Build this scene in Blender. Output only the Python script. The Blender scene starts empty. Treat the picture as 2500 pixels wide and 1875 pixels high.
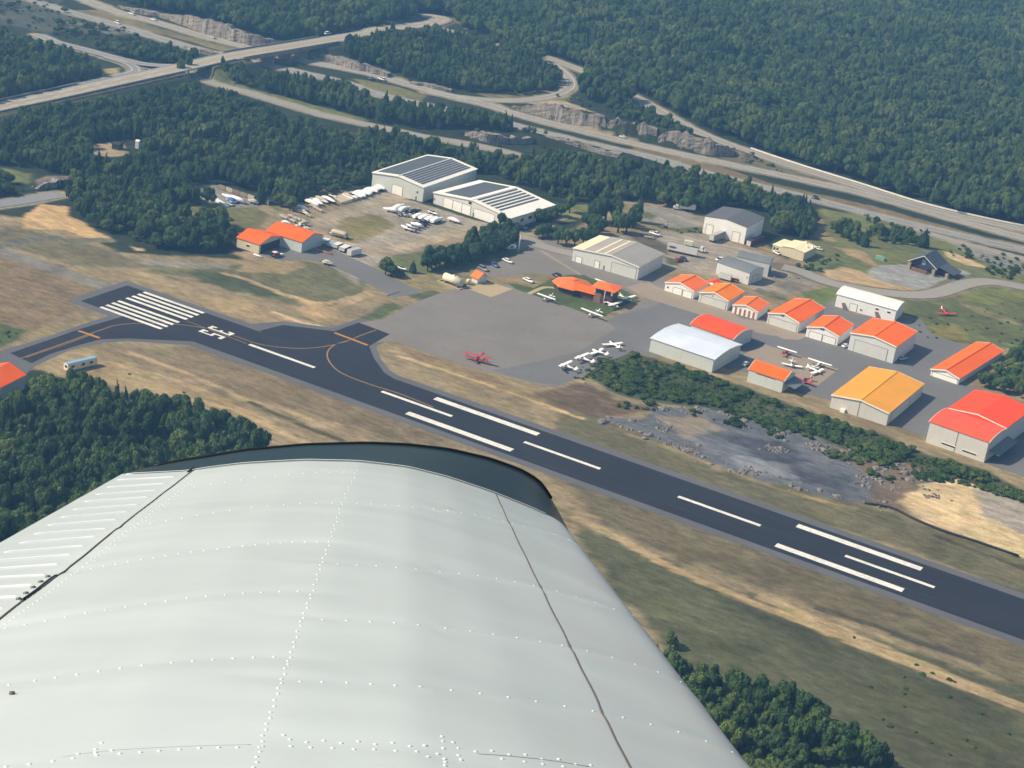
import bpy, bmesh, math, random
import numpy as np
from math import sin, cos, tan, pi, radians, atan2, hypot
from mathutils import Vector, Matrix, noise as mnoise
random.seed(7); RNG = np.random.default_rng(11)
scene = bpy.context.scene
col = scene.collection

# ------------------------------------------------------------------ camera
# survey of the airfield: metres, x along the runway, y away from the aircraft, z up
FOC, PIT, ROL, YAW = 4495.43, 0.38384, 0.14286, -0.46434
CAM = np.array([266.5995, -531.0677, 259.5006])
_F = np.array([sin(YAW)*cos(PIT), cos(YAW)*cos(PIT), -sin(PIT)])
_R = np.array([cos(YAW), -sin(YAW), 0.0]); _U = np.cross(_R, _F)
CR = _R*cos(ROL)+_U*sin(ROL); CU = _U*cos(ROL)-_R*sin(ROL); CF = _F
TILE = dict(a=(0, 0, .40687), b=(800, 0, .40687), c=(1600, 0, .40687), d=(500, 350, .22604), e=(850, 350, .24864),
            f=(1000, 600, .27125), g=(1350, 450, .27125), h=(1900, 500, .27125), i=(1700, 750, .36166), j=(0, 600, .40687),
            k=(0, 1050, .49729), l=(1000, 1050, .49729), m=(2000, 1250, .22604), F=(0, 0, 1.1302), s=(0, 0, 1.0),
            t=(1350, 620, .11333), u=(1800, 780, .13562), v=(2100, 560, .13562), w=(1600, 450, .18083))

def px(t, x, y):
    o = TILE[t]; return o[0]+x*o[2], o[1]+y*o[2]
def G(t, x, y, z=0.0):
    """surveyed spot: where the sight line of a map point meets the level z"""
    X, Y = px(t, x, y)
    d = CF+CR*(X-1250)/FOC-CU*(Y-937.5)/FOC
    k = (z-CAM[2])/d[2]
    p = CAM+k*d
    return Vector((p[0], p[1], z))
def GP(t, pts, z=0.0):
    out = []
    for p in pts:
        if isinstance(p[0], str): q = G(p[0], p[1], p[2], z)
        else: q = G(t, p[0], p[1], z)
        out.append((q.x, q.y))
    return out
def proj_np(P):
    d = P-CAM; z = d@CF
    return np.stack([1250+FOC*(d@CR)/z, 937.5-FOC*(d@CU)/z, z], -1)
def proj1(x, y, z=0.0):
    return proj_np(np.array([[x, y, z]]))[0]

camd = bpy.data.cameras.new("Camera"); cam = bpy.data.objects.new("Camera", camd); col.objects.link(cam)
camd.sensor_fit = 'HORIZONTAL'; camd.sensor_width = 36.0; camd.lens = FOC/2500*36.0
camd.clip_start = 0.1; camd.clip_end = 20000
cam.matrix_world = Matrix(((CR[0], CU[0], -CF[0], CAM[0]), (CR[1], CU[1], -CF[1], CAM[1]), (CR[2], CU[2], -CF[2], CAM[2]), (0, 0, 0, 1)))
scene.camera = cam

# ------------------------------------------------------------------ tagging and linking
def tag(o, label=None, cat=None, group=None, kind=None):
    if label: o['label'] = label
    if cat: o['category'] = cat
    if group: o['group'] = group
    if kind: o['kind'] = kind
    return o
def empty(name, loc, rz=0.0):
    o = bpy.data.objects.new(name, None); col.objects.link(o)
    o.location = loc; o.rotation_euler = (0, 0, rz); o.empty_display_size = .5
    return o
def kids(o): return [c for c in KIDS.get(o.name, [])]
KIDS = {}
def setpar(o, p):
    if p is not None:
        o.parent = p; KIDS.setdefault(p.name, []).append(o)
def copy_tree(o, parent=None):
    c = o.copy(); col.objects.link(c); setpar(c, parent)
    for ch in list(KIDS.get(o.name, [])): copy_tree(ch, c)
    return c

class MB:
    def __init__(s): s.v = []; s.f = []; s.sm = []
    def add(s, vs, fs, smooth=False):
        n = len(s.v); s.v += [tuple(v) for v in vs]; s.f += [tuple(i+n for i in f) for f in fs]; s.sm += [smooth]*len(fs)
        return s
    def box(s, x0, x1, y0, y1, z0, z1, M=None):
        vs = [Vector((x, y, z)) for z in (z0, z1) for y in (y0, y1) for x in (x0, x1)]
        if M is not None: vs = [M @ v for v in vs]
        return s.add(vs, [(0, 2, 3, 1), (4, 5, 7, 6), (0, 1, 5, 4), (2, 6, 7, 3), (0, 4, 6, 2), (1, 3, 7, 5)])
    def cyl(s, p, q, r, r2=None, n=10, cap=True, smooth=True):
        p = Vector(p); q = Vector(q); r2 = r if r2 is None else r2
        d = (q-p).normalized(); a = d.orthogonal().normalized(); b = d.cross(a)
        vs = [p+(a*cos(2*pi*i/n)+b*sin(2*pi*i/n))*r for i in range(n)]+[q+(a*cos(2*pi*i/n)+b*sin(2*pi*i/n))*r2 for i in range(n)]
        s.add(vs, [(i, (i+1) % n, n+(i+1) % n, n+i) for i in range(n)], smooth)
        if cap:
            s.add(vs[:n], [tuple(range(n))[::-1]]); s.add(vs[n:], [tuple(range(n))])
        return s
    def loft(s, rings, closed=True, caps=True, smooth=True):
        n = len(rings[0]); vs = [Vector(v) for r in rings for v in r]; fs = []
        for k in range(len(rings)-1):
            for i in range(n if closed else n-1):
                j = (i+1) % n; fs.append((k*n+i, k*n+j, (k+1)*n+j, (k+1)*n+i))
        s.add(vs, fs, smooth)
        if caps and closed:
            s.add(rings[0], [tuple(range(n))[::-1]]); s.add(rings[-1], [tuple(range(n))])
        return s
    def prism(s, poly, y0, y1, M=None):
        """poly in (x,z), extruded along y"""
        n = len(poly); vs = [Vector((x, y0, z)) for x, z in poly]+[Vector((x, y1, z)) for x, z in poly]
        if M is not None: vs = [M @ v for v in vs]
        return s.add(vs, [(i, (i+1) % n, n+(i+1) % n, n+i) for i in range(n)]+[tuple(range(n))[::-1], tuple(range(n, 2*n))])
    def sphere(s, c, rx, ry, rz, nu=12, nv=8, z0=-1.0):
        rings = []
        for j in range(nv+1):
            t = math.asin(z0)+(pi/2-math.asin(z0))*j/nv
            rings.append([(c[0]+rx*cos(t)*cos(2*pi*i/nu), c[1]+ry*cos(t)*sin(2*pi*i/nu), c[2]+rz*sin(t)) for i in range(nu)])
        return s.loft(rings, caps=False)
    def build(s, name, m, parent=None, loc=None, fixn=True):
        me = bpy.data.meshes.new(name); me.from_pydata(s.v, [], s.f)
        me.polygons.foreach_set('use_smooth', s.sm)
        me.materials.append(m)
        if fixn and len(s.f) < 60000:
            b = bmesh.new(); b.from_mesh(me); bmesh.ops.remove_doubles(b, verts=b.verts, dist=1e-4)
            bmesh.ops.recalc_face_normals(b, faces=b.faces); b.to_mesh(me); b.free()
        o = bpy.data.objects.new(name, me); col.objects.link(o); setpar(o, parent)
        if loc is not None: o.location = loc
        return o

# ------------------------------------------------------------------ materials
def lin(c): 
    c = c/255.0
    return c/12.92 if c <= .04045 else ((c+.055)/1.055)**2.4
def alb(r, g, b, k=.66): return (lin(r)*k, lin(g)*k, lin(b)*k, 1)
def newmat(name):
    m = bpy.data.materials.new(name); m.use_nodes = True
    nt = m.node_tree; return m, nt, nt.nodes['Principled BSDF']
def nd(nt, t, **kw):
    n = nt.nodes.new(t)
    for k, v in kw.items():
        if k in n.inputs: n.inputs[k].default_value = v
        else: setattr(n, k, v)
    return n
def mixc(nt, fac, a, b, mode='MIX'):
    n = nt.nodes.new('ShaderNodeMix'); n.data_type = 'RGBA'; n.blend_type = mode; n.clamp_factor = True
    for sock, val in ((n.inputs[0], fac), (n.inputs[6], a), (n.inputs[7], b)):
        if hasattr(val, 'links'): nt.links.new(val, sock)
        else: sock.default_value = val
    return n.outputs[2]
def ramp(nt, fac, a, b, ca=(0, 0, 0, 1), cb=(1, 1, 1, 1)):
    n = nt.nodes.new('ShaderNodeValToRGB'); e = n.color_ramp.elements
    e[0].position = a; e[1].position = b; e[0].color = ca; e[1].color = cb
    nt.links.new(fac, n.inputs[0]); return n.outputs[0]
def noise_(nt, vec, scale, detail=4, rough=.6, dist=0.0):
    n = nd(nt, 'ShaderNodeTexNoise', Scale=scale, Detail=detail, Roughness=rough, Distortion=dist)
    nt.links.new(vec, n.inputs['Vector']); return n.outputs[0]
def texco(nt, which='Object', scale=None, rot=None):
    t = nt.nodes.new('ShaderNodeTexCoord'); o = t.outputs[which]
    if scale or rot:
        mp = nt.nodes.new('ShaderNodeMapping')
        if scale: mp.inputs['Scale'].default_value = scale
        if rot: mp.inputs['Rotation'].default_value = rot
        nt.links.new(o, mp.inputs[0]); o = mp.outputs[0]
    return o
def geopos(nt, scale=None, rot=None):
    t = nt.nodes.new('ShaderNodeNewGeometry'); o = t.outputs['Position']
    mp = nt.nodes.new('ShaderNodeMapping')
    if scale: mp.inputs['Scale'].default_value = scale
    if rot: mp.inputs['Rotation'].default_value = rot
    nt.links.new(o, mp.inputs[0]); return mp.outputs[0]
def bump(nt, b, h, strength=.3, dist=.05):
    n = nd(nt, 'ShaderNodeBump', Strength=strength, Distance=dist); nt.links.new(h, n.inputs['Height']); nt.links.new(n.outputs[0], b.inputs['Normal'])
MC = {}
def paint(name, rgb, rough=.5, var=.12, scale=1.5, metal=0.0, k=.66, spec=.4, dirt=None):
    if name in MC: return MC[name]
    m, nt, b = newmat(name)
    c = alb(*rgb, k=k); v = texco(nt)
    n1 = noise_(nt, v, scale, 5, .65)
    n2 = noise_(nt, v, scale*.17, 2, .5)
    lo = tuple(x*(1-var) for x in c[:3])+(1,); hi = tuple(min(1, x*(1+var*.6)) for x in c[:3])+(1,)
    o = mixc(nt, ramp(nt, n1, .35, .7), lo, hi)
    o = mixc(nt, ramp(nt, n2, .45, .75), o, dirt or tuple(x*(1-var*1.2) for x in c[:3])+(1,))
    nt.links.new(o, b.inputs['Base Color'])
    b.inputs['Roughness'].default_value = rough; b.inputs['Metallic'].default_value = metal
    b.inputs['Specular IOR Level'].default_value = spec
    MC[name] = m; return m
def sheetmetal(name, rgb, axis='x', period=.45, rough=.5, k=.66, var=.1, seam=.10, spec=.35, streak=.10):
    """ribbed metal cladding: ribs across `axis`, faint rain streaks, uneven fading"""
    if name in MC: return MC[name]
    m, nt, b = newmat(name); c = alb(*rgb, k=k); v = texco(nt)
    sx = nt.nodes.new('ShaderNodeSeparateXYZ'); nt.links.new(v, sx.inputs[0])
    if axis == 'xy':
        ad = nd(nt, 'ShaderNodeMath', operation='ADD'); nt.links.new(sx.outputs[0], ad.inputs[0]); nt.links.new(sx.outputs[1], ad.inputs[1]); src = ad.outputs[0]
    else: src = sx.outputs['xyz'.index(axis)]
    mu = nd(nt, 'ShaderNodeMath', operation='MULTIPLY'); nt.links.new(src, mu.inputs[0]); mu.inputs[1].default_value = 2*pi/period
    si = nd(nt, 'ShaderNodeMath', operation='SINE'); nt.links.new(mu.outputs[0], si.inputs[0])
    rib = ramp(nt, si.outputs[0], .55, .98)
    n2 = noise_(nt, v, .12, 3, .6); st = noise_(nt, texco(nt, scale=(1.6, 1.6, .18)), 1.0, 4, .6)
    base = mixc(nt, ramp(nt, n2, .3, .7), c, tuple(x*(1-var) for x in c[:3])+(1,))
    base = mixc(nt, ramp(nt, st, .5, .85), base, tuple(x*(1-streak*2.5) for x in c[:3])+(1,))
    base = mixc(nt, rib, base, tuple(x*(1-seam) for x in c[:3])+(1,))
    nt.links.new(base, b.inputs['Base Color']); b.inputs['Roughness'].default_value = rough
    b.inputs['Specular IOR Level'].default_value = spec
    bump(nt, b, si.outputs[0], .25, .02)
    MC[name] = m; return m
def glassm(name='window_glass', rgb=(40, 48, 60)):
    if name in MC: return MC[name]
    m = paint(name, rgb, rough=.12, var=.2, spec=.7); return m
HAZE = 0.00027
# ------------------------------------------------------------------ helpers on the map
def vnoise(x, y, scale, seed, octv=3):
    """smooth value noise on world coordinates, -1..1"""
    out = np.zeros_like(x, dtype=float); amp = 1.0; tot = 0
    for o in range(octv):
        r = np.random.default_rng(seed+o*17); T = r.uniform(-1, 1, (256, 256))
        u = x/scale*2**o+o*13.7; w = y/scale*2**o+o*7.1
        i = np.floor(u).astype(int); j = np.floor(w).astype(int); fu = u-i; fw = w-j
        fu = fu*fu*(3-2*fu); fw = fw*fw*(3-2*fw)
        a = T[i % 256, j % 256]; b_ = T[(i+1) % 256, j % 256]; c = T[i % 256, (j+1) % 256]; d = T[(i+1) % 256, (j+1) % 256]
        out += amp*((a*(1-fu)+b_*fu)*(1-fw)+(c*(1-fu)+d*fu)*fw); tot += amp; amp *= .55
    return out/tot
def sdpoly(x, y, poly):
    """signed distance, positive inside"""
    P = np.array(poly); n = len(P); d2 = np.full(x.shape, 1e18); ins = np.zeros(x.shape, bool)
    for k in range(n):
        a = P[k]; b = P[(k+1) % n]; e = b-a; L = max(e@e, 1e-9)
        t = np.clip(((x-a[0])*e[0]+(y-a[1])*e[1])/L, 0, 1)
        d2 = np.minimum(d2, (x-a[0]-t*e[0])**2+(y-a[1]-t*e[1])**2)
        if a[1] != b[1]:
            c = ((a[1] > y) != (b[1] > y)) & (x < (b[0]-a[0])*(y-a[1])/(b[1]-a[1])+a[0]); ins ^= c
    d = np.sqrt(d2); return np.where(ins, d, -d)
def dline(x, y, line):
    P = np.array(line); d2 = np.full(x.shape, 1e18)
    for k in range(len(P)-1):
        a = P[k]; b = P[k+1]; e = b-a; L = max(e@e, 1e-9)
        t = np.clip(((x-a[0])*e[0]+(y-a[1])*e[1])/L, 0, 1)
        d2 = np.minimum(d2, (x-a[0]-t*e[0])**2+(y-a[1]-t*e[1])**2)
    return np.sqrt(d2)
def smooth_line(pts, step=6.0):
    """Catmull-Rom through 2D/3D points"""
    P = [np.array(p, float) for p in pts]; P = [2*P[0]-P[1]]+P+[2*P[-1]-P[-2]]; out = []
    for k in range(1, len(P)-2):
        n = max(2, int(np.linalg.norm(P[k+1][:2]-P[k][:2])/step))
        for i in range(n):
            t = i/n
            out.append(.5*((2*P[k])+(-P[k-1]+P[k+1])*t+(2*P[k-1]-5*P[k]+4*P[k+1]-P[k+2])*t*t+(-P[k-1]+3*P[k]-3*P[k+1]+P[k+2])*t**3))
    out.append(P[-2]); return np.array(out)

# ------------------------------------------------------------------ the roads (name, tile, points, width, tone)
ROADS = {
 'H1': ('a', [(430, -30), (700, 72), (900, 125), (1280, 235), (1550, 298), (1850, 370), (2212, 440), ('b', 400, 482), ('b', 700, 568), ('b', 960, 630), ('b', 1150, 690), ('b', 1600, 805), ('b', 2000, 900), ('c', 400, 978), ('c', 800, 1062), ('c', 1200, 1150), ('c', 1600, 1262), ('c', 1900, 1345), ('c', 2300, 1455)], 10.5, 0),
 'H2': ('a', [(100, -30), (400, 68), (700, 150), (870, 203), (1100, 272), (1300, 325), (1600, 390), (2000, 480), ('b', 120, 505), ('b', 290, 562), ('b', 500, 612), ('b', 1000, 722), ('b', 1500, 850), ('b', 1966, 950), ('c', 200, 1012), ('c', 500, 1088), ('c', 900, 1185), ('c', 1400, 1312), ('c', 1900, 1430), ('c', 2300, 1518)], 10.0, 1),
 'F1': ('a', [(1120, 425), (1220, 482), (1500, 560), (1800, 650), ('b', 0, 697), ('b', 400, 783), ('b', 560, 817), ('b', 950, 885), ('b', 1150, 935)], 8.0, 0),
 'F2': ('c', [(1560, 1370), (1640, 1402), (1900, 1475), (2300, 1580)], 7.0, 0),
 'R1': ('a', [(230, 215), (330, 255), (500, 300), (800, 378), (1030, 425)], 9.0, 1),
 'R2': ('a', [(640, 345), (770, 385), (815, 425), (780, 455), (640, 500), (480, 535)], 7.5, 1),
 'L1': ('b', [(600, 555), (760, 580), (1000, 603), (1200, 600), (1370, 570), (1450, 525), (1455, 480), (1400, 420), (1330, 370)], 8.0, 0),
 'L2': ('b', [(1310, 345), (1420, 385), (1560, 440), (1800, 560), (1950, 640), (2050, 700), ('c', 250, 790), ('c', 450, 870), ('c', 800, 990), ('c', 1200, 1115), ('c', 1600, 1240), ('c', 2000, 1335), ('c', 2300, 1395)], 10.0, 0),
 'T1': ('b', [(610, 155), (800, 200), (900, 232), (1030, 268)], 6.0, 0),
 'S1': ('a', [(-120, 1245), (0, 1225), (170, 1200), (350, 1168)], 8.5, 1),
 'A1': ('h', [(40, 560), (200, 600), (420, 690), (650, 745), (900, 785), (1150, 812), (1350, 810), (1500, 775), (1680, 715), (1850, 692), (2000, 705), (2300, 760)], 9.5, 0),
 'A2': ('e', [(1740, 920), (1900, 1010), (2212, 1090), (2350, 1110)], 8.0, 0),
}
RW = {}
for k_, (t_, pts_, w_, tone_) in ROADS.items():
    RW[k_] = (smooth_line(GP(t_, pts_)), w_, tone_)
# overpass road climbs to the bridge: level given per point
def G3(t, x, y, z): v = G(t, x, y, z); return (v.x, v.y, z)
OV = [G3('a', -150, 672, .3), G3('a', 0, 640, .5), G3('a', 300, 578, 1.5), G3('a', 700, 490, 3), G3('a', 1000, 425, 4.5), G3('a', 1200, 380, 6),
      G3('a', 1400, 335, 7.2), G3('a', 1700, 285, 7.5), G3('a', 2000, 235, 7.0), G3('a', 2212, 200, 6), G3('b', 300, 180, 3.5), G3('b', 540, 150, 1.0), G3('b', 640, 135, .4), G3('b', 690, 112, .4), G3('b', 640, 100, .4), G3('b', 560, 95, .4)]
OVL = smooth_line(OV, 5.0)

# ------------------------------------------------------------------ woods (ground outline of each)
WOODS = {
 'far': ('s', [(264, 0), (354, 30), (447, 48), (610, 84), (700, 108), (797, 100), (800, 92), (922, 72), (1015, 50), (1109, 41), (1109, 62), (1207, 98), (1288, 134), (1337, 140), (1443, 180), (1416, 210), (1410, 238), (1492, 276), (1553, 252), (1641, 290), (1763, 340), (1925, 398), (2088, 446), (2251, 500), (2500, 557), (2900, 660), (3300, -420), (900, -600), (-300, -420), (60, -60)]),
 'far_low': ('s', [(1500, 262), (1553, 262), (1640, 306), (1700, 342), (1650, 338), (1600, 318), (1492, 285)]),
 'island': ('b', [(100, 290), (330, 250), (600, 215), (800, 250), (1020, 320), (1200, 350), (1320, 420), (1400, 480), (1430, 520), (1385, 550), (1130, 575), (950, 558), (700, 535), (450, 470), (330, 440), (150, 395), (60, 345)]),
 'island2': ('b', [(780, 235), (900, 258), (1100, 290), (1300, 350), (1340, 400), (1100, 380), (900, 300)]),
 'median': ('s', [(513, 182), (590, 190), (814, 225), (861, 240), (922, 272), (1064, 281), (1187, 289), (1268, 322), (1370, 336), (1395, 346), (1330, 346), (1248, 330), (1085, 323), (975, 309), (902, 295), (800, 266), (651, 229), (549, 200)]),
 'nw': ('a', [(480, 285), (700, 275), (870, 275), (1050, 325), (1180, 355), (1180, 372), (1000, 385), (800, 362), (560, 300)]),
 'west': ('a', [(-200, 215), (0, 250), (150, 280), (270, 310), (400, 345), (560, 400), (640, 460), (560, 492), (350, 540), (0, 620), (-300, 690)]),
 'main': ('a', [(-200, 780), (0, 745), (150, 735), (500, 680), (800, 620), (1000, 575), (1110, 555), (1220, 572), (1600, 690), (1720, 770), (2000, 840), ('b', 0, 845), ('b', 250, 850), ('b', 450, 855), ('b', 560, 905), ('b', 700, 920), ('b', 830, 945), ('b', 1100, 990), ('b', 1400, 975), ('b', 1700, 1010), ('b', 1900, 1040), ('c', 0, 1030), ('c', 300, 1080), ('c', 550, 1160), ('c', 720, 1210), ('c', 900, 1245), ('c', 950, 1300), ('c', 945, 1440), ('c', 690, 1400), ('c', 690, 1290), ('c', 440, 1235), ('c', 300, 1295), ('c', 0, 1232), ('b', 1990, 1218), ('b', 1850, 1215), ('b', 1750, 1200), ('b', 1550, 1230), ('b', 1480, 1230), ('b', 1370, 1195), ('b', 960, 1050), ('b', 660, 1000), ('b', 270, 1110), ('b', 0, 1185), (1950, 1175), (1850, 1190), (1760, 1240), (1650, 1235), (1560, 1190), (1300, 1105), (1130, 1125), (1150, 1180), (1290, 1240), (1020, 1240), (1040, 1290), (1380, 1360), (1410, 1470), (1400, 1525), (1050, 1520), (800, 1455), (620, 1400), (450, 1310), (420, 1250), (340, 1190), (430, 1110), (430, 1075), (250, 1040), (100, 1005), (-250, 1010)]),
 'west_low': ('a', [(-200, 1080), (0, 1060), (60, 1100), (90, 1170), (0, 1195), (-200, 1220)]),
 'near': ('j', [(-300, 1100), (40, 1040), (150, 960), (240, 915), (350, 895), (560, 905), (660, 960), (900, 1000), (1000, 1030), (1110, 1010), (1185, 1010), (1210, 1090), (1400, 1180), (1520, 1270), (1640, 1400), (1300, 1750), (0, 2100), (-900, 2100), (-1000, 1100)]),
 'under': ('F', [(620, 1100), (900, 1200), (1120, 1270), (1230, 1500), (1340, 1900), (600, 1900), (380, 1350)]),
 'southeast': ('F', [(1400, 1420), (1460, 1460), (1550, 1475), (1630, 1490), (1690, 1505), (1745, 1530), (1800, 1590), (1865, 1620), (1915, 1675), (1950, 1770), (1850, 1900), (1500, 1900), (1330, 1500)]),
 'east': ('h', [(2030, 1360), (2090, 1340), (2060, 1500), (2000, 1700), (1860, 1670), (1760, 1620), (1880, 1530), (1990, 1440)]),
 'eastfar': ('h', [(2090, 1340), (2212, 1320), (2400, 1320), (2450, 1790), (2160, 1760), (2010, 1710), (2070, 1500)]),
 'eastrim': ('h', [(2190, 690), (2212, 680), (2350, 690), (2350, 810), (2180, 790)]),
 'c1': ('h', [(440, 250), (520, 220), (760, 240), (800, 370), (660, 360), (520, 300)]),
 'c2': ('h', [(830, 230), (950, 210), (1060, 260), (1180, 300), (1330, 340), (1380, 380), (1250, 385), (1100, 350), (900, 350)]),
 'c3': ('h', [(0, 150), (320, 150), (300, 330), (250, 330), (0, 250)]),
}
CLEAR = [('a', [(530, 860), (700, 835), (870, 840), (900, 920), (860, 1010), (700, 1030), (560, 1000), (480, 920)]),
         ('a', [(950, 915), (1060, 915), (1070, 1000), (960, 1000)]),
         ('b', [(800, 800), (1250, 840), (1560, 880), (1760, 930), (1740, 965), (1500, 915), (1230, 880), (830, 870)]),
         ('a', [(1790, 690), (1900, 700), (2010, 760), (1830, 735)])]
WOODW = {k: GP(t, p) for k, (t, p) in WOODS.items()}
CLEARW = [GP(t, p) for t, p in CLEAR]

# rock faces beside the highway: base line, heights
CLIFFS = [
 ('a', [(700, 45, 1), (850, 85, 2.5), (1000, 118, 3), (1090, 150, 6), (1180, 185, 8), (1300, 225, 9), (1420, 255, 8), (1530, 278, 7), (1640, 290, 4.5), (1720, 292, 2)]),
 ('b', [(1100, 655, 1.5), (1180, 675, 4), (1280, 702, 7.5), (1400, 735, 9), (1520, 765, 9.5), (1640, 792, 9), (1665, 796, 5)]),
 ('b', [(1668, 798, 6), (1700, 806, 9), (1760, 815, 9.5), (1828, 828, 9)]),
 ('b', [(1845, 832, 8.5), (1900, 843, 10), (1965, 856, 9)]),
 ('b', [(1978, 862, 4), (2020, 873, 8), (2080, 888, 9.5), (2212, 915, 9.5), ('c', 350, 935, 7.5), ('c', 490, 942, 3)]),
 ('b', [(820, 815, 2), (900, 845, 5), (1000, 860, 4.5), (1120, 868, 4), (1240, 862, 3)]),
 ('b', [(1290, 840, 2), (1400, 868, 3), (1550, 900, 3), (1640, 925, 2), (1750, 952, 2.5)]),
 ('b', [(-20, 372, 4), (60, 392, 5), (150, 418, 4.5), (250, 440, 4), (360, 465, 2.5)]),
 ('b', [(490, 503, 1), (600, 528, 2.2), (740, 552, 1)]),
 ('a', [(225, 1150, 1), (290, 1135, 3), (350, 1125, 3.2), (400, 1115, 3), (440, 1100, 1.5)]),
 ('a', [(1100, 285, 1), (1180, 315, 2), (1290, 340, 2), (1330, 345, 1)]),
]
CLW = []
for t_, pts_ in CLIFFS:
    q_ = [((G(*p[:3]) if isinstance(p[0], str) else G(t_, *p[:2])), p[-1]) for p in pts_]
    CLW.append(smooth_line([(v.x, v.y, h) for v, h in q_], 2.5))

def ground_z(x, y):
    """rolling ground under the far wood, raised shelves behind the rock faces, level elsewhere"""
    z = np.zeros_like(x, dtype=float)
    far = sdpoly(x, y, WOODW['far']); m = np.clip((far-15)/70, 0, 1); m = m*m*(3-2*m)
    z += m*(vnoise(x, y, 150, 5, 3)*11+4)
    for c in CLW:
        if max(c[:, 2]) < 3: continue
        away = np.array([sin(YAW), cos(YAW)])
        bx0, bx1, by0, by1 = c[:, 0].min()-30, c[:, 0].max()+30, c[:, 1].min()-30, c[:, 1].max()+40
        mk = (x > bx0) & (x < bx1) & (y > by0) & (y < by1)
        if not mk.any(): continue
        X = x[mk]; Y = y[mk]; best = np.full(X.shape, 1e9); hh = np.zeros(X.shape); side = np.zeros(X.shape)
        for k in range(len(c)-1):
            a = c[k]; b = c[k+1]; e = b[:2]-a[:2]; L = max(e@e, 1e-9)
            t = np.clip(((X-a[0])*e[0]+(Y-a[1])*e[1])/L, 0, 1)
            dx = X-a[0]-t*e[0]; dy = Y-a[1]-t*e[1]; d = np.hypot(dx, dy); u = d < best
            best[u] = d[u]; hh[u] = (a[2]+(b[2]-a[2])*t)[u]; side[u] = (dx*away[0]+dy*away[1])[u]
        up = np.clip((best-.8)/1.5, 0, 1)*np.clip(1-(best-6)/22, 0, 1)*(side > 0)
        z[mk] = np.maximum(z[mk], hh*.93*up)
    # roadway embankment of the overpass
    mk = (x > OVL[:, 0].min()-40) & (x < OVL[:, 0].max()+40) & (y > OVL[:, 1].min()-40) & (y < OVL[:, 1].max()+40)
    if mk.any():
        X = x[mk]; Y = y[mk]; best = np.full(X.shape, 1e9); hh = np.zeros(X.shape)
        for k in range(len(OVL)-1):
            a = OVL[k]; b = OVL[k+1]; e = b[:2]-a[:2]; L = max(e@e, 1e-9)
            t = np.clip(((X-a[0])*e[0]+(Y-a[1])*e[1])/L, 0, 1)
            d = np.hypot(X-a[0]-t*e[0], Y-a[1]-t*e[1]); u = d < best; best[u] = d[u]; hh[u] = (a[2]+(b[2]-a[2])*t)[u]
        f = np.clip(1-(best-8)/(hh*2+1), 0, 1)
        hz = np.minimum(dline(X, Y, RW['H1'][0][:, :2]), dline(X, Y, RW['H2'][0][:, :2]))
        f = f*np.clip((hz-13)/8, 0, 1)
        z[mk] = np.maximum(z[mk], (hh-.35)*f)
    for k in ('H1', 'H2', 'L1', 'L2', 'F1', 'F2', 'T1', 'R1', 'R2'):
        p, w, _ = RW[k]
        if k in ('R1', 'R2'): continue
        mk = (x > p[:, 0].min()-20) & (x < p[:, 0].max()+20) & (y > p[:, 1].min()-20) & (y < p[:, 1].max()+20)
        if mk.any():
            d = dline(x[mk], y[mk], p); z[mk] *= np.clip((d-w/2-.7)/4, 0, 1) if k in ('H1', 'H2') else np.clip((d-w/2-.5)/6, 0, 1)
    return z

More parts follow.
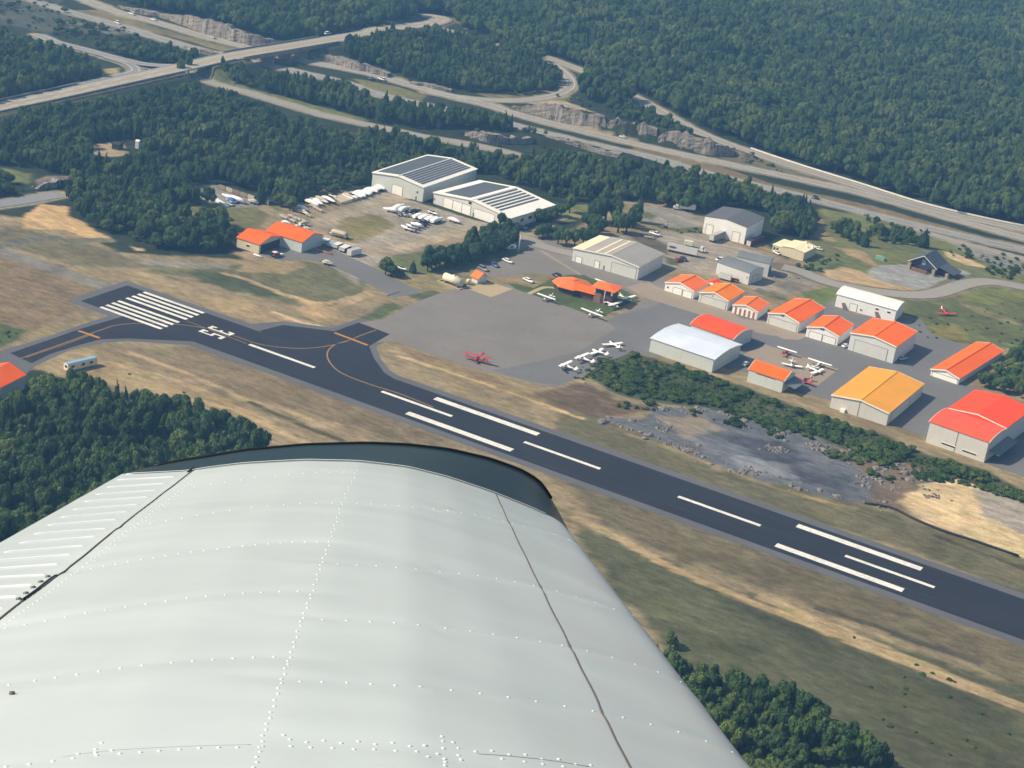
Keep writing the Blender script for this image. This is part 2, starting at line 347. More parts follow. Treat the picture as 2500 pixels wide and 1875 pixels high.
# ------------------------------------------------------------------ ground paint: (tile, poly or line, sRGB seen, softness, roughness of edge, kind)
TAN = (150, 136, 108); DRY = (136, 121, 99); OLV = (112, 112, 84); GRN = (96, 106, 76); LAWN = (100, 116, 76); DIRT = (186, 164, 128)
SAND = (206, 182, 146); GRAV = (160, 152, 140); GRAVL = (180, 168, 148); CRUSH = (140, 144, 150); ROCKG = (108, 112, 120); FLOOR = (50, 62, 48)
PAINT = [
 # whole airfield
 ('F', [(-200, 440), (60, 470), (150, 500), (250, 545), (520, 560), (545, 545), (560, 470), (700, 400), (830, 430), (1080, 500), (1180, 520), (1400, 420), (1530, 440), (1700, 560), (1780, 470), (1960, 560), (2300, 600), (2600, 700), (2600, 2300), (1500, 2300), (1150, 1100), (760, 985), (560, 960), (430, 860), (200, 800), (60, 800), (0, 860), (-300, 960)], TAN, 3, 2.5),
 ('a', [(1020, 1230), (1500, 1180), (1700, 1250), (1500, 1400), (1400, 1420), (1030, 1300)], (116, 116, 80), 3, 3),
 ('F', [(-200, 545), (0, 548), (150, 580), (250, 625), (200, 650), (60, 720), (-200, 800)], (136, 119, 95), 5, 5),
 ('F', [(0, 480), (150, 520), (300, 560), (350, 575), (180, 575), (0, 530)], (122, 116, 92), 4, 4),
 ('F', [(330, 585), (480, 575), (640, 560), (760, 580), (800, 610), (780, 655), (650, 665), (560, 640), (450, 610)], OLV, 4, 6),
 ('F', [(390, 585), (480, 590), (560, 610), (620, 640), (560, 640), (450, 612)], (84, 92, 68), 3, 4),
 ('F', [(440, 640), (520, 650), (600, 672), (640, 690), (600, 700), (520, 680), (450, 662)], (168, 146, 112), 2, 6),
 ('F', [(640, 640), (700, 655), (730, 680), (690, 700), (660, 680)], (176, 152, 118), 1.5, 5), ('F', [(300, 590), (360, 600), (420, 625), (380, 630), (310, 610)], (164, 148, 116), 2, 5), ('d', [(400, 1290), (700, 1270), (1000, 1260), (1100, 1330), (900, 1420), (600, 1400), (420, 1370)], (160, 142, 112), 1.5, 6),
 ('F', [(770, 690), (830, 655), (850, 655), (870, 665), (820, 690)], GRN, 2, 2),
 ('F', [(-100, 690), (0, 700), (60, 715), (40, 735), (0, 750), (-100, 770)], (92, 106, 66), 2, 3),
 ('F', [(230, 755), (430, 745), (560, 790), (700, 840), (850, 900), (1000, 960), (880, 960), (700, 905), (500, 850), (330, 800)], (133, 119, 95), 5, 6),
 ('F', [(60, 760), (200, 755), (260, 800), (380, 830), (500, 900), (600, 960), (500, 960), (300, 860), (100, 800)], (166, 148, 116), 4, 6),
 ('F', [(850, 740), (1000, 790), (1100, 830), (1180, 850), (1300, 880), (1280, 900), (1100, 850), (900, 780)], (148, 130, 98), 3, 4),
 ('F', [(1140, 850), (1270, 825), (1330, 860), (1430, 880), (1300, 905), (1250, 900)], (112, 98, 80), 3, 5),
 ('F', [(1200, 1020), (1400, 1080), (1700, 1170), (2000, 1290), (2300, 1400), (2300, 1500), (2100, 1440), (1800, 1330), (1500, 1220), (1300, 1130)], (114, 106, 84), 4, 6),
 ('F', [(1230, 1120), (1400, 1200), (1700, 1310), (2100, 1450), (2400, 1560), (2400, 2000), (1900, 1800), (1500, 1500), (1300, 1250)], (96, 98, 74), 4, 8),
 ('F', [(1500, 1240), (1700, 1330), (1900, 1420), (2212, 1545), (2212, 1600), (1950, 1480), (1700, 1380), (1560, 1310)], (84, 86, 66), 5, 8),
 ('F', [(1720, 1400), (1900, 1450), (2212, 1580), (2212, 1700), (2000, 1659), (1900, 1550), (1750, 1470)], (90, 92, 70), 6, 8),
 # lower verge of the runway, upper verge
 ('F', [(1300, 905), (1380, 935), (1480, 975), (1550, 1010), (1700, 1050), (1870, 1085), (1960, 1115), (2212, 1205), (2300, 1240), (2300, 1330), (2000, 1200), (1600, 1080), (1200, 930), (1210, 885)], (112, 108, 84), 3, 5),
 # parking, yards
 ('e', [(150, 490), (400, 480), (560, 540), (720, 590), (830, 640), (1200, 740), (1600, 840), (1760, 880), (1960, 1000), (1640, 1120)], GRAV, 2, 1),
 ('e', [(-700, 1010), (-560, 830), (-300, 720), (0, 620), (250, 480), (450, 500), (700, 590), (820, 620), (1200, 740), (1430, 800), (1350, 850), (1100, 930), (700, 1060), (430, 1110), (250, 1200), (150, 1250), (100, 1400), (-300, 1100)], GRAV, 2, 1.5),
 ('e', [(-300, 900), (0, 720), (340, 700), (420, 780), (400, 850), (200, 940), (0, 1000), (-150, 990)], (140, 130, 96), 3, 5),
 ('e', [(0, 760), (200, 700), (360, 720), (380, 800), (200, 880), (0, 940)], (128, 124, 84), 3, 5),
 ('e', [(720, 970), (1060, 950), (1300, 880), (1200, 960), (900, 1040), (700, 1100)], (150, 132, 104), 2, 3),
 ('d', [(330, 1200), (300, 1150), (500, 1170), (650, 1250), (500, 1290), (400, 1250)], (166, 146, 120), 2, 3),
 ('e', [(430, 1100), (720, 1060), (800, 1000), (1620, 1040), (1900, 1050), (1700, 1110), (1360, 1190), (1100, 1290), (900, 1290), (500, 1320), (300, 1240)], (108, 116, 78), 2, 2.5),
 ('e', [(400, 1360), (600, 1290), (900, 1270), (930, 1350), (1100, 1420), (850, 1500), (600, 1450)], (150, 138, 104), 2, 3),
 ('e', [(580, 1470), (850, 1440), (960, 1480), (740, 1550), (600, 1520)], GRN, 2, 2),
 ('F', [(890, 610), (960, 580), (1010, 590), (1100, 605), (1010, 605), (940, 620)], (136, 130, 98), 2, 2),
 ('g', [(380, 0), (500, 200), (480, 440), (700, 470), (850, 430), (1010, 400), (1350, 440), (1700, 560), (1960, 640), (2300, 800), (2300, 960), (1830, 960), (1760, 900), (1480, 820), (1000, 760), (480, 460), (470, 240), (600, 170), (760, 180)], GRAV, 2, 1.5),
 ('g', [(760, 190), (1000, 200), (1300, 270), (1370, 300), (1340, 370), (1250, 410), (1100, 400), (920, 370), (760, 300)], (150, 146, 140), 1.5, 1),
 ('g', [(780, 255), (870, 250), (930, 290), (880, 312), (810, 300)], (100, 108, 72), 1, 1),
 ('g', [(900, 360), (1100, 395), (1350, 380), (1350, 440), (1150, 440), (960, 400)], (106, 112, 74), 1.5, 1.5),
 ('g', [(700, 480), (850, 425), (950, 500), (1050, 560), (1030, 640), (900, 600)], (110, 104, 92), 2, 2),
 ('g', [(130, 180), (330, 190), (340, 290), (200, 330), (60, 350), (0, 320)], (122, 128, 78), 2, 2),
 ('g', [(900, 880), (1010, 850), (1060, 840), (1010, 960), (930, 930)], (118, 124, 84), 1.5, 1),
 ('g', [(1000, 650), (1150, 680), (1110, 730), (1030, 720)], (100, 110, 78), 1, 1),
 ('c', [(1000, 1250), (1300, 1300), (1600, 1380), (2212, 1560), (2300, 1800), (1500, 1900), (900, 1600), (950, 1400)], (112, 118, 78), 3, 4),
 ('h', [(290, 110), (440, 120), (440, 260), (520, 330), (300, 300)], (150, 136, 108), 2, 4),
 ('h', [(360, 560), (620, 560), (840, 640), (1330, 760), (1350, 790), (1100, 800), (800, 760), (420, 670)], (182, 160, 126), 2, 3.5),
 ('h', [(480, 370), (780, 430), (900, 540), (860, 560), (600, 420)], (162, 142, 112), 2, 3.5),
 ('h', [(1480, 420), (1560, 425), (1760, 500), (1860, 560), (1700, 540), (1530, 470)], SAND, 1.5, 2.5),
 ('h', [(810, 590), (900, 545), (1130, 540), (1250, 540), (1600, 570), (1730, 620), (1560, 660), (1440, 690), (1400, 720), (1460, 780), (1350, 790), (1180, 740), (960, 700), (830, 640)], (158, 159, 160), 1.2, 1),
 ('h', [(1150, 860), (1500, 830), (1850, 720), (2212, 760), (2300, 1290), (2000, 1280), (1700, 1250), (1450, 1240), (1290, 1190), (1300, 1100), (1180, 1010)], (101, 108, 72), 3, 3),
 ('h', [(1700, 760), (2212, 760), (2212, 860), (1900, 900), (1650, 850)], (116, 122, 74), 4, 5),
 ('h', [(1330, 1080), (1600, 1070), (1720, 1160), (1700, 1230), (1400, 1200)], (128, 122, 74), 3, 4),
 ('h', [(1640, 880), (1850, 940), (2212, 1060), (2212, 1100), (1900, 1010), (1650, 910)], (134, 128, 98), 3, 3),
 ('h', [(1560, 350), (1800, 400), (2212, 520), (2212, 620), (1900, 520), (1600, 400)], (128, 132, 130), 1.5, 4),
 ('h', [(200, 560), (400, 560), (640, 480), (560, 560), (330, 620)], (92, 106, 74), 2, 3),
 ('h', [(200, 780), (440, 740), (560, 740), (520, 880), (400, 900), (250, 850)], (108, 122, 72), 1.5, 2),
 ('g', [(1830, 960), (1860, 940), (2080, 1000), (2130, 1050), (2050, 1040), (1900, 1000)], (112, 112, 84), 1, 1.5),
 ('h', [(-60, 640), (200, 640), (360, 680), (300, 760), (0, 820)], (140, 134, 122), 1.5, 2),
 # rocky field and sand by the scrub
 ('F', [(1255, 800), (1290, 775), (1370, 762), (1500, 800), (1590, 830), (1700, 870), (1800, 905), (1910, 940), (2000, 980), (2140, 1020), (2212, 1060), (2300, 1090), (2300, 1130), (2212, 1090), (2080, 1050), (1970, 1040), (1830, 975), (1750, 940), (1600, 905), (1560, 890), (1400, 870), (1330, 850), (1280, 820)], (78, 88, 60), 2.5, 3),
 ('F', [(1300, 905), (1380, 905), (1430, 878), (1520, 880), (1600, 905), (1700, 930), (1800, 960), (1880, 1010), (1905, 1050), (1880, 1085), (1800, 1075), (1700, 1050), (1550, 1010), (1480, 975), (1380, 935)], ROCKG, 2, 3),
 ('F', [(1420, 900), (1520, 895), (1560, 930), (1480, 945)], (150, 140, 128), 3, 6),
 ('F', [(1560, 940), (1700, 960), (1760, 1000), (1650, 1000)], (84, 88, 98), 3, 6), ('F', [(1700, 1010), (1830, 1030), (1850, 1060), (1740, 1040)], (90, 94, 104), 3, 6), ('F', [(1600, 985), (1700, 1005), (1720, 1030), (1600, 1010)], (134, 138, 146), 2, 6),
 ('F', [(1830, 1000), (1900, 985), (2010, 1020), (2050, 1060), (1980, 1110), (1880, 1090), (1890, 1040)], (124, 110, 96), 2, 4),
 ('F', [(1935, 1085), (1990, 1045), (2040, 1030), (2212, 1075), (2400, 1140), (2400, 1270), (2212, 1205), (2080, 1160), (1990, 1125)], (214, 190, 150), 2, 4),
 ('F', [(2110, 1060), (2212, 1080), (2330, 1130), (2330, 1190), (2200, 1150), (2120, 1110)], (166, 158, 148), 3, 5),
 ('a', [(110, 1310), (250, 1225), (400, 1240), (420, 1290), (560, 1360), (670, 1430), (600, 1440), (400, 1385), (150, 1370)], (206, 174, 128), 1.5, 3),
 ('a', [(770, 1475), (860, 1490), (870, 1505), (820, 1505)], (206, 186, 150), 1, 1),
 ('a', [(0, 1010), (100, 1020), (200, 1060), (180, 1130), (60, 1100), (0, 1060)], (108, 116, 72), 3, 3),
 ('a', [(200, 1110), (320, 1070), (430, 1075), (340, 1110), (220, 1170)], (134, 124, 116), 2, 3),
 ('a', [(530, 870), (740, 845), (770, 930), (640, 945), (540, 920)], (168, 152, 124), 2, 2),
 ('a', [(480, 930), (640, 960), (860, 960), (850, 1010), (560, 1000)], (70, 84, 56), 3, 3),
 ('a', [(1130, 1120), (1280, 1100), (1560, 1190), (1600, 1240), (1350, 1250), (1180, 1180)], (140, 138, 134), 1.5, 1),
 ('a', [(-100, -60), (300, -40), (450, 120), (640, 170), (500, 210), (300, 200), (0, 150), (-200, 100)], (84, 90, 84), 6, 8),
 ('a', [(400, 130), (640, 150), (900, 190), (700, 210), (450, 170)], (108, 112, 106), 3, 5),
 ('a', [(400, 60), (640, 60), (900, 150), (1280, 260), (1500, 310), (1400, 330), (1150, 250), (760, 160)], (124, 119, 88), 2, 2),
 ('a', [(620, 415), (720, 405), (720, 450), (640, 440)], (170, 155, 112), 2, 2),
 ('b', [(150, 470), (420, 520), (600, 575), (560, 600), (280, 550)], (120, 120, 82), 2, 2),
 ('b', [(1830, 880), (2212, 955), ('c', 700, 1100), ('c', 1300, 1235), ('c', 1900, 1400), ('c', 2300, 1490), ('c', 2300, 1530), ('c', 1500, 1330), ('c', 900, 1180), ('c', 200, 1010), ('b', 1800, 920)], (124, 113, 88), 2, 2),
 ('c', [(360, 900), (500, 880), (700, 970), (1000, 1060), (1400, 1170), (1700, 1260), (1500, 1230), (1000, 1100), (600, 1010), (400, 960)], (112, 108, 90), 2, 3),
 ('c', [(1700, 1290), (2212, 1400), (2300, 1440), (1900, 1370)], (120, 112, 90), 2, 2),
 ('b', [(900, 560), (1400, 540), (1480, 600), (1300, 620), (1000, 600)], (120, 118, 84), 2, 3),
 ('b', [(1150, 610), (1400, 600), (1650, 690), (1500, 680), (1300, 640)], (176, 164, 138), 1.5, 3),
 ('b', [(300, 130), (540, 110), (560, 140), (330, 180)], (112, 112, 76), 2, 2),
 ('a', [(1150, 430), (1280, 420), (1500, 530), (1900, 630), (2212, 720), (2212, 740), (1500, 560)], (110, 118, 76), 2, 2),
 ('b', [(780, 20), (960, -20), (980, 60), (960, 130), (830, 180), (740, 100)], (128, 110, 88), 2, 3),
]
LINES = [
 ('j', [(1340, 165), (1480, 205), (1700, 290), (1840, 330), (1960, 350)], DIRT, 1.5), ('j', [(1650, 402), (1800, 455), (1940, 490)], SAND, 1.8),
 ('j', [(2212, 280), (2050, 330), (1960, 350)], (170, 150, 120), 2.0), ('j', [(1960, 400), (2100, 340), (2212, 300)], (170, 150, 118), 2.5),
 ('j', [(700, 625), (850, 665), (1230, 815), (1500, 925), (1750, 1000), (2000, 1100), (2230, 1190)], (172, 152, 120), 1.3),
 ('j', [(560, 665), (800, 745), (1100, 830), (1400, 960), (1600, 1060), (1800, 1180)], (176, 154, 118), 2.2),
 ('j', [(1190, 930), (1400, 990), (1600, 1080), (1850, 1190)], (186, 164, 126), 1.6), ('j', [(1500, 940), (1700, 1030), (1850, 1090), (2050, 1170)], (92, 88, 66), 1.4),
 ('F', [(860, 768), (960, 800), (1100, 848), (1180, 875), (1260, 905)], (202, 176, 130), .9), ('F', [(1340, 930), (1500, 990), (1700, 1060), (1850, 1100)], (150, 134, 104), 1.0),
 ('F', [(1240, 1120), (1330, 1160), (1450, 1225), (1600, 1290), (1750, 1350), (1900, 1410), (2212, 1535)], (178, 156, 120), 2.2),
 ('F', [(1650, 1290), (1800, 1355), (2000, 1440), (2212, 1530)], (176, 156, 122), 3.2),
 ('m', [(1250, 250), (1700, 420), (2300, 650)], (84, 80, 66), 1.0),
 ('F', [(1870, 1230), (2000, 1290), (2212, 1375)], (96, 92, 76), 1.2), ('m', [(0, 1040), (500, 1200), (1000, 1380), (1700, 1620)], (88, 84, 72), 2.0),
 ('a', [(800, 175), (960, 225), (1150, 285), (1320, 315)], (176, 168, 150), 3.0),
 ('a', [(0, 1310), (120, 1320), (250, 1360)], (170, 150, 118), 2.5), ('a', [(250, 1430), (400, 1445), (650, 1440)], (120, 118, 104), 4),
 ('d', [(640, 690), (800, 800), (900, 900)], (156, 142, 120), 4), ('d', [(1150, 890), (1500, 760), (1900, 640), (2212, 560)], (168, 155, 136), 5),
 ('e', [(0, 990), (300, 1050), (700, 990), (1000, 890), (1300, 850)], (178, 164, 140), 4.5), ('d', [(1200, 950), (1400, 1070), (1700, 1130), (1900, 1180)], (172, 158, 136), 4.5),
 ('e', [(1600, 870), (1700, 930), (1850, 880), (1950, 800)], (176, 152, 120), 4), ('b', [(1350, 1340), (1450, 1300), (1600, 1280)], (150, 138, 116), 2.5),
 ('j', [(-60, 20), (200, 100), (450, 185), (600, 235), (700, 270)], (134, 131, 124), 6), ('j', [(900, 105), (1100, 110), (1330, 122)], (140, 138, 130), 4),
 ('F', [(1870, 690), (1905, 712), (1975, 742)], (150, 140, 118), 3),
 ('a', [(0, 1480), (200, 1440), (330, 1425)], (116, 116, 108), 4),
]
ROADS_EDGE = (156, 148, 128)

def axis(a0, a1, step, far0, far1):
    mid = list(np.arange(a0, a1, step)); lo = []; hi = []
    s = step; v = a0
    while v > far0: s = min(s*1.12, 900); v -= s; lo.append(v)
    s = step; v = mid[-1]
    while v < far1: s = min(s*1.12, 900); v += s; hi.append(v)
    return np.array(lo[::-1]+mid+hi)
def make_ground():
    xs = axis(-640, 345, 1.4, -9000, 9000)
    ys = np.concatenate([axis(-235, 420, 1.3, -6000, 421)[:-1], np.arange(421, 900, 2.2)])
    v = ys[-1]; s = 2.2; ext = []
    while v < 11000: s = min(s*1.12, 900); v += s; ext.append(v)
    ys = np.concatenate([ys, ext])
    X, Y = np.meshgrid(xs, ys); nx, ny = len(xs), len(ys); x = X.ravel(); y = Y.ravel()
    z = ground_z(x, y)
    wx = x+vnoise(x, y, 9, 21, 3)*1.0; wy = y+vnoise(x, y, 9, 31, 3)*1.0
    C = np.tile(np.array(alb(*FLOOR)[:3]), (len(x), 1))
    en = vnoise(x, y, 14, 41, 4); en2 = vnoise(x, y, 5, 44, 3)
    def blend(d, c, soft, amp, mk):
        a = np.clip((d+(en[mk]*.6+en2[mk]*.4)*amp)/max(soft, .3)+.5, 0, 1); a = (a*a*(3-2*a))[:, None]
        C[mk] = C[mk]*(1-a)+np.array(alb(*c)[:3])*a
    for t, pl, c, soft, amp in PAINT:
        P = GP(t, pl); A = np.array(P); m = soft+amp+2
        mk = np.nonzero((x > A[:, 0].min()-m) & (x < A[:, 0].max()+m) & (y > A[:, 1].min()-m) & (y < A[:, 1].max()+m))[0]
        if len(mk): blend(sdpoly(wx[mk], wy[mk], P), c, soft, amp, mk)
    for t, pl, c, w in LINES:
        P = smooth_line(GP(t, pl), 5); A = P; m = w+6
        mk = np.nonzero((x > A[:, 0].min()-m) & (x < A[:, 0].max()+m) & (y > A[:, 1].min()-m) & (y < A[:, 1].max()+m))[0]
        if len(mk): blend((w*1.3+.8)/2-dline(wx[mk], wy[mk], P), c, .45, .6, mk)
    for k, (P, w, tone) in RW.items():
        m = w+8; mk = np.nonzero((x > P[:, 0].min()-m) & (x < P[:, 0].max()+m) & (y > P[:, 1].min()-m) & (y < P[:, 1].max()+m))[0]
        if len(mk): blend(w/2+2.2-dline(x[mk], y[mk], P), ROADS_EDGE if k != 'A1' else (128, 120, 100), 2.0, 1.5, mk)
    P = OVL[:, :2]; mk = np.nonzero((x > P[:, 0].min()-30) & (x < P[:, 0].max()+30) & (y > P[:, 1].min()-30) & (y < P[:, 1].max()+30))[0]
    blend(11-dline(x[mk], y[mk], P), (112, 110, 88), 3, 2, mk)
    zn = np.where(z < .02, vnoise(x, y, 3, 77, 2)*.0, 0)
    me = bpy.data.meshes.new('ground')
    co = np.stack([x, y, z+zn], -1).astype(np.float32)
    i = np.arange(nx*ny).reshape(ny, nx); q = np.stack([i[:-1, :-1], i[:-1, 1:], i[1:, 1:], i[1:, :-1]], -1).reshape(-1, 4)
    me.vertices.add(len(co)); me.vertices.foreach_set('co', co.ravel())
    me.loops.add(len(q)*4); me.loops.foreach_set('vertex_index', q.ravel().astype(np.int32))
    me.polygons.add(len(q)); me.polygons.foreach_set('loop_start', np.arange(0, len(q)*4, 4, dtype=np.int32)); me.polygons.foreach_set('loop_total', np.full(len(q), 4, np.int32))
    me.polygons.foreach_set('use_smooth', np.ones(len(q), bool))
    me.update(calc_edges=True)
    at = me.color_attributes.new('soil', 'FLOAT_COLOR', 'POINT')
    C = C*1.27; at.data.foreach_set('color', np.concatenate([C, np.ones((len(C), 1))], 1).astype(np.float32).ravel())
    m, nt, b = newmat('soil_and_grass')
    a = nt.nodes.new('ShaderNodeVertexColor'); a.layer_name = 'soil'
    v1 = geopos(nt, rot=(0, 0, .2), scale=(.5, 1.0, 1)); v2 = geopos(nt)
    n1 = noise_(nt, v1, .35, 6, .7); n2 = noise_(nt, v1, .06, 5, .6, .8); n3 = noise_(nt, geopos(nt, scale=(.25, 1.0, 1), rot=(0, 0, -.06)), .5, 4, .7)
    def mulr(c, fac, lo, hi, a0=.3, a1=.7):
        r = ramp(nt, fac, a0, a1, (lo, lo, lo, 1), (hi, hi, hi, 1)); return mixc(nt, 1.0, c, r, 'MULTIPLY')
    c = mulr(a.outputs[0], n1, .66, 1.30); c = mulr(c, n2, .72, 1.24); c = mulr(c, n3, .76, 1.20); c = mulr(c, noise_(nt, geopos(nt, scale=(.6, 1.3, 1), rot=(0, 0, .1)), 1.6, 4, .8), .78, 1.2)
    gfac = ramp(nt, noise_(nt, v2, .09, 5, .65), .5, .72)
    g = mixc(nt, 1.0, c, (.86, .98, .82, 1), 'MULTIPLY'); c = mixc(nt, gfac, c, g); yl = mixc(nt, 1.0, c, (1.09, 1.05, .92, 1), 'MULTIPLY'); yl = mixc(nt, 1.0, c, (1.0, 1.0, 1.0, 1), 'MULTIPLY') if False else yl; c = mixc(nt, ramp(nt, noise_(nt, geopos(nt, scale=(.3, 1.0, 1), rot=(0, 0, .15)), .12, 6, .7), .50, .66), c, yl)
    c = mixc(nt, ramp(nt, noise_(nt, geopos(nt, scale=(.5, 1, 1)), .22, 5, .75), .63, .74), c, mixc(nt, 1.0, c, (.72, .76, .70, 1), 'MULTIPLY'))
    nt.links.new(c, b.inputs['Base Color']); b.inputs['Roughness'].default_value = .95; b.inputs['Specular IOR Level'].default_value = .1
    bump(nt, b, noise_(nt, v2, .8, 5, .7), .5, .5)
    me.materials.append(m)
    o = bpy.data.objects.new('ground', me); col.objects.link(o); tag(o, 'dry grass and bare soil of the airfield and its woods', kind='structure')
    return o
ground = make_ground()

# ------------------------------------------------------------------ pavement
def asphalt(name, rgb, var=.12, patch=None, crack=True, rubber=False):
    m, nt, b = newmat(name); v = geopos(nt); c = alb(*rgb)
    n1 = noise_(nt, v, .9, 5, .75); n2 = noise_(nt, v, .035, 4, .6, .5); n3 = noise_(nt, geopos(nt, scale=(.12, 1.4, 1), rot=(0, 0, .02)), .35, 4, .6)
    o = mixc(nt, ramp(nt, n1, .3, .7), tuple(q*(1-var) for q in c[:3])+(1,), tuple(q*(1+var) for q in c[:3])+(1,))
    o = mixc(nt, ramp(nt, n2, .4, .62), o, patch or tuple(q*(1-var*1.3) for q in c[:3])+(1,))
    o = mixc(nt, ramp(nt, n3, .52, .8), o, tuple(q*(1-var*1.5) for q in c[:3])+(1,))
    if rubber:
        rb = noise_(nt, geopos(nt, scale=(.022, 1.1, 1)), 1.0, 4, .7); o = mixc(nt, ramp(nt, rb, .45, .75, (0, 0, 0, 1), (.8, .8, .8, 1)), o, tuple(q*.62 for q in c[:3])+(1,))
        lt = noise_(nt, geopos(nt, scale=(.015, .35, 1)), 1.0, 3, .6); o = mixc(nt, ramp(nt, lt, .52, .8, (0, 0, 0, 1), (.8, .8, .8, 1)), o, tuple(q*1.4 for q in c[:3])+(1,))
        vo = nd(nt, 'ShaderNodeTexWave', Scale=.08, Distortion=1.5, bands_direction='Y'); nt.links.new(v, vo.inputs['Vector']); o = mixc(nt, ramp(nt, vo.outputs['Fac'], .96, 1.0, (0, 0, 0, 1), (.5, .5, .5, 1)), o, tuple(q*.6 for q in c[:3])+(1,))
    if crack:
        vo = nd(nt, 'ShaderNodeTexVoronoi', Scale=.10, feature='DISTANCE_TO_EDGE'); 
        wv = nt.nodes.new('ShaderNodeVectorMath'); wv.operation = 'ADD'; nz = nd(nt, 'ShaderNodeTexNoise', Scale=.25, Detail=3.0); nt.links.new(v, nz.inputs['Vector'])
        sc = nt.nodes.new('ShaderNodeVectorMath'); sc.operation = 'SCALE'; sc.inputs['Scale'].default_value = 6; nt.links.new(nz.outputs[1], sc.inputs[0])
        nt.links.new(v, wv.inputs[0]); nt.links.new(sc.outputs[0], wv.inputs[1]); nt.links.new(wv.outputs[0], vo.inputs['Vector'])
        o = mixc(nt, ramp(nt, vo.outputs['Distance'], .004, .014, (.55, .55, .55, 1), (0, 0, 0, 1)), o, tuple(q*.70 for q in c[:3])+(1,))
    nt.links.new(o, b.inputs['Base Color']); b.inputs['Roughness'].default_value = .85; b.inputs['Specular IOR Level'].default_value = .25
    bump(nt, b, n1, .25, .05); return m
M_RUN = asphalt('runway_asphalt', (54, 57, 66), .13, crack=False, rubber=True)
M_SHO = asphalt('old_shoulder', (118, 120, 124), .10, crack=False)
M_APR = asphalt('apron_asphalt', (151, 147, 142), .085)
M_LANE = asphalt('taxilane_asphalt', (134, 135, 136), .075)
M_ROAD = asphalt('road_asphalt', (176, 173, 166), .07, crack=False)
M_ROAD2 = asphalt('highway_asphalt', (160, 162, 164), .06, crack=False)
M_CON = asphalt('worn_concrete', (178, 166, 148), .06)
M_PAD = asphalt('pale_concrete', (205, 188, 152), .05, crack=False)
M_LINE = paint('road_paint_white', (242, 242, 232), .7, .22, .8, k=.86)
M_YEL = paint('taxi_paint_yellow', (176, 142, 88), .7, .2, .4)
M_YELB = paint('hold_paint_orange', (214, 152, 70), .7, .2, .4)

def sheet(name, polys, z, m, kind='structure', label=None, thick=0.0):
    b = bmesh.new()
    for P in polys:
        vs = [b.verts.new((p[0], p[1], z)) for p in P]
        f = b.faces.new(vs)
        if f.normal.z < 0: pass
    b.normal_update()
    for f in b.faces:
        if f.normal.z < 0: f.normal_flip()
    bmesh.ops.triangulate(b, faces=b.faces)
    me = bpy.data.meshes.new(name); b.to_mesh(me); b.free(); me.materials.append(m)
    o = bpy.data.objects.new(name, me); col.objects.link(o); o['kind'] = kind
    if label: o['label'] = label
    return o
def ribbon_pts(P, w):
    P = np.array(P); T = np.gradient(P[:, :2], axis=0); T /= np.maximum(np.linalg.norm(T, axis=1), 1e-9)[:, None]
    N = np.stack([-T[:, 1], T[:, 0]], -1); W = (np.array(w)/2 if np.ndim(w) else np.full(len(P), w/2))[:, None]
    return P[:, :2]+N*W, P[:, :2]-N*W
def ribbon(name, P, w, z, m, off=0.0, dash=None, kind='structure', label=None):
    P = np.array(P); zz = P[:, 2]+z if P.shape[1] > 2 else np.full(len(P), z)
    if off:
        a, b_ = ribbon_pts(P, 2*off); P = np.concatenate([a, P[:, 2:]], 1) if P.shape[1] > 2 else a
    A, B = ribbon_pts(P, w); mb = MB(); s = 0
    for k in range(len(P)-1):
        L = np.linalg.norm(P[k+1][:2]-P[k][:2]); s += L
        if dash and (s % dash[0]) > dash[1]: continue
        mb.add([(A[k][0], A[k][1], zz[k]), (B[k][0], B[k][1], zz[k]), (B[k+1][0], B[k+1][1], zz[k+1]), (A[k+1][0], A[k+1][1], zz[k+1])], [(0, 1, 2, 3)])
    o = mb.build(name, m, fixn=False)
    o.data.flip_normals() if o.data.polygons and o.data.polygons[0].normal.z < 0 else None
    if kind: o['kind'] = kind
    if label: o['label'] = label
    return o
HW = 13.55
jx = lambda *p: GP('j', list(p))
sheet('runway_shoulder', [[(-186.5, -HW-4), (900, -HW-4), (900, HW+4), (-186.5, HW+4)]], .03, M_SHO, label='pale weathered strip of old asphalt along both runway edges')
sheet('runway', [[(-182.5, -HW), (900, -HW), (900, HW), (-182.5, HW)]], .07, M_RUN, label='dark asphalt runway')
# taxiways
tw1 = GP('j', [(735, 425), (480, 500), (250, 580), (60, 645), (190, 705), (300, 650), (460, 600), (600, 562), (760, 556), (1180, 575), (1300, 520)])
tw1s = GP('j', [(700, 405), (470, 480), (200, 575), (-20, 635), (-120, 640), (-200, 700), (0, 790), (120, 800), (215, 720), (300, 680), (420, 625), (620, 582), (760, 572), (1180, 600), (1400, 560)])
tw2 = GP('F', [(560, 715), (612, 702), (722, 716), (775, 697), (805, 708), (842, 722), (797, 748), (808, 775), (830, 805), (870, 830), (940, 856), (760, 790), (600, 735)])
tw2s = GP('F', [(540, 700), (612, 694), (718, 708), (775, 688), (870, 700), (880, 716), (812, 748), (822, 775), (842, 800), (880, 824), (975, 860), (760, 795), (600, 740)])
sheet('taxiway_shoulder', [tw1s, tw2s], .025, M_SHO, label='pale weathered asphalt round the taxiways')
sheet('taxiway', [tw1, tw2], .062, M_RUN, label='dark asphalt taxiways joining the runway')
apr = GP('F', [(722, 716), (775, 697), (830, 690), (900, 652), (960, 630), (1000, 620), (1110, 615), (1160, 640), (1310, 690), (1370, 665), (1395, 640), (1240, 600), (1150, 590), (1060, 600), (1030, 580), (1100, 560), (1150, 535), (1180, 515), (1240, 535), (1330, 560), (1450, 600), (1500, 640), (1480, 680), (1400, 755), (1360, 762), (1310, 783), (1255, 815), (1205, 835), (1170, 835), (1120, 818), (1040, 800), (950, 772), (850, 738), (815, 740)])
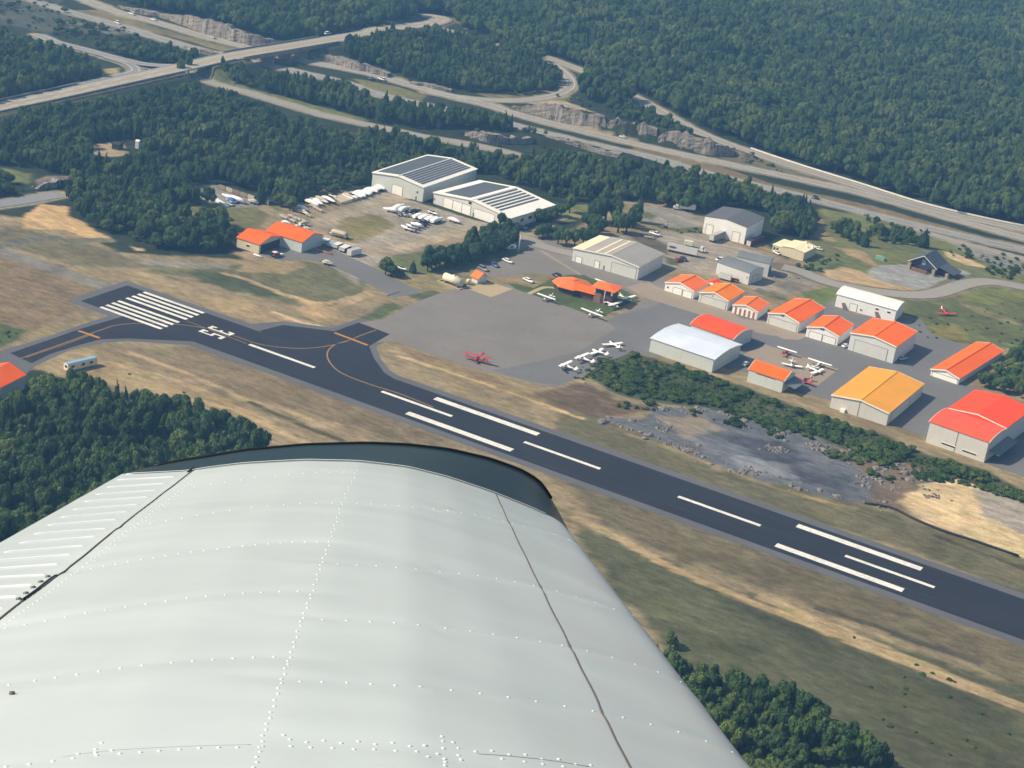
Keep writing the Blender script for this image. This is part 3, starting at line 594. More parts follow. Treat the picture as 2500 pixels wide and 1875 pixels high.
sheet('apron', [apr], .045, M_APR, label='wide grey asphalt apron')
lan = GP('F', [(1310, 692), (1340, 680), (1420, 660), (1440, 640), (1500, 640), (1600, 680), (1700, 690), (1800, 650), (1850, 680), (1990, 690), (2010, 720), (2080, 745), (2130, 740), (2110, 790), (2060, 820), (2140, 850), (2212, 880), (2400, 950), (2400, 1100), (2212, 1030), (2130, 1000), (2000, 945), (1900, 905), (1810, 870), (1720, 845), (1600, 800), (1500, 770), (1400, 768), (1370, 760), (1290, 790), (1255, 812), (1205, 833), (1150, 826), (1060, 800), (1120, 790), (1250, 760), (1330, 710)])
sheet('taxilane', [lan], .05, M_LANE, label='bluish grey asphalt lanes between the hangars')
con = GP('g', [(690, 945), (860, 880), (1010, 955), (1300, 1045), (1590, 1145), (1700, 1210), (1920, 1240), (2140, 1310), (2330, 1350), (2212, 1400), (2160, 1398), (2080, 1395), (2020, 1368), (1900, 1350), (1780, 1320), (1600, 1240), (1290, 1165), (830, 1022)])
sheet('concrete_strip', [con], .056, M_CON, label='tan concrete strip in front of the small hangars')
con2 = GP('i', [(318, 320), (460, 250), (560, 285), (700, 330), (960, 420), (820, 530), (560, 440), (380, 390)])
sheet('hangar_yard', [con2], .056, M_CON, label='worn concrete yard behind the white hangar')
pad = GP('f', [(515, 385), (700, 322), (930, 390), (730, 465)])
sheet('fuel_pad', [pad], .066, M_PAD, label='pale concrete fuelling pad')
lawn = GP('t', [(-2100, 620), (-1500, 650), (-900, 700), (0, 480), (200, 470), (560, 450), (760, 470), (960, 590), (1200, 700), (1700, 830), (1900, 960), (1880, 990), (1300, 1260), (1180, 1330), (600, 1220), (0, 1040), (-900, 800)])
lawn = GP('f', [(880, 335), (1010, 355), (1120, 380), (1290, 290), (1440, 262), (1560, 262), (1680, 310), (1900, 385), (2010, 440), (2070, 475), (1880, 560), (1760, 632), (1560, 600), (1350, 525), (1150, 455), (1090, 438), (960, 395)])
M_LAWN = paint('mown_lawn', (101, 118, 74), .95, .3, .25, spec=.1)
sheet('lawn', [lawn], .075, M_LAWN, label='mown green lawn round the terminal')
walk = smooth_line(GP('f', [(1070, 435), (1180, 385), (1240, 375), (1340, 388), (1370, 408), (1480, 445), (1600, 470), (1680, 480)]), 1.5)
ribbon('footpath', walk, 2.2, .10, M_PAD, label='pale curved footpath to the terminal')
drv = smooth_line(GP('d', [(900, 1180), (1100, 1120), (1250, 1180), (1500, 1290), (1750, 1400), (1950, 1510), (2200, 1640)]), 3)
drv = drv
ribbon('hangar_taxiway', drv, 15.5, .035, M_LANE, label='grey asphalt strip from the orange hangar to the apron')
sheet('hangar_forecourt', [GP('d', [(590, 1195), (800, 1130), (1030, 1080), (1130, 1100), (1350, 1190), (1250, 1280), (1000, 1250), (850, 1270), (700, 1240)])], .052, M_LANE)
# seam where the strip meets the apron
ribbon('pavement_joint', GP('e', [(380, 1500), (500, 1460)]), .9, .08, paint('dark_joint', (96, 94, 100), .9))
# light seams on the apron
for q in ([('f', 1180, 45), ('f', 1540, 265)], [('f', 1960, 385), ('f', 2110, 335)]):
    ribbon('pavement_joint', GP('f', q), 2.0, .085, M_CON)
# roads
nm = dict(H1='highway', H2='highway', F1='service_road', F2='service_road', R1='ramp_road', R2='ramp_road', L1='ramp_road', L2='ramp_road', T1='service_road', S1='service_road', A1='access_road', A2='access_road')
zr = .10
for k, (P, w, tone) in RW.items():
    zz = P
    if k in ('R1', 'R2'):
        zc = np.maximum(ground_z(P[:, 0].copy(), P[:, 1].copy()), 0); 
        for _ in range(6): zc[1:-1] = (zc[:-2]+zc[1:-1]*2+zc[2:])/4
        zz = np.concatenate([P, zc[:, None]+.35], 1)
    zr += .006
    ribbon(nm[k], zz, w, zr, M_ROAD2 if tone else M_ROAD, label='pale asphalt road')
    if k in ('H1', 'H2', 'L2', 'L1', 'R1', 'R2'):
        for s in (-1, 1): ribbon('road_marking', zz, .3, zr+.04, M_LINE, off=s*(w/2-1.7))
        if k[0] == 'H': ribbon('road_marking', zz, .3, zr+.04, M_LINE, dash=(18, 7))
ribbon('guardrail_strip', RW['L2'][0][12:], .5, .9, paint('galvanised_rail', (214, 216, 214), .4), off=5.2) if False else None
# ------------------------------------------------------------------ runway paint
def rects(name, rs, z, m, label=None):
    return sheet(name, [[(x0, y0), (x1, y0), (x1, y1), (x0, y1)] for x0, x1, y0, y1 in rs], z, m, label=label)
wst = 1.72
rs = []
for s in (-1, 1):
    for k in range(4):
        yc = s*(12.65-k*2*wst*.985); rs.append((-173.3, -143.25, yc-wst/2, yc+wst/2))
rects('threshold_marking', rs, .105, M_LINE, 'eight parallel white threshold stripes')
rects('centreline_marking', [(-111.45+60*k, -81.25+60*k, -.85, .85) for k in range(16)], .105, M_LINE, 'white centreline dashes')
rs = []
for x0, x1 in ((-34.3, 9.03), (108.1, 151.45), (258, 301)):
    for s in (-1, 1): rs.append((x0, x1, s*9.46-1.5, s*9.46+1.5))
rects('touchdown_marking', rs, .105, M_LINE, 'broad white touchdown bars')
def digit(segs, x0, yl, L=9.0, Wd=3.2, t=.85):
    """digits read by a pilot flying towards +x: u across (left is +y), v up the digit (+x)"""
    out = []
    for u0, u1, v0, v1 in segs:
        out.append([(x0+v0*L, yl-u0*Wd), (x0+v0*L, yl-u1*Wd), (x0+v1*L, yl-u1*Wd), (x0+v1*L, yl-u0*Wd)])
    return out
dx0 = -132.6
three = [(0, 1, 0, .14), (.70, 1, .14, .86), (0, 1, .86, 1), (.35, .70, .46, .58), (0, .3, .14, .24), (0, .3, .76, .86)]
five = [(0, 1, 0, .14), (.70, 1, .14, .60), (0, .70, .47, .60), (0, .30, .60, .86), (0, 1, .86, 1), (0, .3, .14, .24)]
sheet('runway_number', digit(three, dx0, 4.6, 10.8, 3.2)+digit(five, dx0, -.9, 10.8, 3.2), .11, M_LINE, label='white runway number 35')
def yline(pts, w=.45, t='j', m=None, z=.10, name='taxi_line'):
    return ribbon(name, smooth_line(GP(t, pts), 2.5), w, z, m or M_YEL)
yline([(120, 678), (400, 580), (600, 508), (700, 478), (840, 466), (1060, 472), (1250, 500), (1400, 540), (1550, 590), (1700, 612), (1830, 617), (1950, 605), (2080, 575), (2150, 545), (2260, 505)], .5)
yline([(155, 672), (440, 575), (560, 528)], .4)
yline([(2120, 560), (2010, 595), (1965, 640), (1978, 700), (2050, 765), (2212, 830), (2400, 890), (2600, 970)], .6)
yline([(1120, 452), (1300, 520), (1480, 588)], .4)
yline([(470, 511), (598, 555)], 1.4, m=M_YELB, z=.112, name='hold_line')
yline([(2008, 523), (2205, 598)], 1.4, m=M_YELB, z=.112, name='hold_line')

# ------------------------------------------------------------------ overpass
M_BCON = paint('bridge_concrete', (176, 172, 162), .85, .15, .4)
M_RAIL = paint('galvanised_rail', (200, 203, 202), .45, .1, .6, k=.6)
ribbon('overpass_road', OVL, 15.0, .12, M_ROAD2, label='road climbing to the overpass')
M_TANL = asphalt('warm_overpass_asphalt', (190, 182, 166), .06, crack=False)
ribbon('overpass_road', OVL, 9.5, .16, M_TANL, label='warm tinted driving lanes on the overpass road')
for o_ in (-4.6, 4.6, -.3): ribbon('road_marking', OVL, .3, .20, M_LINE if o_ != -.3 else M_YEL, off=o_)
lz = OVL[OVL[:, 0] < G('a', 1050, 420, 4).x]
for o_, d_ in ((-2.4, (9, 4)), (2.2, (9, 4))): ribbon('road_marking', lz, .4, .20, M_LINE, off=o_, dash=d_)
ov = tag(empty('overpass_bridge', G('a', 1660, 290, 0)), 'long grey road bridge carrying the overpass road across the highway', 'bridge')
base = Vector(ov.location)
i0 = int(np.argmin(np.hypot(OVL[:, 0]-G('a', 1395, 335, 7.3).x, OVL[:, 1]-G('a', 1395, 335, 7.3).y)))
i1 = int(np.argmin(np.hypot(OVL[:, 0]-G('a', 1980, 238, 7.1).x, OVL[:, 1]-G('a', 1980, 238, 7.1).y)))
seg = OVL[i0:i1+1].copy(); seg[:, :2] -= np.array([base.x, base.y])
def swept(P, w, z0, z1, off=0.0):
    a, _ = ribbon_pts(P, 2*(off+w/2)) if True else None
    A, B = ribbon_pts(P, 1e-6); T = np.gradient(P[:, :2], axis=0); T /= np.linalg.norm(T, axis=1)[:, None]; N = np.stack([-T[:, 1], T[:, 0]], -1)
    A = P[:, :2]+N*(off+w/2); B = P[:, :2]+N*(off-w/2)
    return [[(A[k][0], A[k][1], P[k][2]+z0), (B[k][0], B[k][1], P[k][2]+z0), (B[k][0], B[k][1], P[k][2]+z1), (A[k][0], A[k][1], P[k][2]+z1)] for k in range(len(P))]
MB().loft(swept(seg, 15.6, -1.5, .08), smooth=False).build('deck', M_BCON, ov)
for s in (-1, 1): MB().loft(swept(seg, .35, .0, 1.05, s*7.95), smooth=False).build('parapet', M_BCON, ov)
T_ = seg[-1, :2]-seg[0, :2]; ang = atan2(T_[1], T_[0])
for q in (.36, .50, .72):
    c = seg[int(q*(len(seg)-1))]
    M_ = Matrix.Translation((c[0], c[1], 0)) @ Matrix.Rotation(ang, 4, 'Z')
    MB().box(-.6, .6, -6.5, 6.5, 0, c[2]-1.6, M_).box(-.9, .9, -7.4, 7.4, c[2]-2.6, c[2]-1.52, M_).build('pier', M_BCON, ov)
for q, sgn in ((0, -1), (-1, 1)):
    c = seg[q]; M_ = Matrix.Translation((c[0], c[1], 0)) @ Matrix.Rotation(ang, 4, 'Z')
    MB().box(-1.2, 1.2, -7.8, 7.8, -.2, c[2]-1.52, M_).prism([(-sgn*1.2, c[2]-2), (-sgn*11, 0), (-sgn*1.2, -.1)], -9, 9, M_).build('abutment', M_BCON, ov)
M_BAR = paint('barrier_white', (238, 236, 226), .6, .12, .5, k=.9)
# guard rails
def guard(name, P, off, z, label, thin=False):
    P = np.array(P); 
    if P.shape[1] == 2: P = np.concatenate([P, np.zeros((len(P), 1))], 1)
    c = P[len(P)//2]; o = tag(empty(name, (c[0], c[1], 0)), label, 'guard rail'); Q = P.copy(); Q[:, :2] -= c[:2]
    MB().loft(swept(Q, .8 if 'ramp' in label else .35, z-.35, z+.4, off), smooth=False).build('rail', M_BAR if 'ramp' in label else M_RAIL, o)
    A, B = ribbon_pts(Q, 2*off) if off > 0 else ribbon_pts(Q, -2*off)
    E_ = A if off > 0 else B
    mb = MB()
    for k in range(0, len(Q), 2): mb.box(E_[k][0]-.1, E_[k][0]+.1, E_[k][1]-.1, E_[k][1]+.1, Q[k][2]-.3, Q[k][2]+z-.1)
    mb.build('posts', M_RAIL, o)['kind'] = 'stuff'
    return o
guard('guard_rail', RW['L2'][0][34:], 5.6, .75, 'long pale guard rail along the wood side of the ramp beside the highway')
guard('guard_rail', OVL[:i0], -8.2, .8, 'dark topped rail on the near edge of the overpass approach')
guard('guard_rail', OVL[:int(i0*.45)], 8.2, .8, 'rail on the far edge of the overpass approach at the left of the picture')

# ------------------------------------------------------------------ rock faces
def rockmat(name, c1, c2, vert=True):
    m, nt, b = newmat(name); v = geopos(nt, scale=(1, 1, .22) if vert else (1, 1, 1)); v2 = geopos(nt)
    n = noise_(nt, v, .55, 6, .7, .6); n2 = noise_(nt, v2, .12, 4, .6)
    c = mixc(nt, ramp(nt, n, .38, .66), alb(*c1), alb(*c2))
    c = mixc(nt, ramp(nt, n2, .5, .7), c, alb(160, 150, 138))
    cr = noise_(nt, geopos(nt, scale=(1.0, 1.0, .10) if vert else (1, 1, 1)), 1.1, 3, .5, 1.2)
    c = mixc(nt, ramp(nt, cr, .56, .62), c, alb(74, 74, 80))
    nt.links.new(c, b.inputs['Base Color']); b.inputs['Roughness'].default_value = .9; b.inputs['Specular IOR Level'].default_value = .2
    bump(nt, b, n, .8, .5); return m
M_ROCK = rockmat('blasted_granite', (146, 143, 140), (196, 188, 176))
M_BOUL = rockmat('broken_stone', (128, 126, 124), (182, 174, 160), False)
def rockface(c, seed):
    r = np.random.default_rng(seed); n = len(c); T = np.gradient(c[:, :2], axis=0); T /= np.maximum(np.linalg.norm(T, axis=1), 1e-6)[:, None]
    N = np.stack([-T[:, 1], T[:, 0]], -1)
    if (N @ np.array([sin(YAW), cos(YAW)])).mean() < 0: N = -N
    m = 7; rows = []
    cen = c[n//2]
    for k in range(n):
        row = []; h = max(.4, c[k, 2]*(1+.16*r.uniform(-1, 1)))
        blk = mnoise.noise(Vector((k*.45, seed, 0)))*1.2+mnoise.noise(Vector((k*.13, seed+5, 0)))*1.5
        for j in range(m+4):
            if j <= m:
                t = j/m; off = round(blk*1.6)/1.6+t*h*.07+r.uniform(-.18, .18); z = -.3+(h+.3)*t+(.25*r.uniform(-1, 1) if j else 0)
            else:
                q = j-m; off = blk+h*.12+q*2.0+r.uniform(-.4, .4); z = h*(1-.03*q)+r.uniform(-.3, .3)
                if q == 3: z -= 1.2
            row.append((c[k, 0]-cen[0]+N[k, 0]*off, c[k, 1]-cen[1]+N[k, 1]*off, z))
        rows.append(row)
    mb = MB(); mb.loft(rows, closed=False, caps=False, smooth=False)
    o = mb.build('rock_face', M_ROCK, None, (cen[0], cen[1], 0), fixn=False); o['kind'] = 'structure'
    o['label'] = 'pale blasted rock face beside the highway'
for k, c in enumerate(CLW): rockface(c, 100+k)
tarp = [G('c', 350, 925), G('c', 490, 950)]
# river glimpsed among the trees
M_WAT, nt_, b_ = newmat('river_water'); b_.inputs['Base Color'].default_value = alb(92, 116, 140); b_.inputs['Roughness'].default_value = .15
wn = noise_(nt_, geopos(nt_), .5, 4, .6); bump(nt_, b_, wn, .1, .1)
sheet('water', [GP('b', [(795, 105), (840, 95), (862, 110), (865, 165), (835, 172), (800, 150)]), GP('b', [(838, 60), (900, 55), (948, 62), (945, 92), (890, 96), (850, 85)]), GP('b', [(880, 10), (960, -20), (990, 5), (930, 30)])], .05, M_WAT, label='patches of blue river water')

# ------------------------------------------------------------------ boulders
def rock_mesh(seed):
    b = bmesh.new(); bmesh.ops.create_icosphere(b, subdivisions=2, radius=1)
    for v in b.verts:
        n = mnoise.noise(v.co*1.3+Vector((seed*3.1, 0, 0)))*.5+mnoise.noise(v.co*3+Vector((seed, 4, 0)))*.15
        v.co *= 1+n; v.co.z = max(v.co.z*.65, -.35)
        v.co.x = round(v.co.x*3.2)/3.2*.6+v.co.x*.4
    me = bpy.data.meshes.new('boulder'); b.to_mesh(me); b.free(); me.materials.append(M_BOUL); return me
RM = [rock_mesh(k) for k in range(5)]
rl = [('F', [(1290, 905), (1330, 907), (1375, 912), (1385, 930), (1430, 950), (1470, 968), (1490, 978), (1530, 995), (1600, 1020), (1660, 1035), (1740, 1055), (1830, 1075)], 34, 'grey boulder in the rubble line between the runway verge and the rocky field', 1.3),
      ('F', [(1420, 885), (1450, 880), (1500, 878), (1540, 890), (1560, 900), (1620, 925), (1660, 935), (1700, 945), (1760, 965), (1830, 990), (1870, 1015), (1900, 1040)], 36, 'pale broken rock along the scrub edge of the rocky field', 1.25),
      ('F', [(1905, 1030), (1930, 1010), (1965, 1035), (2010, 1050), (2030, 1070), (1990, 1060)], 20, 'jagged grey rock at the bare patch beside the sand', 1.5),
      ('F', [(1880, 1095), (1905, 1085), (1955, 1090)], 8, 'small pale rock near the black pipe', .9),
      ('h', [(30, 690), (90, 660), (180, 680), (240, 680)], 10, 'grey rock in the loose heap behind the small grey hangars', 1.0),
      ('h', [(1560, 380), (1700, 430), (1900, 470), (2100, 520), (2212, 560)], 18, 'grey rock on the rubble slope below the service road', 1.3)]
for t_, pts_, n_, lab_, sz_ in rl:
    L_ = smooth_line(GP(t_, pts_), 1.0)
    for k in range(n_):
        p = L_[random.randrange(len(L_))]; s = sz_*(.35+1.0*random.random()**2.2)
        o = bpy.data.objects.new('boulder', RM[k % 5]); col.objects.link(o)
        o.location = (p[0]+random.gauss(0, 2.2), p[1]+random.gauss(0, 3.2), .1*s); o.scale = (s*random.uniform(.8, 1.5), s, s*random.uniform(.6, 1)); o.rotation_euler = (0, 0, random.uniform(0, 6.3))
        tag(o, lab_, 'boulder', lab_.replace('rock ', 'rocks ').replace('boulder', 'boulders'))
# loose rubble strewn over the rocky field: far too many pieces to count
W_ = GP('F', [(1300, 905), (1380, 905), (1430, 878), (1520, 880), (1600, 905), (1700, 930), (1800, 960), (1880, 1010), (1960, 1000), (2050, 1060), (1960, 1110), (1880, 1090), (1800, 1075), (1700, 1050), (1550, 1010), (1480, 975), (1380, 935)])
A_ = np.array(W_); n_ = 16000; X_ = RNG.uniform(A_[:, 0].min(), A_[:, 0].max(), n_); Y_ = RNG.uniform(A_[:, 1].min(), A_[:, 1].max(), n_)
sdv = sdpoly(X_, Y_, W_); nz_ = vnoise(X_, Y_, 13, 91, 4); k_ = (sdv > -1) & (nz_+.9*np.exp(-np.abs(sdv-1)/4)*(RNG.uniform(0, 1, n_))*.35 > .33)
mb = MB(); c0_ = A_.mean(0)
for x, y in zip(X_[k_][:2600], Y_[k_][:2600]):
    s = .22+.75*random.random()**3; q = [Vector((x-c0_[0]+s*random.uniform(.6, 1.5)*cos(a+random.uniform(-.3, .3)), y-c0_[1]+s*random.uniform(.6, 1.5)*sin(a), -.05)) for a in (0, 1.3, 2.5, 3.8, 5.1)]
    t_ = [Vector((p.x*.5+(x-c0_[0])*.5+random.uniform(-.15, .15)*s, p.y*.5+(y-c0_[1])*.5, s*random.uniform(.35, .8))) for p in q]
    mb.loft([q, t_], smooth=False)
tag(mb.build('rubble', M_BOUL, None, (c0_[0], c0_[1], 0), fixn=False), 'loose broken stone strewn over the rocky field', 'rubble', kind='stuff')
# black pipe along the sand
P_ = smooth_line(GP('F', [(1868, 1088), (1900, 1094), (1935, 1102), (1965, 1118), (2030, 1146), (2110, 1172), (2200, 1203)]), 4)
mb = MB()
c_ = P_[len(P_)//2]
ring = lambda p: [(p[0]-c_[0]+.0, p[1]-c_[1]+.45*cos(a), .4+.45*sin(a)) for a in np.linspace(0, 2*pi, 8, endpoint=False)]
mb.loft([ring(p) for p in P_]); tag(mb.build('pipe', paint('black_rubber', (30, 32, 34), .6, .2, 1), None, (c_[0], c_[1], 0)), 'long black pipe lying along the edge of the sand', 'pipe')
# ------------------------------------------------------------------ buildings
ORANGE = (255, 98, 40)
def roofm(name, rgb, axis='x', k=.78, period=.6, rough=.5): return sheetmetal(name, rgb, axis, period, rough, k=k, var=.16, seam=.20, spec=.2, streak=.07)
W_GREY = sheetmetal('pale_grey_cladding', (212, 219, 216), 'xy', .9, .6, k=.9)
W_WHITE = sheetmetal('white_cladding', (246, 248, 248), 'xy', .9, .55, k=.98)
W_CREAM = sheetmetal('cream_cladding', (228, 218, 190), 'xy', .9, .6, k=.86)
W_TAUPE = sheetmetal('taupe_cladding', (216, 216, 210), 'xy', .9, .6, k=.9)
W_LGT = sheetmetal('light_grey_cladding', (228, 231, 230), 'xy', .9, .6, k=.88)
D_WHITE = sheetmetal('white_door_panel', (250, 250, 244), 'z', .6, .5, k=1.0, seam=.06)
D_GREY = sheetmetal('grey_door_panel', (222, 225, 221), 'z', 1.1, .5, k=.9, seam=.12)
TRIM = paint('white_trim', (246, 244, 234), .5, .06, 2, k=.98)
TRIM_D = paint('dark_trim', (138, 142, 146), .5, .06, 2)
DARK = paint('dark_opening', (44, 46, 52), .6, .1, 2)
GLS = glassm()
def solve_h(tB, bB):
    """height that puts the top of a wall over its foot"""
    g = G(*bB); X, Y = px(*tB); lo, hi = 0., 40.
    for _ in range(40):
        m = (lo+hi)/2
        if proj1(g.x, g.y, m)[1] > Y: lo = m
        else: hi = m
    return lo
class B: pass
def prof(kind, rise, pk=.5):
    if kind == 'gable': return [(0, 0), (pk, rise), (1, 0)]
    if kind == 'arch': return [(t, rise*(1-(2*t-1)**2)**.85) for t in np.linspace(0, 1, 13)]
    if kind == 'facet': return [(0, 0), (.22, rise*.62), (.5, rise), (.78, rise*.62), (1, 0)]
    if kind == 'mono': return [(0, 0), (1, rise)]
    return [(0, 0), (1, 0)]
def bldg(name, label, tA, tB, tC, bB, kind, rise, ridge, wall, roof, cat='hangar', over=.35, pk=.5, trim=None, group=None, h=None, wmul=1.0, thick=.16, depth=None):
    h = h or solve_h(tB, bB); a = G(*tA, h); b = G(*tB, h); c = G(*tC, h)
    u = (b-a); w = hypot(u.x, u.y)*wmul; ang = atan2(u.y, u.x); v = Vector((-sin(ang), cos(ang), 0)); d = depth or max(3.0, (c-b).dot(v))
    e = empty(name, (a.x, a.y, 0), ang); tag(e, label, cat, group)
    o = B(); o.e = e; o.w = w; o.d = d; o.h = h; o.rise = rise; o.ridge = ridge; o.kind = kind; o.pk = pk
    P = prof(kind, rise, pk)
    if ridge == 'y':   # gable shown on the front
        MB().prism([(0, -.1)]+[(t*w, h+z) for t, z in P]+[(w, -.1)], 0, d).build('wall', wall, e)
        L = w; S = [(-over, -over*((P[1][1]-P[0][1])/max((P[1][0]-P[0][0])*w, .1)))]+[(t*w, z) for t, z in P[1:-1]]+[(w+over, -over*((P[-2][1]-P[-1][1])/max((P[-1][0]-P[-2][0])*w, .1)))]
        top = [(x, h+z+.03+thick) for x, z in S]; bot = [(x, h+z+.03) for x, z in S]
        MB().prism(top+bot[::-1], -over, d+over).build('roof', roof, e)
        if trim:
            if kind == 'gable': MB().prism([(pk*w-.35, h+rise+.12+thick), (pk*w, h+rise+.24+thick), (pk*w+.35, h+rise+.12+thick), (pk*w+.35, h+rise-.02+thick), (pk*w-.35, h+rise-.02+thick)], -over, d+over).build('ridge_cap', roof, e)
            for y0, y1 in ((-over-.14, -over-.01), (d+over+.01, d+over+.14)):
                t2 = [(x, z+.05) for x, z in top]; b2 = [(x, z-.28) for x, z in bot]
                MB().prism(t2+b2[::-1], y0, y1).build('trim', trim, e)
    else:
        M_ = Matrix(((0, 1, 0, 0), (1, 0, 0, 0), (0, 0, 1, 0), (0, 0, 0, 1)))
        MB().prism([(0, -.1)]+[(t*d, h+z) for t, z in P]+[(d, -.1)], 0, w, M_).build('wall', wall, e)
        S = [(-over, -over*((P[1][1]-P[0][1])/max((P[1][0]-P[0][0])*d, .1)))]+[(t*d, z) for t, z in P[1:-1]]+[(d+over, -over*((P[-2][1]-P[-1][1])/max((P[-1][0]-P[-2][0])*d, .1)))]
        top = [(x, h+z+.03+thick) for x, z in S]; bot = [(x, h+z+.03) for x, z in S]
        MB().prism(top+bot[::-1], -over, w+over, M_).build('roof', roof, e)
        if trim:
            for y0, y1 in ((-over-.14, -over-.01), (w+over+.01, w+over+.14)):
                t2 = [(x, z+.05) for x, z in top]; b2 = [(x, z-.28) for x, z in bot]
                MB().prism(t2+b2[::-1], y0, y1, M_).build('trim', trim, e)
    return o
def door(o, side, c0, c1, z1, m=None, z0=0, name='door', frame=True, fm=None):
    """opening on the front (y=0) or right (x=w) wall, c0..c1 as fractions along the wall"""
    t = .07
    L = o.w if side == 'front' else o.d; a, b = c0*L, c1*L
    def bx(a, b, z0, z1, t0, t1, mb):
        return mb.box(a, b, -t1, -t0, z0, z1) if side == 'front' else mb.box(o.w+t0, o.w+t1, a, b, z0, z1)
    ob = bx(a, b, z0+.02, z1, -.05, t, MB()).build(name, m or D_WHITE, o.e)
    if frame:
        mb = MB(); f = .14
        bx(a-f, a-.005, z0, z1+f, -.03, t+.05, mb); bx(b+.005, b+f, z0, z1+f, -.03, t+.05, mb); bx(a-.004, b+.004, z1+.005, z1+f, -.03, t+.05, mb)
        mb.build('frame', fm or TRIM_D, ob)
    return ob
def window(o, side, c0, c1, z0, z1, m=None): return door(o, side, c0, c1, z1, m or GLS, z0, 'window', True, TRIM)
def panels(o, x0, x1, y0, y1, n, fill=.62, axis='y', name='solar_panel'):
    """rows of solar panels on a slope of a ridge='y' roof; x as fraction of width"""
    P = prof(o.kind, o.rise, o.pk)
    def zz(x):
        t = x/o.w
        for (a, za), (b, zb) in zip(P[:-1], P[1:]):
            if a <= t <= b: return o.h+za+(zb-za)*(t-a)/(b-a)
        return o.h
    X0, X1 = x0*o.w, x1*o.w
    for k in range(n):
        a = X0+(X1-X0)*k/n; b = a+(X1-X0)/n*fill; za, zb = zz(a)+.34, zz(b)+.34
        mb = MB(); M = 14
        Y0, Y1 = y0*o.d, y1*o.d
        for q in range(M):
            c, d_ = Y0+(Y1-Y0)*q/M, Y0+(Y1-Y0)*(q+1)/M-.12
            mb.add([(a, c, za), (b, c, zb), (b, d_, zb), (a, d_, za), (a, c, za-.06), (b, c, zb-.06), (b, d_, zb-.06), (a, d_, za-.06)], [(0, 1, 2, 3), (7, 6, 5, 4), (0, 4, 5, 1), (1, 5, 6, 2), (2, 6, 7, 3), (3, 7, 4, 0)])
        mb.build(name, M_SOL, o.e)
M_SOL = paint('solar_cells', (98, 102, 110), .4, .12, .3, k=.72, spec=.4)
R_WHITE = roofm('white_roof_sheet', (248, 248, 242), 'x', .98)
R_ORA = roofm('orange_roof_sheet', (255, 112, 22), 'y', 1.0)
R_ORA2 = roofm('faded_orange_roof', (255, 124, 52), 'y', .98)
R_ORX = roofm('orange_roof_sheet_lengthwise', (255, 108, 20), 'x', 1.0)
R_ORL = roofm('light_orange_roof', (255, 138, 12), 'y', .98)
R_RED = roofm('red_orange_roof', (255, 88, 38), 'x', .96)
R_YEL = roofm('amber_roof', (255, 178, 58), 'y', .86, .9)
R_GRY = roofm('slate_grey_roof', (124, 126, 132), 'y', .62)
R_LGR = roofm('blue_grey_roof', (146, 154, 160), 'x', .66)
R_CRM = roofm('cream_roof', (252, 244, 206), 'y', .92)
R_OLD = roofm('weathered_tan_roof', (202, 196, 188), 'y', .72)
R_SLV = roofm('silver_white_roof', (222, 234, 250), 'x', .95)

o = bldg('storage_hall', 'larger pale hall with white roof edge, dark solar panels, boats beside its left wall', ('e', 243, 285), ('e', 745, 432), ('e', 1365, 282), ('e', 738, 578), 'gable', 1.9, 'y', W_GREY, R_WHITE, 'hall', trim=TRIM)
door(o, 'front', .40, .60, 4.6); window(o, 'front', .87, .90, 3.6, 4.8, DARK); door(o, 'front', .86, .885, 2.1, TRIM_D, name='side_door', frame=False)
panels(o, .045, .49, .04, .96, 8, .97); panels(o, .51, .94, .04, .96, 7, .72)
o = bldg('storage_hall', 'white hall with three tall white doors and a striped solar roof', ('e', 843, 482), ('e', 1598, 735), ('e', 2000, 597), ('e', 1588, 843), 'gable', 2.6, 'y', W_LGT, R_WHITE, 'hall', trim=TRIM)
for a, b in ((.14, .255), (.26, .375), (.38, .49)): door(o, 'front', a, b, 4.8, D_WHITE)
door(o, 'front', .53, .80, 4.4, W_WHITE, name='sliding_door'); window(o, 'front', .455, .495, 5.6, 7.0, DARK); door(o, 'front', .525, .545, 2.1, TRIM_D, name='side_door', frame=False); window(o, 'front', .955, .975, 3.2, 4.2, DARK)
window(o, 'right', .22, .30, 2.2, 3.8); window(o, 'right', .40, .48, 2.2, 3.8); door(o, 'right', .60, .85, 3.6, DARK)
panels(o, .10, .44, .06, .95, 1, .98); panels(o, .52, .86, .06, .94, 6, .5)
o = bldg('hangar', 'low wide pale grey hangar with tan and grey weathered roof behind the terminal', ('g', 187, 572), ('g', 775, 745), ('g', 1035, 640), ('g', 762, 862), 'gable', 1.7, 'y', W_LGT, R_OLD, trim=TRIM, pk=.58)
P_ = prof('gable', 1.7, .58)
MB().prism([(.0, o.h+.24), (.165*o.w, o.h+.24+1.7*.165/.58), (.165*o.w, o.h+.27+1.7*.165/.58), (0, o.h+.27)], -.3, o.d+.3).build('roof_sheet', R_CRM, o.e)
MB().prism([(.585*o.w, o.h+.245+1.68), (o.w*.995, o.h+.245), (o.w*.995, o.h+.275), (.585*o.w, o.h+.275+1.68)], -.3, o.d+.3).build('roof_sheet', roofm('worn_grey_roof', (190, 188, 182), 'y', .7), o.e)
for a in (.33, .46): MB().prism([(a*o.w, o.h+.25+1.7*a/.58), ((a+.03)*o.w, o.h+.25+1.7*(a+.03)/.58), ((a+.03)*o.w, o.h+.28+1.7*(a+.03)/.58), (a*o.w, o.h+.28+1.7*a/.58)], -.2, o.d).build('roof_sheet', R_CRM, o.e)
door(o, 'front', .055, .145, 2.8); door(o, 'front', .345, .415, 3.3); door(o, 'front', .48, .50, 2.2, TRIM_D, name='side_door', frame=False)
door(o, 'front', .60, .97, 5.0, D_GREY, name='bifold_door')
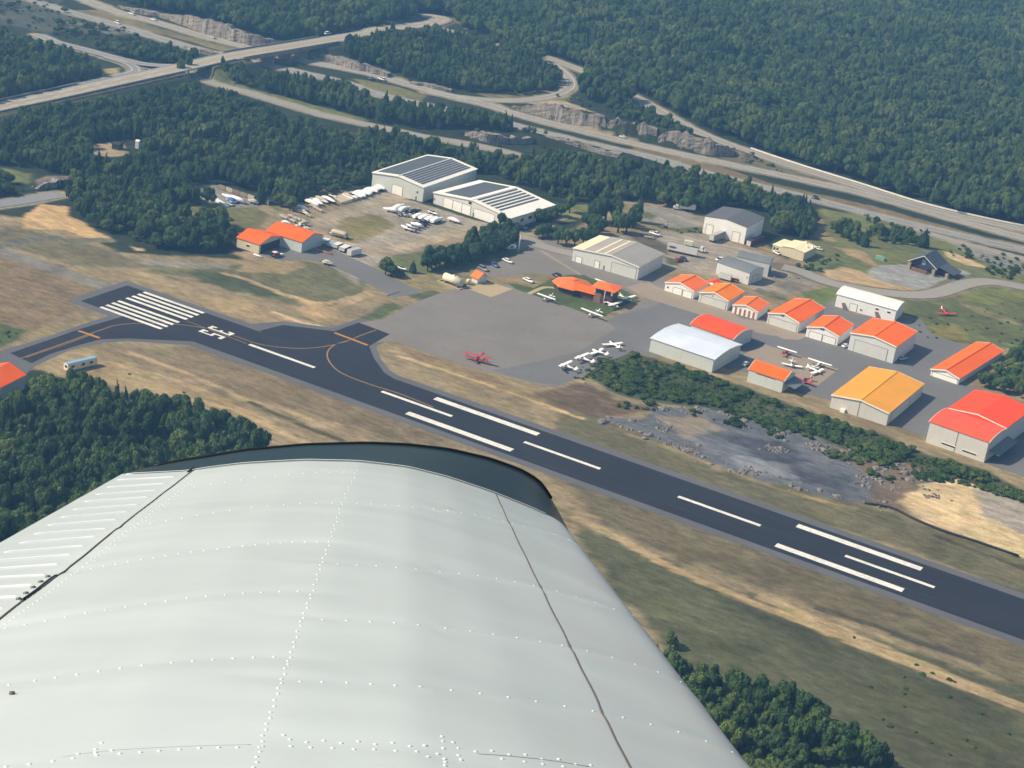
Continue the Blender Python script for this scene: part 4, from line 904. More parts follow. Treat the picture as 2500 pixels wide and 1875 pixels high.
o = bldg('warehouse', 'tall white warehouse with plain dark grey roof and red shipping container at its corner', ('g', 1370, 287), ('g', 1745, 390), ('g', 1965, 318), ('g', 1725, 540), 'gable', 1.3, 'y', W_WHITE, R_GRY, 'warehouse', over=.2, trim=None)
door(o, 'front', .07, .23, 5.0); door(o, 'front', .70, .87, 5.0)
o = bldg('quonset_shed', 'small grey shed with arched roof, nearer of the pair, red pickup at its wall', ('g', 1482, 702), ('g', 1772, 803), ('g', 1892, 757), ('g', 1760, 905), 'arch', 1.3, 'x', W_LGT, R_LGR, 'shed', over=.15)
window(o, 'front', .93, .955, 2.8, 3.9, DARK); door(o, 'right', .25, .7, 3.6, D_GREY)
o = bldg('quonset_shed', 'small grey shed with arched roof, farther of the pair, clutter at its right end', ('g', 1657, 650), ('g', 1950, 717), ('g', 2062, 690), ('g', 1925, 833), 'arch', 1.3, 'x', W_LGT, R_LGR, 'shed', over=.15)
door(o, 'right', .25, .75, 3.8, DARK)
o = bldg('workshop', 'low cream workshop with pale cream roof and vents, beside the small grey sheds', ('h', 35, 372), ('h', 235, 432), ('h', 345, 378), ('h', 220, 508), 'gable', .7, 'y', W_CREAM, R_CRM, 'workshop', over=.3)
for x_, y_ in ((.55, .9), (.8, .55), (.95, .75)): MB().box(x_*o.w-.4, x_*o.w+.4, y_*o.d-.4, y_*o.d+.4, o.h-.2, o.h+1.6).build('roof_vent', TRIM, o.e)
wl = MB().box(-5.2, -.02, 1.2, o.d-.5, -.1, 3.3).build('wing_wall', W_CREAM, o.e); MB().box(-5.5, .25, .9, o.d, 3.32, 3.5).build('wing_roof', R_CRM, o.e)
for x_ in (-4.2, -2.6): MB().box(x_-.5, x_+.5, 1.12, 1.25, 1.2, 2.4).build('window', GLS, wl)

ROW = [
 (('g', 1015, 882), ('g', 1270, 962), ('g', 1430, 905), ('g', 1265, 1035), 1.9, R_ORA2, W_WHITE, 'small white two-door hangar with a second orange roof attached behind it'),
 (('g', 1322, 972), ('g', 1580, 1050), ('g', 1735, 975), ('g', 1565, 1135), 1.9, R_ORL, W_LGT, 'small grey fronted hangar with a light orange roof, left of the striped one'),
 (('g', 1622, 1085), ('g', 1845, 1148), ('g', 1970, 1082), ('g', 1830, 1220), 1.5, R_ORA2, W_WHITE, 'smallest hangar, with red and white vertical stripes on its doors'),
 (('g', 1940, 1158), ('h', 190, 1062), ('h', 427, 935), ('h', 175, 1155), 1.9, R_ORA, W_LGT, 'grey fronted hangar with bright orange roof, right of the striped hangar'),
 (('h', 262, 1098), ('h', 545, 1182), ('h', 700, 1088), ('h', 530, 1270), 1.9, R_ORA, W_WHITE, 'small hangar with two broad white doors and a blue gable badge'),
]
for k, (a, b, c, f, r, rm, wm, lab) in enumerate(ROW):
    o = bldg('small_hangar', lab, a, b, c, f, 'gable', r, 'y', wm, rm, trim=TRIM, over=.28)
    if k == 0:
        door(o, 'front', .30, .60, 2.9); door(o, 'front', .64, .95, 2.9); window(o, 'front', .08, .13, 1.5, 2.4, DARK)
        r2 = MB().prism([(-.3, 0), (3.4, 1.5), (7.1, 0), (7.1, .15), (3.4, 1.65), (-.3, .15)], 0, 6.5).build('annex_roof', R_RED, o.e, (o.w-2.6, o.d+.6, o.h-.4))
        MB().prism([(0, -o.h+.3), (0, 0), (3.4, 1.4), (6.8, 0), (6.8, -o.h+.3)], .2, 6.2).build('annex_wall', wm, r2)
    if k == 1: door(o, 'front', .08, .94, 3.4, D_GREY, name='bifold_door'); window(o, 'front', .42, .46, 4.3, 4.8)
    if k == 2:
        d_ = door(o, 'front', .04, .96, 3.1, D_WHITE, name='sliding_door', frame=False)
        red = paint('faded_red_stripe', (214, 128, 100), .6, .1, 2)
        for q in range(5): MB().box((.10+.18*q)*o.w, (.18+.18*q)*o.w, -.11, -.075, .05, 3.1+.0*q).build('stripe', red, d_)
    if k == 3: door(o, 'front', .06, .95, 3.5, D_GREY, name='bifold_door'); MB().sphere((o.w*.45, -.02, o.h+.7), .9, .06, .5).build('gable_badge', TRIM_D, o.e)
    if k == 4:
        door(o, 'front', .10, .50, 3.0); door(o, 'front', .53, .93, 3.0)
        MB().sphere((o.w*.47, -.03, o.h+.75), 1.15, .06, .42).build('gable_badge', paint('badge_blue', (108, 128, 176), .5, .2, 3), o.e)
o = bldg('large_hangar', 'large white hangar with bright orange roof and a single wide bifold door facing the taxilane', ('h', 657, 1152), ('h', 1062, 1277), ('h', 1268, 1150), ('h', 1025, 1430), 'gable', 1.5, 'y', W_LGT, R_ORA, trim=TRIM)
door(o, 'front', .12, .84, 5.4, D_GREY, name='bifold_door', fm=TRIM_D)
o = bldg('long_shed', 'long narrow white shed with a bright orange gable roof beside the dark trees', ('h', 1382, 1478), ('h', 1630, 1562), ('h', 1995, 1308), ('h', 1605, 1620), 'gable', 1.6, 'y', W_WHITE, R_ORA, 'shed', trim=TRIM, over=.45)
door(o, 'front', .06, .96, 2.0, D_WHITE, name='bifold_door')
o = bldg('large_hangar', 'large pale hangar with an amber yellow roof', ('i', 918, 592), ('i', 1300, 715), ('i', 1573, 532), ('i', 1285, 800), 'gable', 1.6, 'y', W_TAUPE, R_YEL, trim=TRIM)
door(o, 'front', .485, .495, o.h+1.3, TRIM_D, frame=False, name='downpipe'); door(o, 'right', .1, .62, 4.2, D_GREY, name='bifold_door'); MB().box(o.w*.2, o.w*.28, -1.2, -.1, 0, 1.4).build('fuel_box', TRIM, o.e)
o = bldg('twin_hangar', 'pale hangar at the right edge, red arched roof joined to a gabled one', ('i', 1580, 772), ('i', 1975, 910), ('i', 2092, 818), ('i', 1940, 1050), 'arch', 1.2, 'x', W_TAUPE, roofm('coral_arch_roof', (255, 98, 66), 'x', .96), trim=TRIM)
window(o, 'front', .26, .50, 1.6, 2.2, DARK); window(o, 'front', .62, .86, 1.6, 2.2, DARK); door(o, 'front', .485, .495, o.h, TRIM_D, frame=False, name='downpipe')
MB().prism([(-.2, -.1), (-.2, .18), (o.w*.5, 1.75), (o.w+.4, .18), (o.w+.4, -.1)], 0, 29).build('gable_roof', roofm('red_orange_gable', (255, 84, 30), 'y', .96), o.e, (0, o.d-1.2, o.h+.45))
MB().prism([(-.25, -.12), (-.25, .2), (o.w*.5, 1.8), (o.w+.45, .2), (o.w+.45, -.12), (o.w*.5, 1.35)], -.12, 0).build('trim', TRIM, o.e, (0, o.d-1.22, o.h+.45))
MB().prism([(0, -.1), (0, o.h+.08), (o.w, o.h+.08), (o.w, -.1)], o.d+.05, o.d+26.4).build('rear_wall', W_GREY, o.e)
aw = MB().add([(o.w+.1, 2.5, 4.3), (o.w+4.2, 2.5, 3.5), (o.w+4.2, o.d+4, 3.5), (o.w+.1, o.d+4, 4.3), (o.w+.1, 2.5, 4.15), (o.w+4.2, 2.5, 3.35), (o.w+4.2, o.d+4, 3.35), (o.w+.1, o.d+4, 4.15)], [(0, 1, 2, 3), (7, 6, 5, 4), (0, 4, 5, 1), (1, 5, 6, 2), (2, 6, 7, 3), (3, 7, 4, 0)]).build('raised_door', R_LGR, o.e)
o = bldg('hangar', 'small grey hangar with one plain orange roof slope beside the parked aeroplanes', ('i', 357, 418), ('i', 590, 495), ('i', 700, 440), ('i', 570, 578), 'gable', 2.3, 'x', W_GREY, R_ORX, trim=TRIM, depth=11.5)
window(o, 'front', .22, .78, o.h-.85, o.h-.5, DARK)
MB().add([(o.w+.1, .5, o.h-1.0), (o.w+5, .5, o.h-2.2), (o.w+5, o.d-.5, o.h-2.2), (o.w+.1, o.d-.5, o.h-1.0), (o.w+.1, .5, o.h-1.12), (o.w+5, .5, o.h-2.32), (o.w+5, o.d-.5, o.h-2.32), (o.w+.1, o.d-.5, o.h-1.12)], [(0, 1, 2, 3), (7, 6, 5, 4), (0, 4, 5, 1), (1, 5, 6, 2), (2, 6, 7, 3), (3, 7, 4, 0)]).build('raised_door', R_LGR, o.e)
o = bldg('large_hangar', 'large hangar with a silvery white curved roof beside the apron', ('g', 885, 1387), ('g', 1450, 1577), ('g', 1716, 1450), ('i', 105, 443), 'facet', 1.25, 'x', W_GREY, R_SLV, trim=TRIM)
whd = o
o = bldg('arched_hangar', 'hangar with a red arched roof joined to the back of the silvery white one', ('g', 1245, 1258), ('g', 1622, 1392), ('g', 1792, 1312), ('g', 1622, 1480), 'arch', 1.9, 'x', W_GREY, R_RED, trim=TRIM, h=whd.h-.8)
o = bldg('long_hangar', 'long white hangar with white curved roof and two slanting dark doors, beside the grass', ('h', 532, 802), ('h', 1065, 947), ('h', 1180, 888), ('h', 1040, 1060), 'arch', 1.2, 'x', W_WHITE, R_WHITE, trim=TRIM)
door(o, 'front', .24, .36, 3.4); window(o, 'front', .665, .715, 3.6, 4.4, DARK); window(o, 'front', .86, .91, 3.6, 4.4, DARK); window(o, 'front', .42, .45, 1.2, 2.2, TRIM_D)
rb = paint('rust_brown', (142, 104, 96), .7, .2, 2)
for c0 in (.10, .66): MB().add([(c0*o.w, -.15, 2.6), (c0*o.w+1.5, -.15, 2.9), (c0*o.w+3.1, -1.4, .05), (c0*o.w+1.6, -1.4, .02), (c0*o.w, -.05, 2.5), (c0*o.w+1.5, -.05, 2.8), (c0*o.w+3.1, -1.3, .0), (c0*o.w+1.6, -1.3, .0)], [(0, 1, 2, 3), (7, 6, 5, 4), (0, 4, 5, 1), (1, 5, 6, 2), (2, 6, 7, 3), (3, 7, 4, 0)]).build('slanted_door', rb, o.e)
# L-shaped orange hangar on the left
o = bldg('orange_hangar', 'orange hangar of two offset gables at the left, wide door open', ('d', 350, 1015), ('d', 590, 1092), ('d', 800, 1010), ('d', 582, 1195), 'gable', 2.2, 'x', W_CREAM, R_ORX, trim=None, over=.4, depth=16)
window(o, 'front', .44, .58, 1.7, 2.6, DARK)
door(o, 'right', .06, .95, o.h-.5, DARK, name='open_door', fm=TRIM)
wgh = o.h+.6
w2 = MB().prism([(0, -.1), (0, wgh), (8, wgh+2.3), (16, wgh), (16, -.1)], 0, 19, Matrix(((0, 1, 0, 0), (1, 0, 0, 0), (0, 0, 1, 0), (0, 0, 0, 1)))).build('rear_wing_wall', W_GREY, o.e, (o.w-8.0, o.d+.05, 0))
MB().prism([(-.4, wgh-.1), (8, wgh+2.34), (16.4, wgh-.1), (16.4, wgh+.06), (8, wgh+2.5), (-.4, wgh+.06)], -.4, 19.4, Matrix(((0, 1, 0, 0), (1, 0, 0, 0), (0, 0, 1, 0), (0, 0, 0, 1)))).build('rear_wing_roof', R_ORX, o.e, (o.w-8.0, o.d+.05, 0))
# roof seen at the left edge
o = bldg('orange_hangar', 'orange roofed hangar cut off by the left picture edge', ('j', -200, 790), ('j', 0, 850), ('j', 178, 782), ('j', 30, 960), 'gable', 2.6, 'y', W_GREY, R_ORX, trim=None, h=5.4, over=.4)

# terminal with control cab
te = tag(empty('terminal_building', G('t', 560, 870, 0), radians(6)), 'brick terminal with an eight sided orange roof and a lookout tower', 'terminal')
BRK = paint('red_brick', (120, 78, 72), .85, .25, 1.5); BRKL = paint('pale_brick', (176, 138, 120), .85, .2, 1.5)
org = G('t', 560, 870, 0)
def loc(t, x, y, z): g = G(t, x, y, z); v = g-org; c, s = cos(-radians(6)), sin(-radians(6)); return Vector((v.x*c-v.y*s, v.x*s+v.y*c, z))
oc = loc('t', 430, 620, 3.6); ec = (oc.x, oc.y); ro = 9.2
def octo(r, z, cx=ec[0], cy=ec[1], n=8, ph=pi/8, sx=1.0, sy=1.0): return [(cx+sx*r*cos(2*pi*i/n+ph), cy+sy*r*sin(2*pi*i/n+ph), z) for i in range(n)]
MB().loft([octo(ro-1.3, -.1), octo(ro-1.3, 3.2)], smooth=False).build('wall', BRK, te)
MB().loft([octo(ro-1.24, 1.0), octo(ro-1.24, 2.3)], smooth=False, caps=False).build('window', GLS, te)
rf = MB().loft([octo(ro, 3.0), octo(ro, 3.2), octo(ro*.28, 5.2), octo(ro*.2, 5.25)], smooth=False).build('roof', roofm('terminal_orange_roof', (255, 134, 68), 'x', .82), te)
MB().loft([octo(ro*.24, 5.22), octo(ro*.24, 5.5), octo(.1, 6.0)], smooth=False).build('cupola', R_ORA2, rf)
tc = loc('t', 1170, 690, 7.2)
MB().box(ec[0]+ro*.6, tc.x-3.5, tc.y-3.2, tc.y+3.6, -.1, 3.2).build('link_wall', BRK, te)
MB().prism([(tc.y-4.2, 3.22), (tc.y+.2, 4.9), (tc.y+4.6, 3.22)], ec[0]+ro*.45, tc.x-3.2, Matrix(((0, 1, 0, 0), (1, 0, 0, 0), (0, 0, 1, 0), (0, 0, 0, 1)))).build('link_roof', R_ORA, te)
MB().box(tc.x-4, tc.x+4, tc.y-3.8, tc.y+3.8, -.1, 4.6).build('tower_wall', BRK, te)
MB().box(tc.x-4.03, tc.x-.9, tc.y-3.9, tc.y-3.7, 0, 4.6).build('tower_corner', BRKL, te)
MB().box(tc.x-3.8, tc.x+3.8, tc.y-3.6, tc.y+3.6, 4.61, 6.7).build('lookout_window', GLS, te)
for i_ in (-1, 1):
    for j_ in (-1, 1): MB().box(tc.x+i_*3.8-.35, tc.x+i_*3.8+.35, tc.y+j_*3.6-.35, tc.y+j_*3.6+.35, 4.6, 6.75).build('corner_post', TRIM, te)
rt = [(tc.x-5.6, tc.y-5.2), (tc.x+5.6, tc.y-5.2), (tc.x+5.6, tc.y+5.2), (tc.x-5.6, tc.y+5.2)]
MB().loft([[(x, y, 6.75) for x, y in rt], [(x, y, 6.95) for x, y in rt], [(tc.x+(x-tc.x)*.18, tc.y+(y-tc.y)*.18, 8.0) for x, y in rt]], smooth=False).build('tower_roof', R_ORA2, te)
for x_ in (-1.6, 1.2): MB().box(tc.x+x_-.7, tc.x+x_+.7, tc.y-3.88, tc.y-3.79, 1.4, 2.8).build('window', GLS, te)
# house
he = tag(empty('house', G('v', 1110, 760, 0), radians(-4)), 'dark blue lodge with slate roof and pale stone pillars on gravel', 'house')
NAVY = paint('navy_siding', (58, 70, 98), .7, .15, 1.2); SLT = paint('slate_shingle', (92, 102, 118), .8, .2, 1.2); STN = paint('tan_stone', (196, 176, 152), .85, .2, 1.2)
MB().prism([(-6.5, -.1), (-6.5, 4.2), (0, 8.2), (6.5, 4.2), (6.5, -.1)], 0, 13).build('wall', NAVY, he)
for s in (-1, 1):
    MB().prism([(0, 8.45), (s*7.6, 3.75), (s*7.6, 3.95), (0, 8.7)], -1.6, 13.6).build('roof', SLT, he)
MB().prism([(0, 8.5), (-7.7, 3.7), (-7.7, 3.45), (0, 8.2), (7.7, 3.45), (7.7, 3.7)], -1.75, -1.61).build('trim', TRIM, he)
MB().box(-1.0, 1.0, -.08, .0, 3.5, 6.2).build('window', paint('bright_window', (150, 180, 210), .2, .2, 1), he)
for x_ in (-4.2, 2.4): MB().box(x_, x_+2.0, -.08, 0, 1.0, 2.8).build('window', GLS, he)
for x_ in (-7.0, 5.6): MB().box(x_, x_+1.5, -2.4, -1.0, -.1, 3.1).build('stone_pillar', STN, he)
MB().box(-4.6, 3.2, -3.0, -1.5, -.1, 1.5).build('deck', paint('cedar_deck', (150, 116, 92), .8, .2, 1), he)
MB().prism([(7.0, 3.9), (15.6, 1.9), (15.6, 2.15), (7.0, 4.15)], 2.0, 12.5).build('porch_roof', SLT, he)
MB().box(6.52, 13.5, 3.2, 11.5, -.1, 2.1).build('porch_wall', paint('deep_navy', (40, 42, 66), .8, .2, 1), he)
MB().box(11.6, 13.0, .4, 1.8, -.1, 2.3).build('stone_pillar', STN, he)
MB().box(-15.5, -11.0, 9.5, 12.0, 0, 1.9).build('green_bin', paint('faded_green', (150, 196, 172), .6, .1, 1), None) if False else None
# small sheds in the clearing of the wood, boat yard fence
o = bldg('garden_shed', 'small dark roofed shed in the clearing in the wood', ('a', 672, 862), ('a', 715, 872), ('a', 742, 862), ('a', 712, 888), 'gable', .8, 'x', paint('dark_boards', (70, 66, 62), .8, .2, 1), paint('black_shingle', (52, 52, 54), .8, .2, 1), 'shed', over=.3, h=2.6)
o = bldg('garden_shed', 'narrow white hut standing in the clearing in the wood', ('a', 812, 848), ('a', 833, 852), ('a', 843, 846), ('a', 832, 878), 'gable', .5, 'x', W_WHITE, R_WHITE, 'hut', over=.1, h=3.6)
# fuel station
fe = tag(empty('fuel_tank', G('f', 380, 345, 0), 0), 'cream cylindrical fuel tank lying on a pale kerb beside the fuelling pad', 'fuel tank')
ga, gb = G('f', 318, 275, 2.2), G('f', 470, 335, 2.2); bl = G('f', 380, 345, 0); TNK = paint('cream_tank', (240, 234, 212), .4, .08, .5, k=.8)
MB().cyl(ga-bl, gb-bl, 1.75, n=24).build('tank', TNK, fe)
dv = (gb-ga).normalized(); nv = Vector((-dv.y, dv.x, 0))
for t_ in (.15, .85):
    c = ga.lerp(gb, t_)-bl; M_ = Matrix.Translation((c.x, c.y, 0)) @ Matrix.Rotation(atan2(dv.y, dv.x), 4, 'Z'); MB().box(-.3, .3, -1.5, 1.5, -.05, .9, M_).build('saddle', TRIM_D, fe)
c = ((ga+gb)/2-bl); M_ = Matrix.Translation((c.x, c.y, 0)) @ Matrix.Rotation(atan2(dv.y, dv.x), 4, 'Z'); L_ = (gb-ga).length/2+1.5
MB().box(-L_, L_, -3.0, -2.5, -.05, .45, M_).box(-L_, L_, 2.5, 3.0, -.05, .45, M_).box(-L_, -L_+.5, -2.49, 2.49, -.05, .45, M_).box(L_-.5, L_, -2.49, 2.49, -.05, .45, M_).build('bund_kerb', M_PAD, fe)
MB().box(-.3, .3, -.3, .3, 3.9, 4.4, M_).box(1.8, 2.2, -.2, .2, 3.9, 4.3, M_).build('filler_cap', TRIM, fe)
o = bldg('fuel_kiosk', 'little kiosk with a steep orange roof behind the cream fuel tank', ('f', 562, 268), ('f', 615, 292), ('f', 665, 262), ('f', 612, 325), 'gable', 1.9, 'x', W_LGT, R_ORA2, 'kiosk', over=.6, h=2.6)
MB().cyl((0, 0, .4), (0, 0, 2.2), .8, n=14).build('round_tank', TNK, tag(empty('small_tank', G('f', 525, 345, 0)), 'small upright white tank between the cream fuel tank and the kiosk', 'tank'))
pe_ = tag(empty('fuel_pump', G('f', 495, 372, 0)), 'dark fuel pump at the corner of the fuelling pad', 'fuel pump')
MB().box(-.6, .6, -.4, .4, 0, 1.5).build('cabinet', TRIM_D, pe_); MB().cyl((.7, 0, .3), (.7, 0, 2.0), .1).build('hose_arm', DARK, pe_)
# ------------------------------------------------------------------ vehicles
def place(p0, p1, z=0.0):
    """p0 rear, p1 front: both map points -> middle, heading, length"""
    a = G(*p0, z); b = G(*p1, z); d = b-a
    return (a+b)/2, atan2(d.y, d.x), hypot(d.x, d.y)
TYRE = paint('tyre_rubber', (36, 36, 38), .85, .1, 3); RIM = paint('wheel_rim', (150, 152, 156), .4, .1, 3)
def wheel(o, x, y, r=.34, w=.24, rim=True):
    wh = MB().cyl((x, y-w/2, r), (x, y+w/2, r), r, n=12).build('wheel', TYRE, o)
    if rim: s = 1 if y > 0 else -1; MB().cyl((x, y+s*(w/2+.005), r), (x, y+s*(w/2+.03), r), r*.55, n=10).build('rim', RIM, wh)
    return wh
def carpaint(name, rgb): return paint('car_'+name, rgb, .25, .05, 1, k=.92, spec=.6)
CP = dict(white=carpaint('white', (240, 240, 240)), black=carpaint('black', (34, 36, 42)), blue=carpaint('blue', (70, 96, 150)), grey=carpaint('grey', (138, 142, 148)),
          red=carpaint('red', (170, 60, 58)), dark=carpaint('dark_blue', (48, 50, 78)), silver=carpaint('silver', (190, 196, 202)), cream=carpaint('cream', (236, 226, 196)))
def make_car(o, L, c, kind):
    W = 1.85; h = .62
    def rg(x, hw, z0, z1): return [(x, -hw, z0), (x, -hw*.98, (z0+z1)/2), (x, -hw*.9, z1), (x, hw*.9, z1), (x, hw*.98, (z0+z1)/2), (x, hw, z0)]
    if kind == 'pickup':
        MB().loft([rg(-L/2, .88, .45, 1.05), rg(-L/2+.1, .95, .35, 1.12), rg(L/2-.9, .95, .35, 1.12), rg(L/2-.15, .9, .4, .98), rg(L/2, .8, .45, .8)]).build('body', c, o)
        MB().box(-L/2+.15, -.35, -.72, .72, 1.121, 1.14).build('cargo_bed', TYRE, o)
        MB().box(-L/2+.02, -.35, -.93, -.80, 1.10, 1.38).box(-L/2+.02, -.35, .80, .93, 1.10, 1.38).box(-L/2+.02, -L/2+.12, -.79, .79, 1.10, 1.38).build('bed_side', c, o)
        cab = (-.3, 1.5)
    else:
        MB().loft([rg(-L/2, .8, .45, .9), rg(-L/2+.15, .9, .32, 1.02), rg(L/2-1.2, .92, .3, 1.0), rg(L/2-.2, .88, .35, .82), rg(L/2, .75, .42, .7)]).build('body', c, o)
        cab = (-L/2+(.35 if kind == 'suv' else .9), .75)
    a, b = cab; zt = 1.78 if kind in ('suv', 'pickup') else 1.45; zb = 1.0
    MB().loft([[(a, -.82, zb), (a, .82, zb), (a+.35, .68, zt-.04), (a+.35, -.68, zt-.04)], [(b+.55, -.82, zb), (b+.55, .82, zb), (b-.15, .68, zt-.04), (b-.15, -.68, zt-.04)]], smooth=False).build('cabin_glass', GLS, o)
    MB().box(a+.3, b-.1, -.7, .7, zt-.039, zt+.03).build('roof', c, o)
    for x in (-L/2+.85, L/2-.85):
        for y in (-.82, .82): wheel(o, x, y)
    for y in (-.62, .62):
        MB().box(L/2-.12, L/2+.01, y-.16, y+.16, .58, .72).build('headlight', paint('lamp_glass', (230, 232, 220), .2, .05, 1), o)
        MB().box(-L/2-.01, -L/2+.1, y-.14, y+.14, .65, .82).build('tail_light', paint('tail_lamp_red', (150, 20, 20), .3, .05, 1), o)
def car(label, p0, p1, color, kind='sedan', name=None, group=None, z=0.0, scale=None):
    c, a, L = place(p0, p1, z); L = min(max(L*.97, 4.2), 5.9)
    o = tag(empty({'pickup': 'pickup_truck', 'suv': 'parked_suv', 'sedan': 'parked_car'}[kind] if not name else name, (c.x, c.y, z+.09), a), label, {'pickup': 'pickup truck'}.get(kind, 'car'), group)
    make_car(o, L, CP[color], kind); return o
CARS = [
 ('white car with a dark cabin on the parking apron beside the tree row', ('f', 835, 128), ('f', 930, 168), 'white', 'sedan'),
 ('blue car parked left of the white car at the tree row', ('f', 722, 160), ('f', 798, 202), 'blue', 'sedan'),
 ('grey car parked directly behind the orange roofed fuel kiosk', ('f', 618, 198), ('f', 705, 238), 'grey', 'suv'),
 ('white car alone on the apron above the curved footpath', ('f', 1025, 305), ('f', 1112, 342), 'white', 'sedan'),
 ('black car with a pale windscreen at the left end of the terminal lawn', ('f', 1362, 298), ('f', 1288, 262), 'black', 'suv'),
 ('white pickup truck parked behind the low wide grey hangar', ('g', 865, 440), ('g', 970, 472), 'white', 'pickup'),
 ('red car beside the long white semitrailer', ('g', 1100, 705), ('g', 1165, 680), 'red', 'suv'),
 ('dark blue car immediately right of the red one', ('g', 1150, 665), ('g', 1200, 700), 'dark', 'sedan'),
 ('white van standing at the left end of the nearer small grey shed', ('g', 1530, 690), ('g', 1470, 690), 'white', 'suv'),
 ('small red pickup against the front wall of the nearer small grey shed', ('g', 1600, 868), ('g', 1665, 888), 'red', 'pickup'),
 ('white car between the blue badge hangar and the large white hangar', ('h', 580, 1290), ('h', 618, 1272), 'white', 'sedan'),
 ('silver car in the shadow at the right wall of the large white hangar', ('h', 1085, 1402), ('h', 1150, 1388), 'silver', 'sedan'),
 ('small white car at the left wall of the cream workshop', ('g', 1990, 615), ('g', 2038, 640), 'white', 'sedan'),
 ('white car behind the right end of the cream workshop', ('h', 340, 400), ('h', 385, 412), 'white', 'sedan'),
 ('dark blue pickup truck beside the side wall of the striped solar hall', ('e', 1640, 828), ('e', 1762, 850), 'blue', 'pickup'),
 ('white suv on the far highway lanes, first from the top edge', ('a', 815, 96), ('a', 768, 80), 'white', 'suv'),
 ('white car on the far highway lanes, right behind the white suv', ('a', 940, 128), ('a', 905, 118), 'white', 'sedan'),
 ('white van on the near highway lanes where they vanish behind the small wood', ('a', 692, 138), ('a', 722, 148), 'white', 'suv'),
 ('silver car on the far highway lanes left of the bridge', ('a', 1292, 236), ('a', 1258, 224), 'silver', 'sedan'),
 ('black car on the highway right of the bridge, following the white van', ('b', 278, 484), ('b', 245, 474), 'black', 'sedan'),
 ('white van on the highway right of the bridge with a black car ahead', ('b', 350, 490), ('b', 300, 472), 'white', 'suv'),
 ('white car on the highway at the foot of the tall rock face', ('b', 1792, 832), ('b', 1750, 822), 'white', 'sedan'),
 ('black car alone on the near highway lanes at the right', ('c', 940, 1190), ('c', 984, 1202), 'black', 'suv'),
 ('pale green car parked in the boat storage yard by the yard fence', ('d', 255, 655), ('d', 300, 680), 'silver', 'sedan'),
 ('small silver car partly hidden left of the small grey orange roofed hangar', ('u', 105, 855), ('u', 190, 795), 'silver', 'sedan'),
]
for c_ in CARS: car(*c_)
o = car('white car crossing the overpass just right of the bridge', ('a', 1945, 210), ('a', 1985, 202), 'white', 'suv', z=7.2)

def box_trailer(name, label, cat, p0, p1, W=2.5, H=2.7, z0=1.1, body=None, roofc=None, wheels=2, L=None, mark=None):
    c, a, L0 = place(p0, p1); L = L or max(L0, 2.5)
    o = tag(empty(name, (c.x, c.y, .08), a), label, cat)
    mb = MB().box(-L/2, L/2, -W/2, W/2, z0, z0+H); mb.build('body', body or paint('trailer_white', (240, 240, 238), .45, .08, .8, k=.8), o)
    MB().box(-L/2+.01, L/2-.01, -W/2+.01, W/2-.01, z0+H, z0+H+.06).build('roof', roofc or paint('trailer_roof', (200, 200, 198), .5, .1, .8, k=.75), o)
    MB().box(-L/2+.02, -L/2-.03, -W/2+.1, W/2-.1, z0+.1, z0+H-.12).build('rear_door', paint('trailer_door', (216, 216, 214), .5, .1, 1, k=.8), o)
    if z0 > .5:
        MB().box(-L/2+.3, L/2-.3, -.5, .5, z0-.35, z0-.01).build('chassis', TYRE, o)
        for k in range(wheels):
            for y in (-W/2+.2, W/2-.2): wheel(o, -L/2+1.2+k*1.15, y, .45, .4)
        if L > 6:
            MB().box(L/2-2.6, L/2-2.4, -.8, -.65, 0, z0).box(L/2-2.6, L/2-2.4, .65, .8, 0, z0).build('landing_leg', TYRE, o)
    if mark: mark(o, L, W, z0, H)
    return o
GREYB = paint('trailer_grey', (176, 176, 172), .5, .15, .8, k=.7)
def oval_logo(o, L, W, z0, H):
    MB().loft([[(-L/2+2.6+1.9*cos(t), -W/2-.02, z0+H*.55+.55*sin(t)) for t in np.linspace(0, 2*pi, 18, endpoint=False)], [(-L/2+2.6+1.9*cos(t), -W/2-.035, z0+H*.55+.55*sin(t)) for t in np.linspace(0, 2*pi, 18, endpoint=False)]], smooth=False).build('lettering_panel', paint('grey_logo', (120, 122, 130), .5, .4, 3), o)
box_trailer('semitrailer', 'long white semitrailer with a grey oval mark at its left end', 'trailer', ('w', 160, 895), ('w', 560, 985), body=None, mark=oval_logo)
box_trailer('semitrailer', 'grey semitrailer backed towards the white warehouse between its two doors', 'trailer', ('g', 1420, 525), ('g', 1575, 462), body=GREYB)
box_trailer('shipping_container', 'dark red shipping container at the right corner of the white warehouse', 'container', ('w', 1250, 838), ('w', 1440, 770), body=sheetmetal('oxide_red_box', (96, 58, 60), 'x', .5, .6), roofc=paint('oxide_roof', (112, 70, 70), .6, .15, 1), z0=.1, H=2.7)
box_trailer('box_trailer', 'cream box body standing behind the long white semitrailer', 'trailer', ('w', 385, 825), ('w', 500, 850), W=2.2, H=2.0, z0=.7, body=TNK, roofc=TNK)
box_trailer('box_trailer', 'long white box trailer along the front wall of the nearer small grey shed', 'trailer', ('g', 1492, 848), ('g', 1600, 876), W=2.3, H=2.2, z0=.7)
box_trailer('box_trailer', 'pale blue and white box trailer at the end of the row by the orange hangar', 'trailer', ('d', 1555, 1222), ('d', 1665, 1195), W=2.6, H=2.4, z0=.5, roofc=paint('sky_grey_roof', (186, 200, 212), .4, .1, 1, k=.8))
